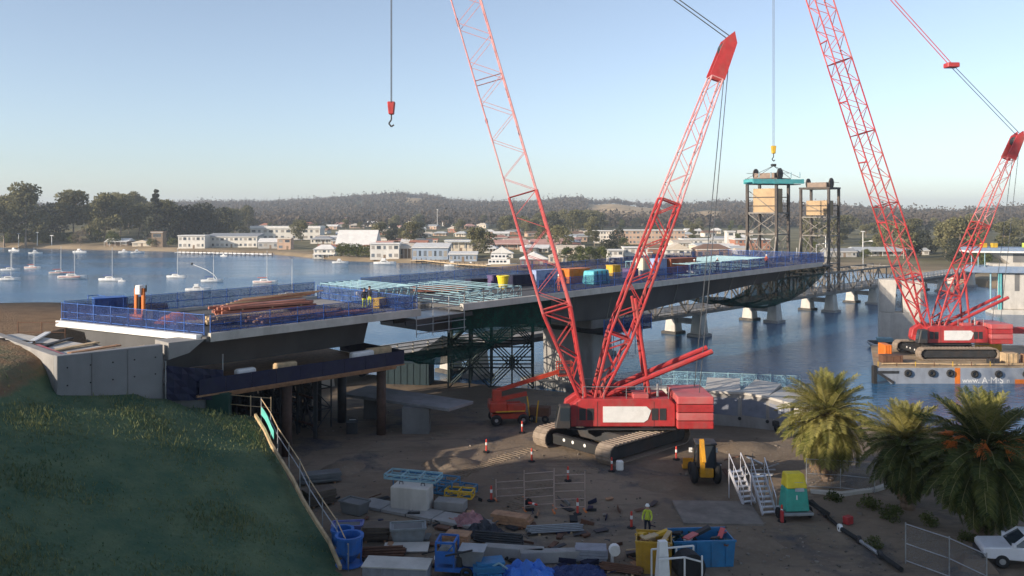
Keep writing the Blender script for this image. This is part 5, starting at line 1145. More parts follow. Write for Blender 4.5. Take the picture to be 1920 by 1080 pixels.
# marina jetty
y = shore_y(420) - 6
t = thing('marina_jetty', 'long white marina jetty on dark piles below the clubhouse', 'jetty', (0, 0, 0))
xa, xb = (335 - 960) / 1600 * y, (512 - 960) / 1600 * (y - 22)
ya, yb = y, y - 22
n = 22
MB().bar((xa, ya, 0.9), (xb, yb, 0.9), 2.4, 0.3).build('walkway', WHITE, t)
for i in range(n + 1): MB().tube((lerp(xa, xb, i / n), lerp(ya, yb, i / n) - 1.2, -1.5), (lerp(xa, xb, i / n), lerp(ya, yb, i / n) - 1.2, 1.7), 0.2, n=6).build('pile', BARKD, t)
for i in range(0, n, 2): MB().bar((lerp(xa, xb, i / n), lerp(ya, yb, i / n) - 1.3, 0.75), (lerp(xa, xb, i / n), lerp(ya, yb, i / n) - 4.5, 0.75), 0.8, 0.2).build('finger', WHITE, t)
t = thing('wharf', 'brown timber wharf on piles in front of the slipway shed', 'wharf')
for i in range(16):
    u = 772 + 9 * i; yy = shore_y(u) - 3; MB().tube(((u - 960) / 1600 * yy, yy, -1.5), ((u - 960) / 1600 * yy, yy, 2.2), 0.18, n=6).build('pile', BARKD, t)
    u2 = u + 9; y2 = shore_y(u2) - 3; MB().bar(((u - 960) / 1600 * yy, yy, 1.4), ((u2 - 960) / 1600 * y2, y2, 1.4), 2.2, 0.3).build('deck_bay', PINE, t)

# ================================================================ BOATS
def hull_mesh(L, Bm, H, bow=0.32):
    st = [(-0.5, 0.72), (-0.3, 0.95), (0.0, 1.0), (0.25, 0.78), (0.42, 0.36), (0.5, 0.03)]
    rows = []
    for f, w in st:
        x = f * L; b = w * Bm / 2; sh = H * (1 + bow * max(0, f + 0.1))
        rows.append([(x, -b, sh), (x, -b * 0.92, H * 0.35), (x, -b * 0.5, -0.15), (x, 0, -0.3), (x, b * 0.5, -0.15), (x, b * 0.92, H * 0.35), (x, b, sh)])
    mb = MB(); mb.sheet(rows); n = 7
    mb.add([r[0] for r in rows] + [r[6] for r in rows], [(i, i + 1, len(rows) + i + 1, len(rows) + i) for i in range(len(rows) - 1)]); mb.add(rows[0], [tuple(range(7))])
    return mb
STRIPE = {'white': WHITE, 'red': mat('hull_red', (0.40, 0.10, 0.07), 0.5), 'blue': mat('hull_blue', (0.05, 0.09, 0.25), 0.5)}
def yacht(label, u, v, wpx, mast=None, rz=0, cover=None, name='yacht', stripe=None, group='boats moored in the bay'):
    p = P(u, v, 0.0); L = wpx / 1600 * p.y
    t = thing(name, label, 'yacht' if mast else 'boat', (p.x, p.y, 0), R(rz), group)
    Hh = 0.10 * L + 0.15
    hull_mesh(L, L * 0.32, Hh).build('hull', WHITE, t, smooth=False)
    if stripe: MB().bbox(-L * 0.46, L * 0.30, -L * 0.165, L * 0.165, Hh * 0.62, Hh * 0.80).build('hull_stripe', STRIPE[stripe], t)
    cb = MB().hexa([(-L * 0.22, -L * 0.09, Hh), (L * 0.16, -L * 0.07, Hh), (L * 0.16, L * 0.07, Hh), (-L * 0.22, L * 0.09, Hh)], [(-L * 0.20, -L * 0.08, Hh * 1.6), (L * 0.08, -L * 0.06, Hh * 1.5), (L * 0.08, L * 0.06, Hh * 1.5), (-L * 0.20, L * 0.08, Hh * 1.6)]).build('cabin', WHITE, t)
    MB().bbox(-L * 0.15, L * 0.06, -L * 0.092, L * 0.092, Hh * 1.15, Hh * 1.35).build('cabin_window', GLASS, cb)
    if mast:
        mh = mast / 1600 * p.y
        MB().tube((L * 0.06, 0, Hh), (L * 0.06, 0, mh), 0.075, 0.05, 6).build('mast', WHITE, t)
        MB().tube((L * 0.06, 0, Hh * 2.1), (-L * 0.34, 0, Hh * 2.0), 0.11, n=6).build('boom', cover or STRIPE['blue'], t)
        for q in ((L * 0.49, 0, Hh * 1.2), (-L * 0.48, 0, Hh), (L * 0.03, L * 0.15, Hh), (L * 0.03, -L * 0.15, Hh)): MB().tube((L * 0.06, 0, mh * 0.97), q, 0.015, n=4, cap=False).build('stay', ROPE, t)
    else:
        MB().bbox(-L * 0.16, L * 0.02, -L * 0.08, L * 0.08, Hh * 1.6, Hh * 2.4).build('wheelhouse', WHITE, t)
    return t
for a in (('white yacht lying farthest left below the headland', 18, 526, 40, 58, 6), ('white yacht with a dark sail cover near the left edge', 20, 508, 33, 42, 8), ('white yacht right of the dark covered yacht', 62, 504, 31, 40, -4),
          ('red striped yacht rafted behind another yacht', 112, 514, 36, 52, 10), ('larger red striped yacht in front of the rafted pair', 137, 523, 52, 54, 4),
          ('yacht with a tall bright mast and dark tender alongside', 208, 527, 44, 64, -6), ('white yacht directly behind the orange deck machine', 331, 521, 36, 56, -8), ('white yacht with a long slanting pole at its bow', 398, 529, 40, 52, 5),
          ('white yacht moored above the timber stacks', 498, 532, 46, 62, -3), ('pale yacht just showing over the blue fence', 545, 556, 44, 70, 4)):
    yacht(*a[:4], mast=a[4], rz=a[5], stripe='red' if 'red' in a[0] else None, cover=STRIPE['red'] if 'red' in a[0] else None)
for a in (('tiny white runabout below the left headland', 27, 471, 22), ('white motor cruiser near the headland shore', 67, 476, 24), ('white launch pointing at the pale shed', 150, 474, 26), ('small white boat below the cream boathouse', 234, 474, 22), ('small white boat right of the boathouse', 258, 475, 24), ('white dinghy alone in the open bay', 638, 494, 30), ('low white dory half hidden by the fence', 372, 546, 46), ('dark tender beside the tall bright mast', 229, 528, 14), ('small dark workboat off the marina jetty', 420, 481, 14)):
    yacht(*a, rz=rnd.uniform(-15, 15), name='motor_boat')
MB_ = None
p = P(398, 529, 0); t = thing('boat_pole', 'long pale pole with a black ball slanting over a moored yacht', 'pole', (p.x, p.y - 0.3, 0)); MB().path([(1.5, 0, 0.9), (0.6, 0, 2.2), (-1.6, 0, 3.6), (-5.6, 0, 5.2)], 0.11, 6).build('spar', WHITE, t); MB().lathe([(0.05, -0.35), (0.3, -0.2), (0.3, 0.2), (0.05, 0.35)], 10, (-5.8, 0, 5.3)).build('ball', BLACK, t)
# ferry and work boats along the wharf
def ferry(label, u, v, wpx, decks=2, rz=0):
    p = P(u, v, 0.0); L = wpx / 1600 * p.y
    t = thing('ferry', label, 'ferry', (p.x, p.y, 0), R(rz), 'boats along the wharf')
    hull_mesh(L, L * 0.28, 1.3).build('hull', WHITE, t)
    for k in range(decks):
        d = MB().bbox(-L * (0.42 - 0.08 * k), L * (0.28 - 0.1 * k), -L * 0.11, L * 0.11, 1.3 + 1.9 * k, 3.1 + 1.9 * k).build('deckhouse', WHITE, t)
        for i in range(5): MB().bbox(-L * (0.40 - 0.08 * k) + i * L * 0.12, -L * (0.40 - 0.08 * k) + i * L * 0.12 + L * 0.08, -L * 0.113, L * 0.113, 2.0 + 1.9 * k, 2.7 + 1.9 * k).build('window', GLASS, d)
    MB().tube((0, 0, 1.3 + 1.9 * decks), (0, 0, 4.3 + 1.9 * decks), 0.08, n=6).build('mast', WHITE, t)
ferry('big white two deck ferry moored at the wharf behind the deck', 940, 502, 58); ferry('white ferry with a high wheelhouse beneath the lift towers', 1494, 508, 40, 2, 10)
for a in (('white launch at the wharf left of the ferry', 850, 500, 34), ('white trawler at the wharf next to the launch', 884, 500, 30), ('white houseboat below the waterside house', 722, 496, 42)): yacht(*a, name='motor_boat', group='boats along the wharf')
# ================================================================ THINGS ON THE DECKS
def on_deck(u, v, dz=0.0):
    z = 11.5
    for _ in range(4):
        p = P(u, v, z); s = (p - P0).dot(E_); z = zdeck(s) + 0.01
    return Vector((p.x, p.y, z + dz))
def crate(name, label, p, d, m, rz=BRZ, cat='box', group=None, ribs=3, lid=None, bevel=0.04):
    t = thing(name, label, cat, p, rz, group); x, y, z = d
    MB().box((0, 0, z / 2), d).build('body', m, t, bevel=bevel)
    for s in (-1, 1):
        for k in range(ribs):
            MB().box((-x / 2 + x * (k + 0.5) / ribs, s * (y / 2 + 0.025), z / 2), (0.08, 0.05, z * 0.94)).build('rib', m, t)
    MB().box((0, 0, z + 0.03), (x + 0.08, y + 0.08, 0.06)).build('lid', lid or m, t)
    return t
def beam_stack(label, p, rz, L, nx, nz, m, w=0.22, h=0.2, jitter=0.5, seed=0, group='timber stacks on the short span', packers=True):
    r = random.Random(seed); t = thing('timber_stack', label, 'timber stack', p, rz, group); me = MB().box((0, 0, 0), (L, w, h)).mesh('timber_beam', m)
    for k in range(nz):
        for i in range(nx):
            o = obj('timber_beam', me, t); o.location = (r.uniform(-jitter, jitter), (i - (nx - 1) / 2) * (w + 0.03), 0.16 + k * (h + 0.1) + h / 2); o.rotation_euler = (0, 0, r.uniform(-0.035, 0.035)); o.scale = (r.uniform(0.85, 1.0), 1, 1)
        if packers:
            for x in (-L * 0.3, 0, L * 0.3): MB().box((x, 0, 0.11 + k * (h + 0.1) - 0.0), (0.12, nx * (w + 0.03), 0.095)).build('packer', PINE, t)
    return t
REDT = mat('red_formwork_timber', (0.40, 0.16, 0.11), 0.75, var=0.25, scale=1.5, dirt=(0.25, 0.13, 0.09), dirt_amt=0.5)
beam_stack('tallest stack of reddish formwork beams on the short span', on_deck(500, 590), BRZ - R(4), 8.5, 9, 3, REDT, seed=1)
t = thing('loose_boards', 'loose pale boards thrown across the tallest red stack', 'boards', on_deck(500, 590) + Vector((0, 0, 1.08)), BRZ)
for i in range(6): MB().bar((-4.2 + 0.5 * i, -0.7 + 0.3 * i, 0.06 + 0.05 * i), (3.6 + 0.2 * i, 0.5 - 0.35 * i, 0.10 + 0.12 * i), 0.24, 0.06).build('board', [REDT, PINE, TIMBER][i % 3], t)
beam_stack('lower stack of pale beams in front of the tallest red stack', on_deck(470, 603), BRZ, 7.0, 6, 2, PINE, seed=2)
beam_stack('loose stack of brown boards spread behind the fence corner', on_deck(560, 599), BRZ + R(3), 7.5, 7, 2, TIMBER, 0.28, 0.14, 0.9, 3)
beam_stack('dark red beams lying toward the outer end of the short span', on_deck(640, 592), BRZ - R(3), 5.0, 6, 1, REDT, seed=4)
beam_stack('pale boards lying flat beside the orange tarpaulin', on_deck(385, 608), BRZ - R(10), 3.6, 6, 1, PINE, 0.3, 0.1, seed=5)
p = on_deck(333, 604); t = thing('tarpaulin_heap', 'orange tarpaulin covering a low heap on the short span', 'tarpaulin', p, BRZ)
rows = []
for j in range(7): rows.append([(lerp(-1.6, 1.6, i / 10), lerp(-0.9, 0.9, j / 6), 0.02 + 0.75 * max(0, (1 - (abs(i - 5) / 5) ** 2.5)) * max(0, (1 - (abs(j - 3) / 3) ** 2.5)) + 0.06 * math.sin(i * 2.1 + j * 1.3)) for i in range(11)])
MB().sheet(rows).build('cover', ORANGE, t, smooth=True)
crate('site_container', 'blue steel container with ribs at the far corner of the short span', on_deck(205, 592), (2.4, 1.6, 1.5), BLUE, BRZ - R(12), 'container')
fence('guard_frame', 'small blue guard rail frame beside the blue container', [on_deck(165, 588), on_deck(184, 586), on_deck(196, 589)], 1.5, net=None)
p = on_deck(222, 590); t = thing('water_tank', 'dark blue ribbed tank beside the blue container on the short span', 'tank', p); MB().lathe([(0.6, 0), (0.62, 0.1), (0.55, 0.12), (0.62, 0.5), (0.55, 0.55), (0.62, 0.9), (0.55, 1.2), (0.2, 1.35)], 18).build('body', NAVY, t); MB().tube((0.75, 0, 0), (0.75, 0, 1.5), 0.04, n=6).build('pipe', STEEL_G, t)
p = on_deck(262, 599); t = thing('drill_rig', 'upright orange and white drilling mast on the short span', 'drill rig', p, R(-12))
for x in (-0.32, 0.32): MB().bar((x, 0, 0.1), (x, 0, 2.5), 0.2, 0.24).build('mast_rail', ORANGE, t)
MB().bbox(-0.24, 0.24, -0.3, 0.25, 2.0, 2.75).build('head', WHITE, t, bevel=0.05); MB().bbox(-0.6, 0.6, -0.5, 0.5, 0.0, 0.45).build('base', ORANGE, t, bevel=0.05)
MB().tube((0, 0, 0.4), (0, 0, 1.8), 0.12, n=8).build('drill_stem', BLACK, t); MB().bbox(0.5, 1.5, -0.4, 0.4, 0.0, 0.8).build('power_pack', STEEL_D, t, bevel=0.05)
for x in (-0.5, 0.5): MB().tube((x, 0.1, 2.2), (x, 0.1, 2.75), 0.05, n=6).build('horn', STEEL_D, t)

def person(label, p, rz, top, legs, helmet, h=1.75, arms=((0.27, 0.06, 1.10), (0.24, 0.22, 0.95)), group='workers on site', lean=0.0):
    V = [(0, 0, 0.95), (0, lean * 0.4, 1.22), (0, lean, 1.46), (0, lean * 1.1 + 0.01, 1.58), (0, lean * 1.2 + 0.02, 1.70)]
    Eg = [(0, 1), (1, 2), (2, 3), (3, 4)]; rad = [0.15, 0.145, 0.075, 0.085, 0.09]
    for s in (-1, 1):
        k = len(V); V += [(s * 0.18, lean, 1.40), (s * arms[0][0], lean + arms[0][1], arms[0][2]), (s * arms[1][0], lean + arms[1][1], arms[1][2]), (s * arms[1][0] * 0.98, lean + arms[1][1] + 0.05, arms[1][2] - 0.09)]
        Eg += [(2, k), (k, k + 1), (k + 1, k + 2), (k + 2, k + 3)]; rad += [0.075, 0.052, 0.042, 0.035]
        k = len(V); V += [(s * 0.10, 0, 0.88), (s * 0.12, 0.03 * s, 0.50), (s * 0.12, -0.02 * s, 0.09), (s * 0.13, 0.15 - 0.02 * s, 0.05)]
        Eg += [(0, k), (k, k + 1), (k + 1, k + 2), (k + 2, k + 3)]; rad += [0.10, 0.068, 0.048, 0.045]
    me = bpy.data.meshes.new('figure'); me.from_pydata(V, Eg, [])
    o = bpy.data.objects.new('figure_src', me); col.objects.link(o)
    o.modifiers.new('skin', 'SKIN'); sv = me.skin_vertices[0].data
    for i, r_ in enumerate(rad): sv[i].radius = (r_, r_ * (0.8 if i in (0, 1) else 1)); 
    sv[0].use_root = True
    o.modifiers.new('sub', 'SUBSURF').levels = 2; o.modifiers['sub'].render_levels = 2
    dg = bpy.context.evaluated_depsgraph_get(); m2 = bpy.data.meshes.new_from_object(o.evaluated_get(dg)); bpy.data.objects.remove(o)
    m2.materials.clear()
    for m_ in (mat('skin', (0.42, 0.24, 0.17), 0.6), top, legs, BLACK): m2.materials.append(m_)
    idx = []
    for f in m2.polygons:
        c = f.center; hz = arms[1][2]
        if c.z > 1.50: k = 0
        elif abs(c.x) > 0.2 and c.z < hz + 0.02: k = 0
        elif c.z > 0.93 or abs(c.x) > 0.21: k = 1
        elif c.z > 0.12: k = 2
        else: k = 3
        idx.append(k)
    m2.polygons.foreach_set('material_index', idx); m2.polygons.foreach_set('use_smooth', [True] * len(idx))
    t = thing('person', label, 'person', p, rz, group); t.scale = (h / 1.8,) * 3
    obj('body', m2, t)
    hy = lean * 1.2 + 0.02
    MB().lathe([(0.135, 1.70), (0.145, 1.71), (0.115, 1.72), (0.11, 1.78), (0.07, 1.83), (0.01, 1.845)], 14, (0, hy, 0)).build('helmet', helmet, t, smooth=True)
    MB().bbox(-0.02, 0.02, hy + 0.085, hy + 0.125, 1.60, 1.645).build('nose', mat('skin', (0.42, 0.24, 0.17)), t, bevel=0.01)
    return t
HIVIS = mat('hivis_lime', (0.55, 0.62, 0.06), 0.7); HIVO = mat('hivis_orange', (0.75, 0.16, 0.04), 0.7); CLOTH = mat('dark_work_cloth', (0.03, 0.032, 0.045), 0.9); 
person('dark topped worker in lime trousers at the short span end, left of a pair', on_deck(683, 579), R(200), CLOTH, HIVIS, STEEL_D, 1.8)
person('worker in dark clothes beside the yellow generator, right of the pair', on_deck(693, 576), R(150), CLOTH, HIVIS, STEEL_D, 1.86, ((0.27, 0.1, 1.12), (0.2, 0.3, 1.05)))
t = crate('generator', 'yellow generator box behind the blue fence at the end of the short span', on_deck(712, 577), (1.3, 0.8, 0.8), YELL, BRZ + R(20), 'generator', ribs=2)
for x in (-0.4, 0.4): MB().lathe([(0.16, -0.06), (0.16, 0.06)], 12, (x, -0.47, 0.12), 'Y').build('wheel', BLACK, t)
person('worker in bright red orange clothes on the near side of the long span', on_deck(1048, 548), R(120), HIVO, HIVO, WHITE, 1.8)
person('worker in orange vest among the teal frames near the tip', on_deck(1437, 501), R(190), HIVO, CLOTH, WHITE, 1.75)
person('dark dressed worker beside a teal frame on the outer deck', on_deck(1345, 508), R(160), CLOTH, CLOTH, WHITE, 1.75); person('worker in navy beside the brown container on the long span', on_deck(1302, 512), R(160), CLOTH, STRIPE['blue'], WHITE, 1.75)
for (u, v, d, m_, l, n) in (
        (893, 541, (2.2, 1.2, 1.0), NAVY, 'dark navy box at the bay side of the long span start', 'tool_box'), (925, 537, (1.0, 1.0, 1.2), mat('purple_sheeting', (0.10, 0.07, 0.16), 0.7), 'dark purple box left of the yellow bin', 'tool_box'),
        (975, 536, (3.0, 1.2, 1.2), NAVY, 'navy container right of the yellow bin', 'site_container'), (1022, 533, (3.6, 1.2, 1.6), mat('pale_blue_sheeting', (0.28, 0.36, 0.55), 0.7, dirt=(0.2, 0.22, 0.3)), 'pale blue container with a round dark ring on its side', 'site_container'),
        (1078, 530, (3.2, 1.6, 1.6), ORANGE, 'orange timber coloured container behind the teal tank', 'site_container'), (1150, 517, (1.4, 1.2, 1.3), YELL, 'small yellow box behind the teal tank', 'tool_box'), (1182, 521, (1.6, 1.2, 1.1), mat('purple_sheeting', (0.1, 0.07, 0.16)), 'purple grey box right of the teal tank', 'tool_box'),
        (1270, 512, (5.0, 2.2, 1.9), mat('rust_red_sheeting', (0.32, 0.10, 0.05), 0.75, dirt=(0.2, 0.09, 0.06)), 'long rust red container on the long span', 'site_container'), (1235, 515, (1.6, 1.4, 2.0), mat('pale_blue_sheeting', (0.28, 0.36, 0.55)), 'blue grey box left of the rust red container', 'tool_box'),
        (1205, 518, (1.2, 1.2, 2.2), PAINT['cream'], 'cream upright box behind the crane mast', 'tool_box')):
    t = crate(n, l, on_deck(u, v), d, m_, BRZ - R(45) * 0.15, 'container' if 'cont' in n else 'box', 'containers on the long span')
    if 'ring' in l:
        o = tyre(t, (0, -0.66, 0.85), 'Y', 0.5, 0.08, STRIPE['blue']); o.name = 'ring_mark'
p = on_deck(943, 541); t = thing('yellow_bin', 'bright yellow tapered bin on the long span', 'bin', p); MB().lathe([(0.42, 0.0), (0.62, 1.25), (0.70, 1.27), (0.70, 1.4), (0.55, 1.4), (0.5, 1.2)], 18).build('bucket', mat('bright_yellow', (0.75, 0.58, 0.03), 0.5), t); MB().tube((-0.7, 0, 1.35), (0.7, 0, 1.35), 0.04, n=6).build('bail', STEEL_D, t)
p = on_deck(1118, 532); t = thing('teal_tank', 'large turquoise covered tank on the long span', 'tank', p, BRZ); MB().hexa([(-1.5, -0.9, 0), (1.5, -0.9, 0), (1.5, 0.9, 0), (-1.5, 0.9, 0)], [(-1.35, -0.75, 1.5), (1.35, -0.75, 1.6), (1.35, 0.75, 1.6), (-1.35, 0.75, 1.5)]).build('body', mat('turquoise_sheeting', (0.10, 0.42, 0.48), 0.5, var=0.2), t, bevel=0.15, seg=3)
for x in (-0.8, 0, 0.8): MB().bar((x, -0.93, 0.05), (x, -0.82, 1.5), 0.06).build('strap', STEEL_D, t)
beam_stack('rust red beams lying across the start of the long span', on_deck(826, 548), BRZ - R(30), 5.5, 6, 2, REDT, seed=8, group='beams on the long span')
beam_stack('white edge boards stacked by the near fence of the long span', on_deck(1310, 512), BRZ, 4.5, 4, 1, WHITE, seed=9, group='beams on the long span')

# ================================================================ YARD: seawall ramp, pale blue railing
t = thing('ramp_wall', 'curved concrete landing wall with three grey panels beside the water', 'wall', (0, 0, 0))
wp = [P(1322, 796, 2.0), P(1388, 800, 2.0), P(1440, 806, 2.0), P(1482, 812, 2.0)]
wt = [4.7, 4.75, 4.6, 4.3]
for i in range(3):
    a, b = wp[i], wp[i + 1]; d = (b - a).normalized(); nrm = Vector((-d.y, d.x, 0))
    MB().hexa([a - Vector((0, 0, 0.4)), b - Vector((0, 0, 0.4)), b + nrm * 6 - Vector((0, 0, 0.4)), a + nrm * 6 - Vector((0, 0, 0.4))], [(a.x, a.y, wt[i]), (b.x, b.y, wt[i + 1]), (b.x + nrm.x * 6, b.y + nrm.y * 6, wt[i + 1]), (a.x + nrm.x * 6, a.y + nrm.y * 6, wt[i])]).build('wall_segment', CONC, t, bevel=0.02)
    q0, q1 = a.lerp(b, 0.07) - nrm * 0.035, a.lerp(b, 0.93) - nrm * 0.035
    MB().hexa([(q0.x, q0.y, 3.0), (q1.x, q1.y, 2.9), (q1.x + nrm.x * 0.03, q1.y + nrm.y * 0.03, 2.9), (q0.x + nrm.x * 0.03, q0.y + nrm.y * 0.03, 3.0)], [(q0.x, q0.y, wt[i] - 0.35), (q1.x, q1.y, wt[i + 1] - 0.35), (q1.x + nrm.x * 0.03, q1.y + nrm.y * 0.03, wt[i + 1] - 0.35), (q0.x + nrm.x * 0.03, q0.y + nrm.y * 0.03, wt[i] - 0.35)]).build('panel', mat('slate_panel', (0.17, 0.19, 0.24), 0.6, dirt=(0.24, 0.24, 0.25)), t)
    MB().lathe([(0.14, -0.04), (0.14, 0.04)], 12, tuple(b.lerp(a, 0.02) - nrm * 0.05 + Vector((0, 0, 0.7))), 'Y').build('weep_hole', BLACK, t)
    MB().hexa([(a.x - nrm.x * 0.12, a.y - nrm.y * 0.12, wt[i] + 0.004), (b.x - nrm.x * 0.12, b.y - nrm.y * 0.12, wt[i + 1] + 0.004), (b.x + nrm.x * 6, b.y + nrm.y * 6, wt[i + 1] + 0.004), (a.x + nrm.x * 6, a.y + nrm.y * 6, wt[i] + 0.004)], [(a.x - nrm.x * 0.12, a.y - nrm.y * 0.12, wt[i] + 0.2), (b.x - nrm.x * 0.12, b.y - nrm.y * 0.12, wt[i + 1] + 0.2), (b.x + nrm.x * 6, b.y + nrm.y * 6, wt[i + 1] + 0.2), (a.x + nrm.x * 6, a.y + nrm.y * 6, wt[i] + 0.2)]).build('coping', CONC_L, t)
tag(MB().bbox(-0.28, 0.28, -0.02, 0.0, -0.28, 0.28).build('white_notice', WHITE, loc=tuple(wp[2].lerp(wp[3], 0.45) + Vector((0.25, -0.16, 1.75))), rz=R(-9)), 'small square white notice on the landing wall panel', 'sign')
tag(MB().hexa([(0, 0, -0.3), (2.2, -1.0, -0.3), (2.8, 1.6, -0.3), (0.4, 2.4, -0.3)], [(0, 0.2, 2.0), (2.2, -0.8, 1.9), (2.8, 1.4, 2.0), (0.4, 2.2, 2.1)]).build('concrete_block', CONC_L, loc=P(1490, 812, 2.0), bevel=0.06), 'pale concrete block closing the landing wall behind the first palm', 'concrete block')
RA, RB = PY(1215, 722, 84), PY(1500, 735, 78)
rp = [RA.lerp(RB, i / 11) for i in range(12)]
t = fence('landing_rail', 'pale blue railing along the water edge above the landing wall', rp, 1.45, 'railing', SKYB, net_mat('pale_blue_mesh', (0.25, 0.45, 0.55), 0.75), SKYB)
mb = MB(); mb.hexa([p_ - Vector((0, 0, 0.5)) for p_ in (RA + Vector((0, -1.5, 0)), RB + Vector((0, -1.5, 0)), RB + Vector((0, 0.4, 0)), RA + Vector((0, 0.4, 0)))], [p_ for p_ in (RA + Vector((0, -1.5, 0)), RB + Vector((0, -1.5, 0)), RB + Vector((0, 0.4, 0)), RA + Vector((0, 0.4, 0)))])
mb.build('kerb_slab', CONC_L, t)
for i in range(0, 12, 2): MB().tube(rp[i] - Vector((0, 0, 4.6)), rp[i] - Vector((0, 0, 0.3)), 0.16, n=8).build('pile', STEEL_D, t)

# raised slab and dark shed under the spans
t = thing('raised_slab', 'grey concrete slab on short legs under the bridge gap', 'slab')
c4 = [P(888, 752, 4.4), P(842, 766, 4.4), P(640, 738, 4.4), P(692, 722, 4.4)]
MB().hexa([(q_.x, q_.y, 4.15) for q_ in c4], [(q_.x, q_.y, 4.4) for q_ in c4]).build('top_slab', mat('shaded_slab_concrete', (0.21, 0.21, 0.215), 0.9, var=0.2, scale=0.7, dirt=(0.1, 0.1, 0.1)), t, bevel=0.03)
a = P(780, 762, 4.2); MB().bbox(a.x - 1.1, a.x + 1.1, a.y - 0.3, a.y + 1.2, 1.8, 4.145).build('leg_wall', CONC_D, t)
a = P(700, 738, 4.2); MB().bbox(a.x - 0.8, a.x + 0.8, a.y - 0.3, a.y + 1.0, 1.8, 4.145).build('leg_wall', CONC_D, t)
crate('site_shed', 'dark teal site shed in the shade under the bridge gap', P(748, 740, 2.0) + Vector((0, 6, 0)), (5.5, 2.4, 2.3), mat('dark_teal_cladding', (0.015, 0.035, 0.045), 0.7), R(-8), 'shed', ribs=8)
t = thing('white_truck', 'white truck with a red panel parked behind the shaded shed', 'truck', P(705, 715, 2.0) + Vector((0, 3, 0)), R(-6)); MB().bbox(-2.6, 1.2, -1.0, 1.0, 0.8, 2.6).build('box_body', WHITE, t, bevel=0.05); MB().hexa([(1.25, -0.95, 0.6), (2.9, -0.95, 0.6), (2.9, 0.95, 0.6), (1.25, 0.95, 0.6)], [(1.25, -0.9, 2.2), (2.4, -0.9, 2.2), (2.4, 0.9, 2.2), (1.25, 0.9, 2.2)]).build('cab', WHITE, t, bevel=0.08); MB().bbox(0.2, 1.0, -1.03, -1.0, 1.2, 2.2).build('red_panel', RED, t)
for x in (-1.8, 2.0):
    for y in (-0.95, 0.95): tyre(t, (x, y, 0.45), 'Y', 0.45, 0.15)

# ---------------------------------------------------------------- red boom lift
p = P(953, 793, 2.0); t = thing('boom_lift', 'red articulated boom lift on four black wheels beside the crane', 'boom lift', p, R(8))
for x in (-1.15, 1.15):
    for y in (-1.0, 1.0):
        w = tyre(t, (x, y, 0.48), 'Y', 0.48, 0.18); MB().lathe([(0.2, -0.08), (0.24, 0), (0.2, 0.08)], 12, (x, y, 0.48), 'Y').build('rim', STEEL_G, w)
MB().bbox(-1.5, 1.5, -0.75, 0.75, 0.5, 0.95).build('chassis', mat('lift_red', (0.45, 0.05, 0.025), 0.5, dirt=(0.2, 0.07, 0.05)), t, bevel=0.06)
LR = MATS['lift_red']
MB().lathe([(0.55, 0.95), (0.55, 1.1)], 16).build('turntable', STEEL_D, t)
MB().bbox(-1.7, -0.2, -0.95, 0.95, 1.1, 2.0).build('counterweight', LR, t, bevel=0.15, seg=2); MB().bbox(-0.2, 1.4, -0.95, -0.35, 1.1, 1.8).build('engine_cover', LR, t, bevel=0.1); MB().bbox(-0.2, 1.2, 0.35, 0.95, 1.1, 1.7).build('tank_cover', LR, t, bevel=0.1)
MB().bbox(-1.2, 1.3, -0.97, -0.95, 1.15, 1.25).build('yellow_stripe', YELL, t)
MB().bar((-1.1, 0, 2.0), (1.6, 0, 2.5), 0.35, 0.35).build('lower_boom', LR, t); MB().bbox(-1.4, -0.6, -0.3, 0.3, 1.9, 2.9).build('boom_post', LR, t, bevel=0.05)
MB().bar((-1.0, 0, 2.8), (4.4, 0, 4.3), 0.3, 0.32).build('upper_boom', LR, t)
b_ = MB()
for x in (4.3, 5.6):
    for y in (-0.5, 0.5): b_.bar((x, y, 4.0), (x, y, 5.1), 0.06)
for z in (4.0, 4.55, 5.1):
    b_.bar((4.3, -0.5, z), (5.6, -0.5, z), 0.06); b_.bar((4.3, 0.5, z), (5.6, 0.5, z), 0.06); b_.bar((5.6, -0.5, z), (5.6, 0.5, z), 0.06)
b_.bbox(4.3, 5.6, -0.5, 0.5, 3.95, 4.0); b_.build('basket', LR, t)
p = P(1012, 790, 2.0); t = thing('plant_trailer', 'small dark machine with yellow props between the boom lift and crane', 'machine', p, R(-15))
MB().bbox(-0.9, 0.9, -0.5, 0.5, 0.5, 1.3).build('body', RUST, t, bevel=0.06); MB().bar((-0.7, -0.5, 0.0), (-1.0, -0.5, 2.2), 0.1).build('prop', YELL, t); MB().bar((-0.2, -0.5, 0.0), (0.0, -0.5, 1.9), 0.1).build('prop', YELL, t)
for x in (-0.6, 0.6): tyre(t, (x, -0.5, 0.32), 'Y', 0.32, 0.1)

# ---------------------------------------------------------------- backhoe
p = P(1330, 912, 2.0); t = thing('backhoe', 'yellow backhoe loader with a dark cab with its digging arm raised', 'backhoe', p + Vector((0, 2.2, 0)), R(176))
CY = mat('plant_yellow', (0.62, 0.30, 0.02), 0.45, dirt=(0.25, 0.15, 0.06), dirt_amt=0.5)
for (x, y, r_, w_) in ((-0.75, 1.6, 0.72, 0.24), (0.75, 1.6, 0.72, 0.24), (-0.72, -0.3, 0.45, 0.17), (0.72, -0.3, 0.45, 0.17)):
    w = tyre(t, (x, y, r_), 'X', r_, w_); MB().lathe([(r_ * 0.45, -0.1), (r_ * 0.5, 0), (r_ * 0.45, 0.1)], 14, (x, y, r_), 'X').build('rim', CY, w)
MB().bbox(-0.45, 0.45, -1.0, 2.2, 0.55, 1.15).build('chassis', CY, t, bevel=0.06); MB().bbox(-0.4, 0.4, -0.7, 0.6, 1.15, 1.65).build('bonnet', CY, t, bevel=0.08)
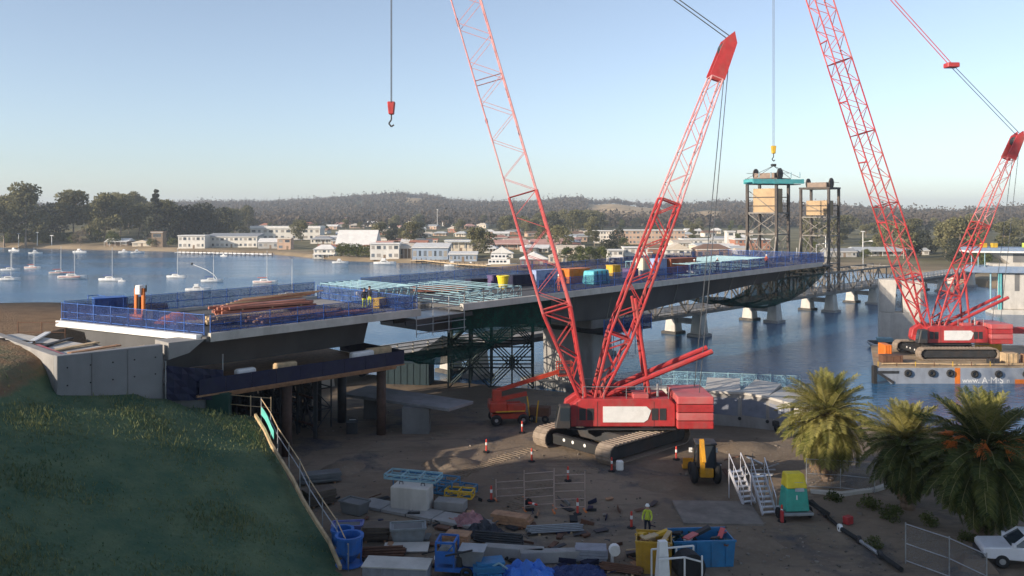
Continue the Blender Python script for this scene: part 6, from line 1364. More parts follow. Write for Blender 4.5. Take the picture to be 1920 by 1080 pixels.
cb = MB().hexa([(-0.62, 0.65, 1.15), (0.62, 0.65, 1.15), (0.62, 2.0, 1.15), (-0.62, 2.0, 1.15)], [(-0.55, 0.85, 2.65), (0.55, 0.85, 2.65), (0.55, 1.9, 2.65), (-0.55, 1.9, 2.65)]).build('cab_glass', GLASS, t)
for x in (-0.6, 0.6):
    for y0, y1 in ((0.64, 0.84), (2.01, 1.91)): MB().bar((x * 1.03, y0, 1.15), (x * 0.94, y1, 2.66), 0.09).build('cab_pillar', BLACK, t)
MB().bbox(-0.7, 0.7, 0.7, 2.05, 2.66, 2.78).build('cab_roof', STEEL_D, t, bevel=0.04)
for x in (-0.55, 0.55): MB().bar((x, -0.1, 1.0), (x, -1.5, 0.45), 0.14, 0.22).build('loader_arm', CY, t)
MB().prof([(-1.1, 0.05), (1.1, 0.05), (1.1, 0.15), (-1.1, 0.15)], -2.2, -1.5).build('bucket_floor', CY, t); MB().bbox(-1.1, 1.1, -1.55, -1.45, 0.1, 0.8).build('bucket_back', CY, t)
MB().bar((0.3, 2.3, 0.9), (0.42, 2.8, 3.2), 0.28, 0.34).build('dig_boom', CY, t); MB().bar((0.42, 2.8, 3.2), (0.38, 3.4, 1.9), 0.22, 0.26).build('dipper', CY, t)
for x in (-0.85, 0.85):
    MB().bar((x * 0.7, 0.7, 1.9), (x, 0.6, 1.95), 0.04).build('mirror_arm', STEEL_D, t); MB().bbox(x - 0.11, x + 0.11, 0.56, 0.62, 1.8, 2.1).build('mirror', WHITE, t)
for x in (-0.25, 0.25): MB().lathe([(0.09, -0.03), (0.1, 0.03)], 10, (x, -1.02, 0.95), 'Y').build('headlight', WHITE, t)
MB().bbox(-0.3, 0.3, -0.715, -0.70, 1.2, 1.55).build('grille', BLACK, t)

# ---------------------------------------------------------------- bollards
BOL = (('on the dirt left of the crane track', 912, 848), ('before the concrete block, left of the barrier frames', 921, 940), ('knocked over by the barrier frame foot', 990, 950), ('behind the barrier frames', 1065, 902), ('beside the crane track corner', 1147, 884), ('at the foot of the second barrier frame', 1083, 965), ('alone on the dirt near the lime clad worker', 1184, 991), ('between the crane and the backhoe', 1268, 862), ('under the front of the crane track', 997, 866), ('beneath the boom lift basket', 979, 812), ('near the teal chipper wheel', 1466, 978))
for i, (l, u, v) in enumerate(BOL):
    t = thing('traffic_bollard', 'red and white safety bollard ' + l, 'bollard', P(u, v, 2.0), rnd.uniform(0, 6), 'safety bollards in the yard')
    RB_ = mat('bollard_red', (0.62, 0.06, 0.04), 0.55, dirt=(0.3, 0.08, 0.06))
    MB().lathe([(0.26, 0), (0.26, 0.08), (0.10, 0.12)], 8).build('base', BLACK, t); MB().lathe([(0.075, 0.1), (0.06, 0.95), (0.02, 1.0)], 12).build('post', RB_, t); MB().lathe([(0.077, 0.55), (0.073, 0.75)], 12).build('band', WHITE, t)
    if 'knocked' in l: t.rotation_euler = (R(82), 0, 0.6); t.location.z += 0.25
# barrier frames
def barrier(label, p, rz, w=1.9, h=2.4, n=5):
    t = thing('barrier_frame', label, 'barrier', p, rz, 'timber barrier frames')
    m = mat('pinkish_steel_tube', (0.40, 0.30, 0.25), 0.6, dirt=(0.2, 0.13, 0.1))
    for x in (-w / 2, w / 2): MB().tube((x, 0, 0), (x, 0.12, h), 0.035, n=6).build('upright', m, t)
    for k in range(n): MB().tube((-w / 2, 0.12 * (k + 0.6) / n, h * (k + 0.6) / n), (w / 2, 0.12 * (k + 0.6) / n, h * (k + 0.6) / n), 0.026, n=6).build('rail', m, t)
    for x in (-w / 2, w / 2): MB().bar((x, -0.35, 0.03), (x, 0.4, 0.03), 0.12, 0.07).build('foot', ORANGE, t)
barrier('barrier frame in the middle of the yard, left of the two', P(1012, 955, 2.0), R(14)); barrier('barrier frame in the middle of the yard, right of the two', P(1068, 960, 2.0), R(6)); barrier('low pale barrier frame left of the pair in the yard', P(957, 937, 2.0), R(12), 1.8, 1.3, 3)

# ---------------------------------------------------------------- aluminium stairs
def stairs(label, p, rz, n=9, L=3.4, H=2.4, tilt=0.0):
    t = thing('stair_module', label, 'stair', p, rz, 'aluminium stair modules'); t.rotation_euler = (tilt, 0, rz)
    m = mat('bright_aluminium', (0.62, 0.62, 0.66), 0.4, 0.5)
    for y in (-0.42, 0.42):
        MB().bar((0, y, 0.1), (L, y, H), 0.06, 0.22).build('stringer', m, t); MB().tube((0, y, 1.1), (L, y, H + 1.0), 0.03, n=6).build('handrail', m, t)
        for k in range(4): MB().tube((L * k / 3, y, 0.1 + (H - 0.1) * k / 3), (L * k / 3, y, 1.1 + (H - 0.1) * k / 3), 0.025, n=6).build('baluster', m, t)
    for k in range(n): MB().box((L * (k + 0.5) / n, 0, 0.1 + (H - 0.1) * (k + 0.5) / n), (0.26, 0.82, 0.05)).build('tread', m, t)
    for y in (-0.42, 0.42): MB().bar((L, y, 0), (L, y, H), 0.06).build('prop_leg', m, t)
stairs('aluminium stair module with its treads toward the camera beside the chipper', P(1443, 968, 2.0), R(97), 8, 1.7, 2.0); stairs('aluminium stair module leaning behind another stair left of the chipper', P(1405, 948, 2.0), R(108), 7, 1.6, 1.8)
p = P(1372, 905, 2.0); t = thing('scrap_heap', 'grey heap of pipes and panels behind the aluminium stairs', 'scrap heap', p, R(10))
r9 = random.Random(9)
for i in range(16):
    a = Vector((r9.uniform(-0.6, 4.2), r9.uniform(-0.3, 3.6), r9.uniform(0.1, 0.7))); b = a + Vector((r9.uniform(-1.8, 1.8), r9.uniform(-1.2, 1.2), r9.uniform(-0.1, 0.5)))
    MB().bar(a, b, r9.choice([0.07, 0.12, 0.3]), 0.07).build('scrap_piece', r9.choice([STEEL_G, CONC_L, STEEL_D, RUST]), t)

# ---------------------------------------------------------------- teal and yellow chipper
p = P(1490, 972, 2.0); t = thing('chipper', 'teal machine with a bright yellow hood on a wheeled frame', 'machine', p, R(4))
CT = mat('machine_teal', (0.05, 0.36, 0.28), 0.45, dirt=(0.1, 0.25, 0.2), dirt_amt=0.4)
MB().hexa([(-0.72, -0.5, 0.55), (0.72, -0.5, 0.55), (0.72, 0.7, 0.55), (-0.72, 0.7, 0.55)], [(-0.60, -0.35, 1.85), (0.62, -0.35, 1.85), (0.62, 0.6, 1.85), (-0.60, 0.6, 1.85)]).build('body', CT, t, bevel=0.06)
MB().hexa([(-0.62, -0.38, 1.855), (0.64, -0.38, 1.855), (0.64, 0.62, 1.855), (-0.62, 0.62, 1.855)], [(-0.52, -0.1, 2.65), (0.54, -0.1, 2.65), (0.54, 0.6, 2.65), (-0.52, 0.6, 2.65)]).build('hood', mat('bright_yellow', (0.75, 0.58, 0.03)), t, bevel=0.06)
MB().hexa([(-0.12, -0.40, 1.7), (0.42, -0.40, 1.7), (0.42, -0.35, 1.7), (-0.12, -0.35, 1.7)], [(-0.12, -0.26, 2.2), (0.42, -0.26, 2.2), (0.42, -0.2, 2.2), (-0.12, -0.2, 2.2)]).build('control_panel', STEEL_G, t)
MB().bbox(-0.9, 0.9, -0.65, 0.8, 0.35, 0.52).build('frame', STEEL_G, t, bevel=0.03)
for x in (-0.95, 0.95): tyre(t, (x, 0.1, 0.33), 'X', 0.33, 0.11)
MB().bbox(-1.1, -0.95, -0.75, -0.55, 0.05, 0.7).build('red_jack', RED, t); MB().bar((0.6, 0.1, 1.1), (1.7, -0.9, 0.5), 0.16, 0.2).build('drawbar', BLACK, t); MB().tube((-0.05, -0.46, 1.25), (-0.05, -0.44, 1.5), 0.04, n=6).build('handle', WHITE, t)
# black pipe run toward the fence
pts = [P(1522, 940, 2.15), P(1548, 965, 2.15), P(1575, 990, 2.15), P(1610, 1012, 2.15), P(1650, 1040, 2.15), P(1690, 1068, 2.15)]
t = thing('pipe_run', 'black hose and pipe run trailing away from the teal machine', 'pipe run'); 
for i, (a, b) in enumerate(zip(pts, pts[1:])): MB().tube(a, b, 0.13 if i % 2 == 0 else 0.10, n=8).build('pipe', BLACK if i != 3 else STEEL_G, t)
for i, q_ in enumerate(pts[1:-1]): MB().lathe([(0.22, -0.1), (0.24, 0), (0.22, 0.1)], 12, tuple(q_), 'X').build('coupling', STEEL_D if i != 1 else WHITE, t)
tag(MB().box((0, 0, 0.22), (0.5, 0.4, 0.45)).build('red_toolbox', RED, loc=P(1590, 982, 2.0), rz=0.5, bevel=0.04), 'small red toolbox beside the black pipe run', 'toolbox')

# ---------------------------------------------------------------- skips, bins and foreground clutter
def skip(label, p, rz, L, W, H, m, name='skip_bin', load=None):
    t = thing(name, label, 'skip bin', p, rz, 'bins in the yard'); th = 0.06
    def side_(x0, x1, y0, y1): return MB().hexa([(x0, y0, 0.1), (x1, y0, 0.1), (x1, y1, 0.1), (x0, y1, 0.1)], [(x0 * 1.06, y0 * 1.06, H), (x1 * 1.06, y0 * 1.06, H), (x1 * 1.06, y1 * 1.06, H), (x0 * 1.06, y1 * 1.06, H)])
    side_(-L / 2, L / 2, -W / 2, -W / 2 + th).build('side_panel', m, t); side_(-L / 2, L / 2, W / 2 - th, W / 2).build('side_panel', m, t)
    side_(-L / 2, -L / 2 + th, -W / 2 + th, W / 2 - th).build('end_panel', m, t); side_(L / 2 - th, L / 2, -W / 2 + th, W / 2 - th).build('end_panel', m, t)
    MB().bbox(-L / 2, L / 2, -W / 2, W / 2, 0.02, 0.098).build('floor_plate', m, t)
    for y in (-W / 2 * 1.07, W / 2 * 1.07): MB().bar((-L / 2 * 1.08, y, H), (L / 2 * 1.08, y, H), 0.1).build('top_rim', m, t)
    for k in range(4): MB().bar((-L / 2 + L * (k + 0.5) / 4, -W / 2 - 0.03, 0.1), (-L / 2 + L * (k + 0.5) / 4, -W / 2 * 1.06 - 0.03, H), 0.08).build('stiffener', m, t)
    if load:
        r = random.Random(3)
        for i in range(26):
            a = Vector((r.uniform(-L / 2 * 0.9, L / 2 * 0.9), r.uniform(-W / 2 * 0.8, W / 2 * 0.8), r.uniform(H * 0.45, H * 1.1))); d = Vector((r.uniform(-1, 1), r.uniform(-0.6, 0.6), r.uniform(-0.2, 0.5))) * r.uniform(0.3, 0.9)
            MB().bar(a, a + d, r.uniform(0.05, 0.4), r.uniform(0.04, 0.15)).build('rubbish', r.choice(load), t)
    return t
SKB = mat('skip_blue', (0.03, 0.17, 0.36), 0.5, dirt=(0.08, 0.12, 0.16), dirt_amt=0.5)
skip('blue skip bin heaped with dark rubbish', P(1312, 1052, 2.0), R(4), 3.0, 1.7, 1.35, SKB, load=[STEEL_D, BLACK, CONC_L, RUST, mat('dark_green_sheeting', (0.012, 0.05, 0.035)), RED_L])
skip('yellow ochre waste cage left of the blue skip', P(1226, 1066, 2.0), R(-10), 1.7, 1.5, 1.6, mat('ochre_paint', (0.48, 0.28, 0.03), 0.55, dirt=(0.25, 0.15, 0.06), dirt_amt=0.6), load=[YELL, TIMBER, PINE])
person('worker in a lime vest standing behind the yellow waste cage', P(1214, 1004, 2.0), R(160), HIVIS, CLOTH, WHITE, 1.75)
p = P(1265, 1092, 2.0); t = thing('pipe_trailer', 'white tube frame trailer with a big black drum at the bottom edge', 'trailer', p, R(12)); mw = WHITE
for x in (-1.0, 0.3, 1.2):
    MB().bar((x, -0.5, 0.2), (x, -0.5, 1.4), 0.07).build('upright', mw, t); MB().bar((x, 0.5, 0.2), (x, 0.5, 1.5), 0.07).build('upright', mw, t)
MB().bar((-1.0, -0.5, 1.4), (0.3, -0.5, 1.4), 0.07).build('rail', mw, t); MB().bar((0.3, -0.5, 1.4), (1.2, -0.5, 1.1), 0.07).build('rail', mw, t); MB().bar((-1.0, 0.5, 1.5), (1.2, 0.5, 1.5), 0.07).build('rail', mw, t)
MB().hexa([(-0.95, -0.3, 0.3), (-0.35, -0.3, 0.3), (-0.35, 0.2, 0.3), (-0.95, 0.2, 0.3)], [(-0.85, -0.2, 2.1), (-0.45, -0.2, 2.1), (-0.45, 0.1, 2.1), (-0.85, 0.1, 2.1)]).build('tall_panel', mw, t)
MB().lathe([(0.3, -0.45), (0.72, -0.42), (0.72, 0.42), (0.3, 0.45)], 24, (0.72, 0, 0.75), 'Y').build('drum', BLACK, t)
# concrete block and frames
p = P(766, 960, 2.0); t = thing('concrete_block', 'big pale concrete block with blue frames lying behind it', 'concrete block', p, R(-14)); MB().box((0, 0.6, 0.72), (2.35, 1.2, 1.45)).build('block', CONC_L, t, bevel=0.05)
for x in (-0.7, 0.7): MB().path([(x - 0.12, 0.6, 1.44), (x - 0.1, 0.6, 1.6), (x + 0.1, 0.6, 1.6), (x + 0.12, 0.6, 1.44)], 0.025, 5).build('lifting_eye', STEEL_D, t)
def steel_frame(label, p, rz, L, W, m, z=0.15, n=4, h=0.5):
    t = thing('steel_cradle', label, 'steel frame', p, rz, 'steel frames beside the concrete block')
    for zz in (z, z + h):
        for y in (-W / 2, W / 2): MB().bar((-L / 2, y, zz), (L / 2, y, zz), 0.09).build('long_member', m, t)
        for k in range(n + 1): MB().bar((-L / 2 + L * k / n, -W / 2, zz), (-L / 2 + L * k / n, W / 2, zz), 0.07).build('cross_member', m, t)
    for k in range(n + 1):
        for y in (-W / 2, W / 2): MB().bar((-L / 2 + L * k / n, y, z), (-L / 2 + L * k / n, y, z + h), 0.07).build('upright', m, t)
    for k in range(n): MB().bar((-L / 2 + L * k / n, -W / 2, z), (-L / 2 + L * (k + 1) / n, -W / 2, z + h), 0.05).build('brace', m, t)
FB = mat('frame_blue', (0.05, 0.17, 0.30), 0.5, dirt=(0.12, 0.18, 0.24))
steel_frame('dark blue steel frame propped behind the concrete block', P(800, 930, 2.0), R(-18), 4.0, 1.4, FB, 0.5, 4, 0.7); steel_frame('pale blue steel frame lying across the concrete block', P(772, 950, 2.0) + Vector((0, 0.9, 0)), R(-16), 3.4, 1.2, SKYB, 1.5, 3, 0.25); steel_frame('blue steel frame lying flat behind the pale one', P(840, 925, 2.0), R(-22), 3.6, 1.2, FB, 0.2, 4, 0.4); steel_frame('bright yellow steel frame to the right of the concrete block', P(862, 945, 2.0), R(-12), 1.7, 0.8, YELL, 0.5, 2, 0.4)
tag(MB().box((0, 0, 0.3), (1.9, 0.9, 0.6)).build('concrete_footing', CONC, loc=P(845, 955, 2.0), rz=R(-14), bevel=0.05), 'low concrete footing under the yellow steel frame', 'concrete footing')
t = thing('kerb_slab', 'long low concrete strip running in front of the concrete block', 'concrete strip'); a, b = P(682, 944, 2.0), P(922, 990, 2.0)
for k in range(5): q0, q1 = a.lerp(b, k / 5 + 0.004), a.lerp(b, (k + 1) / 5 - 0.004); MB().bar(q0 + Vector((0, 0, 0.08)), q1 + Vector((0, 0, 0.08)), 1.5, 0.16).build('slab_bay', CONC, t)
# tubs and blue kibbles
def kibble(label, p, s, m, rz=0.0):
    t = thing('kibble', label, 'bucket', p, rz, 'blue concrete buckets'); t.scale = (s, s, s)
    MB().lathe([(0.25, 0.25), (0.62, 0.75), (0.66, 1.5), (0.78, 1.52), (0.78, 1.66), (0.60, 1.66), (0.55, 0.8), (0.05, 0.4)], 22).build('bucket', m, t)
    for a_ in range(4): MB().bar((0.6 * math.cos(a_ * 1.571), 0.6 * math.sin(a_ * 1.571), 0), (0.68 * math.cos(a_ * 1.571), 0.68 * math.sin(a_ * 1.571), 1.5), 0.08).build('leg', m, t)
    MB().lathe([(0.70, 0.05), (0.74, 0.08), (0.70, 0.12)], 20).build('base_ring', m, t)
KB = mat('kibble_blue', (0.03, 0.13, 0.42), 0.5, dirt=(0.08, 0.10, 0.16), dirt_amt=0.5)
kibble('large blue concrete bucket with a round rim beside the bank stairs', P(655, 1060, 2.0), 0.95, KB); kibble('blue concrete bucket partly behind the large one', P(642, 1038, 2.0), 0.8, KB)
def tub(label, p, rz, d, m, name='mortar_tub', cat='tub'):
    x, y, z = d; t = thing(name, label, cat, p, rz, 'tubs in the yard')
    MB().hexa([(-x * .42, -y * .42, 0), (x * .42, -y * .42, 0), (x * .42, y * .42, 0), (-x * .42, y * .42, 0)], [(-x / 2, -y / 2, z), (x / 2, -y / 2, z), (x / 2, y / 2, z), (-x / 2, y / 2, z)]).build('body', m, t, bevel=0.05)
    for s in (-1, 1): MB().bar((-x / 2, s * y / 2, z + 0.03), (x / 2, s * y / 2, z + 0.03), 0.1).build('rim', m, t); MB().bar((s * x / 2, -y / 2, z + 0.03), (s * x / 2, y / 2, z + 0.03), 0.1).build('rim', m, t)
    MB().bbox(-x * .4, x * .4, -y * .4, y * .4, z - 0.12, z + 0.004).build('contents', CONC_D, t)
tub('pale blue shallow tub behind the blue buckets', P(652, 998, 2.0), R(6), (1.7, 0.9, 0.45), mat('lavender_steel', (0.16, 0.18, 0.42), 0.5, dirt=(0.1, 0.1, 0.2)))
tub('grey steel trough with rusty parts lying on it', P(765, 1014, 2.0), R(8), (1.9, 1.2, 0.8), mat('grey_trough', (0.24, 0.26, 0.26), 0.6, dirt=(0.14, 0.1, 0.08)))
tub('dark trough tipped in the shade left of the concrete block', P(665, 962, 2.0), R(-30), (1.6, 1.0, 0.7), CONC_D)
t = crate('steel_chest', 'long grey steel chest with a loose lid at the bottom edge', P(745, 1085, 2.0), (3.2, 1.3, 0.75), mat('grey_chest', (0.26, 0.27, 0.30), 0.6, dirt=(0.15, 0.14, 0.14)), R(-6), 'chest', ribs=5, lid=CONC_L)
tag(MB().add([(-1.2, -0.5, 0.12), (1.2, -0.6, 0.1), (1.3, 0.6, 0.14), (-1.1, 0.55, 0.2), (-1.2, -0.5, 0.06), (1.2, -0.6, 0.04), (1.3, 0.6, 0.08), (-1.1, 0.55, 0.14)], [(0, 1, 2, 3), (7, 6, 5, 4), (0, 4, 5, 1), (1, 5, 6, 2), (2, 6, 7, 3), (3, 7, 4, 0)]).build('sheet_offcut', CONC_L, loc=P(760, 1030, 2.0), rz=R(5)), 'pale sheet offcut lying between the trough and the steel chest', 'sheet')
p = P(868, 1078, 2.0); t = thing('blue_mixer', 'blue grout mixer with a hopper and curved guard near the bottom edge', 'mixer', p, R(-8))
MB().bbox(-1.3, 1.4, -0.6, 0.6, 0.35, 0.55).build('frame', KB, t)
for x in (-1.25, -0.35):
    for y in (-0.55, 0.55): MB().bar((x, y, 0.55), (x, y, 1.75), 0.09).build('upright', KB, t)
    MB().bar((x, -0.55, 1.75), (x, 0.55, 1.75), 0.09).build('cross_head', KB, t)
for y in (-0.55, 0.55): MB().bar((-1.25, y, 1.75), (-0.35, y, 1.75), 0.09).build('side_rail', KB, t); MB().bar((-1.25, y, 0.6), (-0.35, y, 1.7), 0.06).build('brace', KB, t)
MB().lathe([(0.30, -0.45), (0.42, -0.4), (0.42, 0.4), (0.30, 0.45)], 16, (-0.8, 0, 1.1), 'Y').build('drum', mat('grout_crust', (0.22, 0.22, 0.21), 0.9, var=0.3), t); MB().bbox(-1.2, -0.4, -0.62, -0.56, 0.75, 1.35).build('guard_panel', KB, t)
MB().bbox(-0.25, 0.05, -0.5, 0.5, 0.55, 1.1).build('engine', STEEL_D, t, bevel=0.04)
MB().hexa([(0.1, -0.4, 0.6), (0.9, -0.4, 0.6), (0.9, 0.4, 0.6), (0.1, 0.4, 0.6)], [(-0.15, -0.55, 1.4), (1.15, -0.55, 1.4), (1.15, 0.55, 1.4), (-0.15, 0.55, 1.4)]).build('hopper', STEEL_G, t); MB().tube((-0.75, -0.62, 1.15), (0.6, -0.62, 1.5), 0.05, n=6).build('drive_rod', STEEL_D, t); MB().path([(1.2, -0.5, 0.5), (1.9, -0.5, 0.9), (2.3, -0.4, 0.6)], 0.05, 6).build('tow_bar', SKYB, t)
for y in (-0.65, 0.65): tyre(t, (0.3, y, 0.33), 'Y', 0.33, 0.1)
MB().lathe([(0.1, -0.03), (0.12, 0.03)], 12, (-1.35, -0.3, 0.9), 'X').build('lamp', WHITE, t)
tag(MB().bar((0, 0, 0.3), (3.1, -0.55, 0.3), 0.6, 0.6).build('precast_beam', CONC, loc=P(908, 1042, 2.0), bevel=0.03), 'pale precast beam lying behind the blue mixer', 'beam', 'precast beams in the yard'); tag(MB().bar((0, 0, 0.3), (3.1, 0.25, 0.3), 0.55, 0.6).build('precast_beam', CONC, loc=P(975, 1055, 2.0), bevel=0.03), 'pale precast beam lying behind the blue tarpaulin', 'beam', 'precast beams in the yard')
def tarp(label, p, rz, m, sx, sy, h, seed):
    r = random.Random(seed); rows = []
    NX, NY = 26, 18
    for j in range(NY + 1): rows.append([(lerp(-sx, sx, i / NX) + r.uniform(-0.03, 0.03), lerp(-sy, sy, j / NY) + r.uniform(-0.03, 0.03), 0.04 + h * max(0, 1 - (abs(2 * i / NX - 1)) ** 2.6) * max(0, 1 - (abs(2 * j / NY - 1)) ** 2.6) * (0.62 + 0.38 * math.sin(i * 0.55 + seed) * math.cos(j * 0.7 + seed)) + 0.10 * abs(math.sin(i * 0.9 + j * 1.1 + seed)) * abs(math.cos(j * 0.6 - i * 0.35)) + r.uniform(0, 0.035)) for i in range(NX + 1)])
    t = thing('tarpaulin', label, 'tarpaulin', p, rz, 'tarpaulins in the yard'); MB().sheet(rows).build('cover', m, t)
    for x in (-sx * 0.6, sx * 0.6): MB().tube((x, -sy, 0.12), (x, sy, 0.12), 0.02, n=4).build('tie_rope', PINE, t)
tarp('bright blue tarpaulin over a heap at the bottom edge', P(990, 1082, 2.0), R(-10), mat('tarp_blue', (0.04, 0.16, 0.55), 0.5), 1.3, 0.9, 0.85, 1); tarp('crumpled pink and dark tarpaulin beside the concrete strip', P(880, 980, 2.0), R(20), mat('tarp_pink', (0.34, 0.17, 0.17), 0.7, var=0.5, scale=1.0), 0.9, 0.7, 0.6, 2); tarp('black tarpaulin over rubble left of the pink one', P(905, 1000, 2.0), R(40), mat('tarp_black', (0.025, 0.027, 0.035), 0.6), 1.0, 0.8, 0.6, 3); tarp('dark blue tarpaulin at the bottom edge right of the bright one', P(1085, 1078, 2.0), R(5), mat('tarp_navy', (0.02, 0.04, 0.13), 0.6), 1.3, 0.8, 0.4, 4)
p = P(1148, 1056, 2.0); t = thing('standpipe', 'short white standpipe with a round cap in the bottom yard', 'standpipe', p); MB().tube((0, 0, 0), (0, 0, 0.5), 0.09, n=8).build('stem', WHITE, t); MB().lathe([(0.28, -0.15), (0.3, 0.15), (0.18, 0.18), (0.16, -0.1)], 14, (0.12, 0, 0.68), 'Y').build('cap', WHITE, t)
tag(MB().box((0, 0, 0.35), (0.5, 0.4, 0.7)).build('white_drum', WHITE, loc=P(1162, 882, 2.0), bevel=0.08), 'small white drum beside the crane track corner', 'drum')
tag(MB().hexa([(0, 0, -0.02), (4.6, -0.3, -0.02), (5.0, 3.6, -0.02), (0.2, 3.9, -0.02)], [(0, 0, 0.1), (4.6, -0.3, 0.1), (5.0, 3.6, 0.1), (0.2, 3.9, 0.1)]).build('concrete_pad', mat('dusty_pad', (0.20, 0.175, 0.15), 0.9, var=0.3, scale=0.8, dirt=(0.11, 0.095, 0.085), dirt_amt=0.8, bump=0.2), loc=P(1282, 984, 2.02), rz=R(2)), 'flat pale concrete pad in front of the backhoe', 'concrete pad')
crate('cable_drum_box', 'dark timber box at the base of the platform piles', P(660, 812, 2.0), (0.9, 0.8, 0.9), STEEL_D, R(10), 'box', ribs=2); tag(MB().box((0, 0, 0), (0.55, 0.03, 0.5)).build('white_notice', WHITE, loc=P(664, 800, 2.0) + Vector((0, -0.7, 0.55)), rz=R(4)), 'white notice board at the foot of the platform piles', 'sign')

def bundle(label, u, v, rz, L, n, m, r=0.07, name='pipe_bundle', cat='pipes'):
    t = thing(name, label, cat, P(u, v, 2.0), rz, 'bundles in the yard'); me = MB().tube((-L / 2, 0, 0), (L / 2, 0, 0), r, n=10).mesh('pipe', m); k = 0; row = n
    z = r + 0.12
    while row > 0:
        for i in range(row):
            o = obj('pipe', me, t); o.location = (rnd.uniform(-0.15, 0.15), (i - (row - 1) / 2) * 2.05 * r, z)
        z += 1.75 * r; row -= 1
    for x in (-L * 0.3, L * 0.3): MB().box((x, 0, 0.05), (0.12, n * 2.2 * r, 0.1)).build('bearer', PINE, t)
def panel_stack(label, u, v, rz, n, d, m, seed):
    r = random.Random(seed); t = thing('form_panel_stack', label, 'formwork', P(u, v, 2.0), rz, 'formwork stacks in the yard'); me = MB().box((0, 0, 0), (d[0], d[1], d[2])).mesh('form_panel', m)
    for k in range(n):
        o = obj('form_panel', me, t); o.location = (r.uniform(-0.1, 0.1), r.uniform(-0.08, 0.08), 0.12 + d[2] / 2 + k * (d[2] + 0.02)); o.rotation_euler = (0, 0, r.uniform(-0.05, 0.05))
    for x in (-d[0] * 0.35, d[0] * 0.35): MB().box((x, 0, 0.055), (0.12, d[1], 0.11)).build('bearer', TIMBER, t)
bundle('rusty pipe bundle lying in front of the grey trough', 720, 1046, R(6), 2.2, 4, RUST); bundle('dark steel pipe bundle between the mixer and the precast beams', 935, 1020, R(-12), 2.6, 5, STEEL_D, 0.06); bundle('galvanised scaffold tubes lying before the barrier frames', 1040, 1000, R(8), 3.0, 5, STEEL_G, 0.045); bundle('rusty reinforcing bundle right of the dark blue tarpaulin', 1165, 1075, R(-20), 2.0, 5, RUST, 0.04)
panel_stack('stack of dark plywood form panels right of the large blue bucket', 705, 1012, R(4), 7, (1.5, 1.0, 0.09), mat('form_ply', (0.10, 0.075, 0.055), 0.7, var=0.3), 1); panel_stack('stack of brown form panels behind the blue mixer', 855, 1028, R(-15), 6, (1.3, 0.9, 0.1), TIMBER, 2); panel_stack('low stack of grey steel panels beside the white standpipe', 1110, 1050, R(-5), 4, (1.6, 1.0, 0.12), mat('grey_chest', (0.26, 0.27, 0.30)), 3); panel_stack('stack of blue edged panels at the bottom edge near the mixer', 915, 1084, R(10), 6, (1.4, 0.9, 0.11), mat('skip_blue', (0.03, 0.17, 0.36)), 4); panel_stack('low stack of weathered sleepers behind the black tarpaulin', 960, 985, R(-25), 3, (2.2, 0.8, 0.16), TIMBER, 5)
panel_stack('stack of dusty planks in the dark under the falsework', 600, 905, R(20), 5, (2.6, 1.0, 0.1), CONC_D, 6); panel_stack('stack of dark panels below the bank handrail', 600, 945, R(35), 6, (1.8, 1.1, 0.12), mat('form_ply', (0.1, 0.075, 0.055)), 7)
# loose stones and scraps on the dirt
def rubble():
    rng = np.random.default_rng(12); mb = MB()
    for i in range(1100):
        u = rng.uniform(560, 1700); v = rng.uniform(760, 1100); q_ = P(u, v, 2.0)
        if side(Vector((q_.x, q_.y))) > -0.6: continue
        if rng.random() < 0.5 and v < 960: continue
        s = rng.uniform(0.03, 0.11) * (1.8 if rng.random() < 0.08 else 1)
        mb.box((q_.x, q_.y, gz(q_.x, q_.y) + s * 0.3), (s * rng.uniform(0.8, 2), s, s * 0.8), rng.uniform(0, 3))
    tag(mb.build('rubble', mat('rubble_stone', (0.17, 0.145, 0.12), 0.9, island=0.5)), 'loose stones and scraps scattered over the dirt yard', 'rubble', kind='stuff')
rubble()
def litter():
    rng = random.Random(44); cols = [STEEL_D, CONC_D, RUST, TIMBER, NAVY, BLACK, STEEL_D, RUST]; bs = [MB() for _ in cols]
    for i in range(150):
        u = rng.uniform(625, 1230); v = rng.uniform(985, 1085) if i % 3 else rng.uniform(930, 1000); q_ = P(u, v, 2.0)
        if side(Vector((q_.x, q_.y))) > -0.9: continue
        a = rng.uniform(0, 3.14); l = rng.uniform(0.15, 0.9); d = Vector((math.cos(a), math.sin(a), rng.uniform(-0.05, 0.25))) * l
        bs[rng.randrange(len(cols))].bar(q_ + Vector((0, 0, 0.08)), q_ + d + Vector((0, 0, 0.08)), rng.choice([0.05, 0.08, 0.3, 0.45]), rng.choice([0.04, 0.06, 0.12, 0.25]))
    t = thing('scrap_litter', 'dark scraps of timber, pipe and sheet littering the bottom of the yard', 'litter'); t['kind'] = 'stuff'
    for b_, c in zip(bs, cols):
        o = b_.build('scraps', c, t); o['kind'] = 'stuff'
litter()

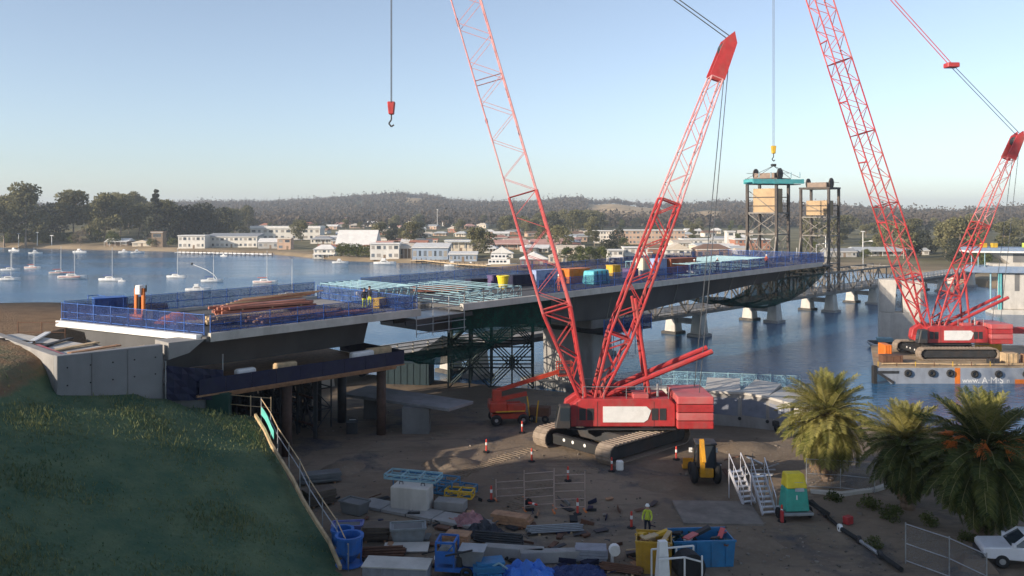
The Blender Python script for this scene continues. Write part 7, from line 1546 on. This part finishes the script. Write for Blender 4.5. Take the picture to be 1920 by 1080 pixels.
def prints():
    mb = MB(); r = random.Random(5); a = R(43)
    for lane in (-3.2, 3.2):
        for k in range(46):
            d = -5.6 - k * 0.42; cx = 7.8 + d * math.cos(a) - lane * math.sin(a) + 0.012 * k * k * 0.3; cy = 66.5 + d * math.sin(a) + lane * math.cos(a)
            if side(Vector((cx, cy))) > -0.5 or r.random() < 0.12: continue
            mb.box((cx, cy, gz(cx, cy) + 0.012), (0.16, 1.3 * r.uniform(0.6, 1), 0.05), a + r.uniform(-0.06, 0.06) + 0.006 * k)
    tag(mb.build('crawler_prints', DIRT), 'rows of cleat marks pressed into the dirt behind the crane tracks', 'track marks', kind='stuff')
prints()
for i, (u, v, sx, h_, l) in enumerate(((845, 870, 2.2, 0.5, 'low spread heap of soil left of the crane'), (1400, 840, 2.6, 0.45, 'low soil heap between backhoe and landing wall'), (1240, 905, 1.8, 0.25, 'flattened soil heap left of the backhoe'), (640, 880, 2.2, 0.5, 'soil heap in the shade near the platform piles'), (1130, 1030, 1.6, 0.35, 'small soil heap behind the grey steel panels'), (1420, 1020, 2.0, 0.22, 'flat soil spread right of the blue skip'))):
    r = random.Random(i); p_ = P(u, v, 2.0); rows = []
    for j in range(13): rows.append([(sx * (ii / 6 - 1), sx * 0.7 * (j / 6 - 1), -0.06 + h_ * max(0, 1 - ((ii / 6 - 1) ** 2 + (j / 6 - 1) ** 2)) * r.uniform(0.75, 1.15)) for ii in range(13)])
    tag(MB().sheet(rows).build('soil_heap', DIRT, loc=p_, rz=0.4 * i, smooth=True), l, 'soil heap', 'soil heaps in the yard')
# bank stairs handrail
def bank_pt(t_): 
    a, b = Vector((-17.2, 57.7)), Vector((-8.4, 42.9)); q_ = a.lerp(b, t_); return Vector((q_.x + 0.25 + 0.07 * math.sin(t_ * 17), q_.y + 0.06 * math.sin(t_ * 23), lerp(6.4, 2.3, t_) + 0.04 * math.sin(t_ * 29)))
t = thing('bank_handrail', 'thin pipe handrail running down the edge of the grass bank', 'handrail'); hp = [bank_pt(i / 8) for i in range(9)]
for a, b in zip(hp, hp[1:]):
    for z in (0.55, 1.05): MB().tube(a + Vector((0, 0, z)), b + Vector((0, 0, z)), 0.03, n=6).build('rail', PINE if z > 1 else STEEL_G, t)
for q_ in hp: MB().tube(q_ - Vector((0, 0, 0.6)), q_ + Vector((0, 0, 1.15)), 0.035, n=6).build('post', STEEL_G, t)
for a, b in zip(hp, hp[1:]): MB().bar(a + Vector((-0.35, -0.2, 0.0)), b + Vector((-0.35, -0.2, 0.0)), 0.14, 0.22).build('edge_board', PINE, t)
tag(MB().sheet([[bank_pt(0.02 + 0.2 * i / 5) + Vector((-0.1, -0.1, 0.12 + 0.55 * j / 2)) for i in range(6)] for j in range(3)]).build('teal_sheet', mat('teal_cloth', (0.12, 0.50, 0.44), 0.7)), 'bright teal cloth tied to the top of the bank handrail', 'cloth')
fence('landing_guard', 'pale pipe guard rail at the head of the bank stairs', [P(430, 775, 6.0), P(470, 779, 6.0), P(508, 782, 6.0)], 1.3, 'railing', PINE, None, PINE)

# fences round the palms
fence('mesh_fence', 'wire mesh fence panel on posts in front of the middle palm', [P(1698, 1055, 2.0), P(1780, 1085, 2.0), P(1850, 1120, 2.0)], 2.0, 'fence', STEEL_G, net_mat('wire_mesh', (0.25, 0.26, 0.27), 0.93, 30), STEEL_G)
fence('mesh_fence', 'thin wire fence below the first palm behind the teal machine', [P(1512, 915, 2.0), P(1576, 918, 2.0), P(1640, 925, 2.0)], 1.9, 'fence', STEEL_G, MATS['wire_mesh'], STEEL_G)
t = thing('garden_kerb', 'pale concrete kerb curving below the first palm', 'kerb'); a = [P(1520, 925, 2.0), P(1580, 930, 2.0), P(1640, 922, 2.0), P(1690, 905, 2.0)]
for q0, q1 in zip(a, a[1:]): MB().bar(q0 + Vector((0, 0, 0.1)), q1 + Vector((0, 0, 0.1)), 0.35, 0.28).build('kerb_stone', CONC_L, t)

# ---------------------------------------------------------------- white ute
p = P(1935, 1060, 2.0); t = thing('white_ute', 'white utility pickup parked beneath the largest palm', 'pickup', p, R(166))
CW = mat('car_white', (0.66, 0.67, 0.70), 0.3, var=0.05, dirt=(0.35, 0.33, 0.3), dirt_amt=0.3)
MB().prof([(-2.5, 0.45), (2.35, 0.45), (2.5, 0.75), (2.4, 1.0), (1.1, 1.12), (-2.5, 1.12)], -0.86, 0.86).build('body', CW, t, bevel=0.07, seg=2)
MB().hexa([(-0.75, -0.8, 1.12), (1.15, -0.8, 1.12), (1.15, 0.8, 1.12), (-0.75, 0.8, 1.12)], [(-0.62, -0.66, 1.66), (0.45, -0.66, 1.66), (0.45, 0.66, 1.66), (-0.62, 0.66, 1.66)]).build('cabin_glass', GLASS, t)
MB().bbox(-0.68, 0.52, -0.70, 0.70, 1.655, 1.72).build('roof', CW, t, bevel=0.03)
for y in (-0.76, 0.76):
    for x0, x1 in ((-0.78, -0.64), (0.15, 0.1), (1.17, 0.48)): MB().bar((x0, y * 1.06, 1.12), (x1, y * 0.9, 1.68), 0.09).build('pillar', CW, t)
    for x in (-1.6, 1.6):
        w = tyre(t, (x, y * 1.05, 0.36), 'Y', 0.36, 0.12); MB().lathe([(0.17, -0.06), (0.2, 0), (0.17, 0.06)], 12, (x, y * 1.08, 0.36), 'Y').build('rim', STEEL_G, w)
    MB().bbox(1.0, 1.15, y * 1.15 - 0.1, y * 1.15 + 0.1, 1.15, 1.32).build('mirror', CW, t); MB().bbox(2.36, 2.47, y * 0.8 - 0.18, y * 0.8 + 0.18, 0.72, 0.92).build('headlight', WHITE, t)
    MB().bbox(-2.52, -2.48, y * 0.95 - 0.08, y * 0.95 + 0.08, 0.7, 1.0).build('tail_light', RED, t); MB().bbox(-0.2, 0.0, y * 1.14 - 0.015, y * 1.14 + 0.015, 0.95, 0.99).build('door_handle', STEEL_D, t)
MB().bbox(-2.35, -0.85, -0.74, 0.74, 1.122, 1.15).build('tray_cover', STEEL_D, t); MB().bbox(2.44, 2.56, -0.84, 0.84, 0.42, 0.62).build('bumper', STEEL_D, t)
tag(MB().hexa([(0, 0, 0), (1.8, -0.4, 0), (2.2, 0.9, 0), (0.4, 1.4, 0)], [(0.4, 0.3, 0.55), (1.5, 0.1, 0.5), (1.7, 0.7, 0.45), (0.7, 0.9, 0.6)]).build('dry_brush_pile', LEAVES['bare'], loc=P(1800, 1072, 2.0)), 'heap of dry brush in front of the white ute', 'brush pile')
p = P(1455, 800, 2.0); t = thing('pump_unit', 'small black wheeled pump at the foot of the landing wall', 'pump', p + Vector((0, -1.2, 0)), R(10)); MB().bbox(-0.7, 0.7, -0.35, 0.35, 0.35, 0.85).build('engine', STEEL_D, t, bevel=0.06)
for x in (-0.5, 0.5): tyre(t, (x, -0.42, 0.3), 'Y', 0.3, 0.1)
MB().tube((-0.6, 0, 0.8), (-0.6, 0, 1.2), 0.05, n=6).build('exhaust', STEEL_G, t)
# ================================================================ PALMS
PALM_G = leaf_mat('sunlit_palm_leaflets', (0.08, 0.095, 0.025), (0.34, 0.30, 0.10), 0.3, 0.8); PALM_D = leaf_mat('dry_palm_leaflets', (0.14, 0.09, 0.05), (0.32, 0.22, 0.13), 0.15, 0.8)
PALM_S = leaf_mat('shaded_palm_leaflets', (0.028, 0.045, 0.018), (0.135, 0.145, 0.048), 0.25, 0.8)  # darker copy of the leaflets: shade put into the colour
RACH = mat('palm_rachis', (0.24, 0.22, 0.09), 0.6); PTRUNK = mat('palm_trunk', (0.16, 0.115, 0.08), 0.95, var=0.4, scale=3, bump=0.6, bscale=6)
def frond_mesh(L, bend, seed, m, n=44):
    """a feather frond along +x, bending downwards by bend (radians) over its length; leaflets in a shallow V with drooping tips"""
    rng = random.Random(seed); q = []; pts = []; x = z = 0.0; seg = 12; a = 0.0
    for i in range(seg + 1):
        pts.append(Vector((x, 0, z))); a = -bend * (i / seg) ** 1.4; x += L / seg * math.cos(a); z += L / seg * math.sin(a)
    def at_(f): k = min(seg - 1, int(f * seg)); return pts[k].lerp(pts[k + 1], f * seg - k), (pts[k + 1] - pts[k]).normalized()
    mb = MB(); mb.mi = 1
    for i in range(seg): mb.tube(pts[i], pts[i + 1], 0.035 * (1 - i / seg) + 0.008, 0.035 * (1 - (i + 1) / seg) + 0.008, 4, cap=False)
    mb.mi = 0
    for i in range(n):
        f = 0.13 + 0.86 * i / (n - 1); c, d = at_(f); up = Vector((-d.z, 0, d.x)); ll = 0.62 * L / 3.4 * (0.45 + 0.9 * math.sin(math.pi * min(1, 0.2 + 0.75 * f))) * rng.uniform(0.85, 1.1)
        for s in (-1, 1):
            v = (d * 0.62 + Vector((0, s, 0)) * 0.80 + up * rng.uniform(0.10, 0.42)).normalized(); mid = c + v * ll * 0.55; tip = mid + (v + Vector((0, 0, -0.55))).normalized() * ll * 0.45
            w = d.cross(v).cross(v).normalized() * 0.022
            mb.add([c - w * 0.6, mid - w * 1.3, tip, mid + w * 1.3, c + w * 0.6], [(0, 1, 3, 4), (1, 2, 3)])
    return mb.mesh('frond', [m, RACH])
FR = {}
for key, m_ in (('g', PALM_G), ('d', PALM_D), ('s', PALM_S)):
    for bi, bnd in enumerate((0.35, 0.8, 1.25)):
        for v_ in range(2): FR[(key, bi, v_)] = frond_mesh(3.4, bnd * (1 + 0.12 * v_), 10 * bi + v_, m_)
def palm(label, base, zc, n, L, key, dry, seed, fruit=False, trunk_r=0.42):
    r = random.Random(seed); t = thing('palm_tree', label, 'palm', base, r.uniform(0, 6), 'date palms beside the yard')
    H = zc - base.z; mb = MB(); prof = []
    k = int(H / 0.16)
    for i in range(k + 1):
        z = -0.3 + (H + 0.2) * i / k; prof += [(trunk_r * (1.12 if i % 2 else 0.95) * (1.15 if i < 2 else 1), z)]
    prof += [(trunk_r * 1.5, H + 0.1), (trunk_r * 1.3, H + 0.5), (0.1, H + 0.9)]
    MB().lathe(prof, 14).build('trunk', PTRUNK, t)
    for i in range(n):
        f = (i + 0.5) / n; el = lerp(86, -74, f ** 0.78) + r.uniform(-7, 7); bi = 0 if f < 0.16 else (1 if f < 0.5 else r.choice((1, 2))) if f < 0.8 else 1
        kk = 'g' if (key == 's' and f < (0.25 if n < 130 else 0.10)) else 'd' if (f > 1 - dry and r.random() < 0.75) else key  # crown tops of the shade-coloured palms take the sunlit leaflet colour
        o = obj('frond', FR[(kk, bi, r.randint(0, 1))], t); s = L / 3.4 * r.uniform(0.88, 1.06) * (0.85 if f < 0.1 else 1)
        o.location = (0, 0, H + 0.35 - 0.35 * f); o.rotation_euler = (r.uniform(-0.25, 0.25), -R(el), i * 2.39996 + r.uniform(-0.15, 0.15)); o.scale = (s, s, s)
    if fruit:
        om = mat('date_stalk_orange', (0.62, 0.17, 0.03), 0.6)
        for i in range(14):
            a = i * 0.449 * 2 + r.uniform(-0.2, 0.2); mb = MB(); d = Vector((math.cos(a), math.sin(a), 0)); c = Vector((0, 0, H + 0.3))
            e1 = c + d * 1.2 + Vector((0, 0, 0.95)); e2 = c + d * 2.1 + Vector((0, 0, 0.75)); mb.path([c, e1, e2], 0.035, 5)
            for j in range(40): mb.tube(e1.lerp(e2, r.uniform(0.3, 1)), e2 + Vector((r.uniform(-.3, .3), r.uniform(-.3, .3), r.uniform(-.65, 0.05))), 0.022, n=4, cap=False)
            mb.build('date_stalk', om, t)
    return t
palm('sunlit date palm with hanging dry fronds beside the landing wall', Vector((P(1556, 905, 2.0).x, 57.4, 2.0)), 6.1, 150, 3.5, 'g', 0.20, 1)
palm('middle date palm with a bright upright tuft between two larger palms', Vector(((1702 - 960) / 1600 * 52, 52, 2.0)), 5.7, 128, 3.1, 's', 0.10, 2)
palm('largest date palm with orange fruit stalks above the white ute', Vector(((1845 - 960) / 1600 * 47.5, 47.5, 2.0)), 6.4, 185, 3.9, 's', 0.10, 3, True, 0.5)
pb = random.Random(31)
for i in range(9):
    ul = pb.uniform(1560, 1900); q_ = P(ul, pb.uniform(925, 1060), 2.0); lb = near_label('low scrubby bush', ul, 0, [(1556, 'the sunlit palm'), (1702, 'the middle palm'), (1832, 'the largest palm'), (1770, 'the wire mesh fence')], 'growing below')
    o = tree('bush', 0, q_.y, pb.uniform(0.16, 0.3), lb, 'scrub under the palms', 'palm_scrub', 2.0, q_.x)

# ================================================================ unseen block and gums added beside the camera to shade the yard
def shade_block():
    t = thing('added_shade_block', 'unseen cream block added beside the camera to shade the yard', 'building', (-31, 4, 4), 0)
    MB().bbox(-13, 13, -15, 15, -3, 22).build('wall', PAINT['cream'], t)
    MB().bbox(-13.4, 13.4, -15.4, 15.4, 22, 22.6).build('roof', ROOF['grey'], t)
    MB().bbox(-24, -9, 15.01, 26, -2, 18).build('shade_wing', PAINT['cream'], t)
    for f in range(5):
        for i in range(6): MB().bbox(-12 + i * 4.2, -9.6 + i * 4.2, 15.0, 15.06, 5 + f * 3.4, 7 + f * 3.4).build('window', GLASS, t)
shade_block()
st = random.Random(17)
for ii, (x, y, s) in enumerate(((-54, 27, 0.62), (-58, 20, 0.72), (-50, 21, 0.6), (-66, 16, 0.8), (-72, 22, 0.7))):  # out-of-view gums placed for the shade they throw on the yard
    tree('gum_a', 0, y, s, ['first', 'second', 'third', 'fourth', 'fifth'][ii] + ' unseen gum tree added on the embankment to shade the yard', 'gums added to shade the yard', 'gum_tree', 9.6, x)

# ================================================================ the air between here and the hills
hm = bpy.data.materials.new('pale_haze'); hm.use_nodes = True; nt = hm.node_tree; nt.nodes.clear()
ho = nt.nodes.new('ShaderNodeOutputMaterial'); pv = nt.nodes.new('ShaderNodeVolumePrincipled')
pv.inputs['Color'].default_value = (0.80, 0.89, 1.0, 1); pv.inputs['Density'].default_value = 0.00021; pv.inputs['Anisotropy'].default_value = 0.1
nt.links.new(pv.outputs[0], ho.inputs['Volume'])
tag(MB().bbox(-6200, 6200, -250, 5200, -5, 96).build('haze', hm), 'pale haze lying over the bay and the hills', 'haze', kind='stuff')
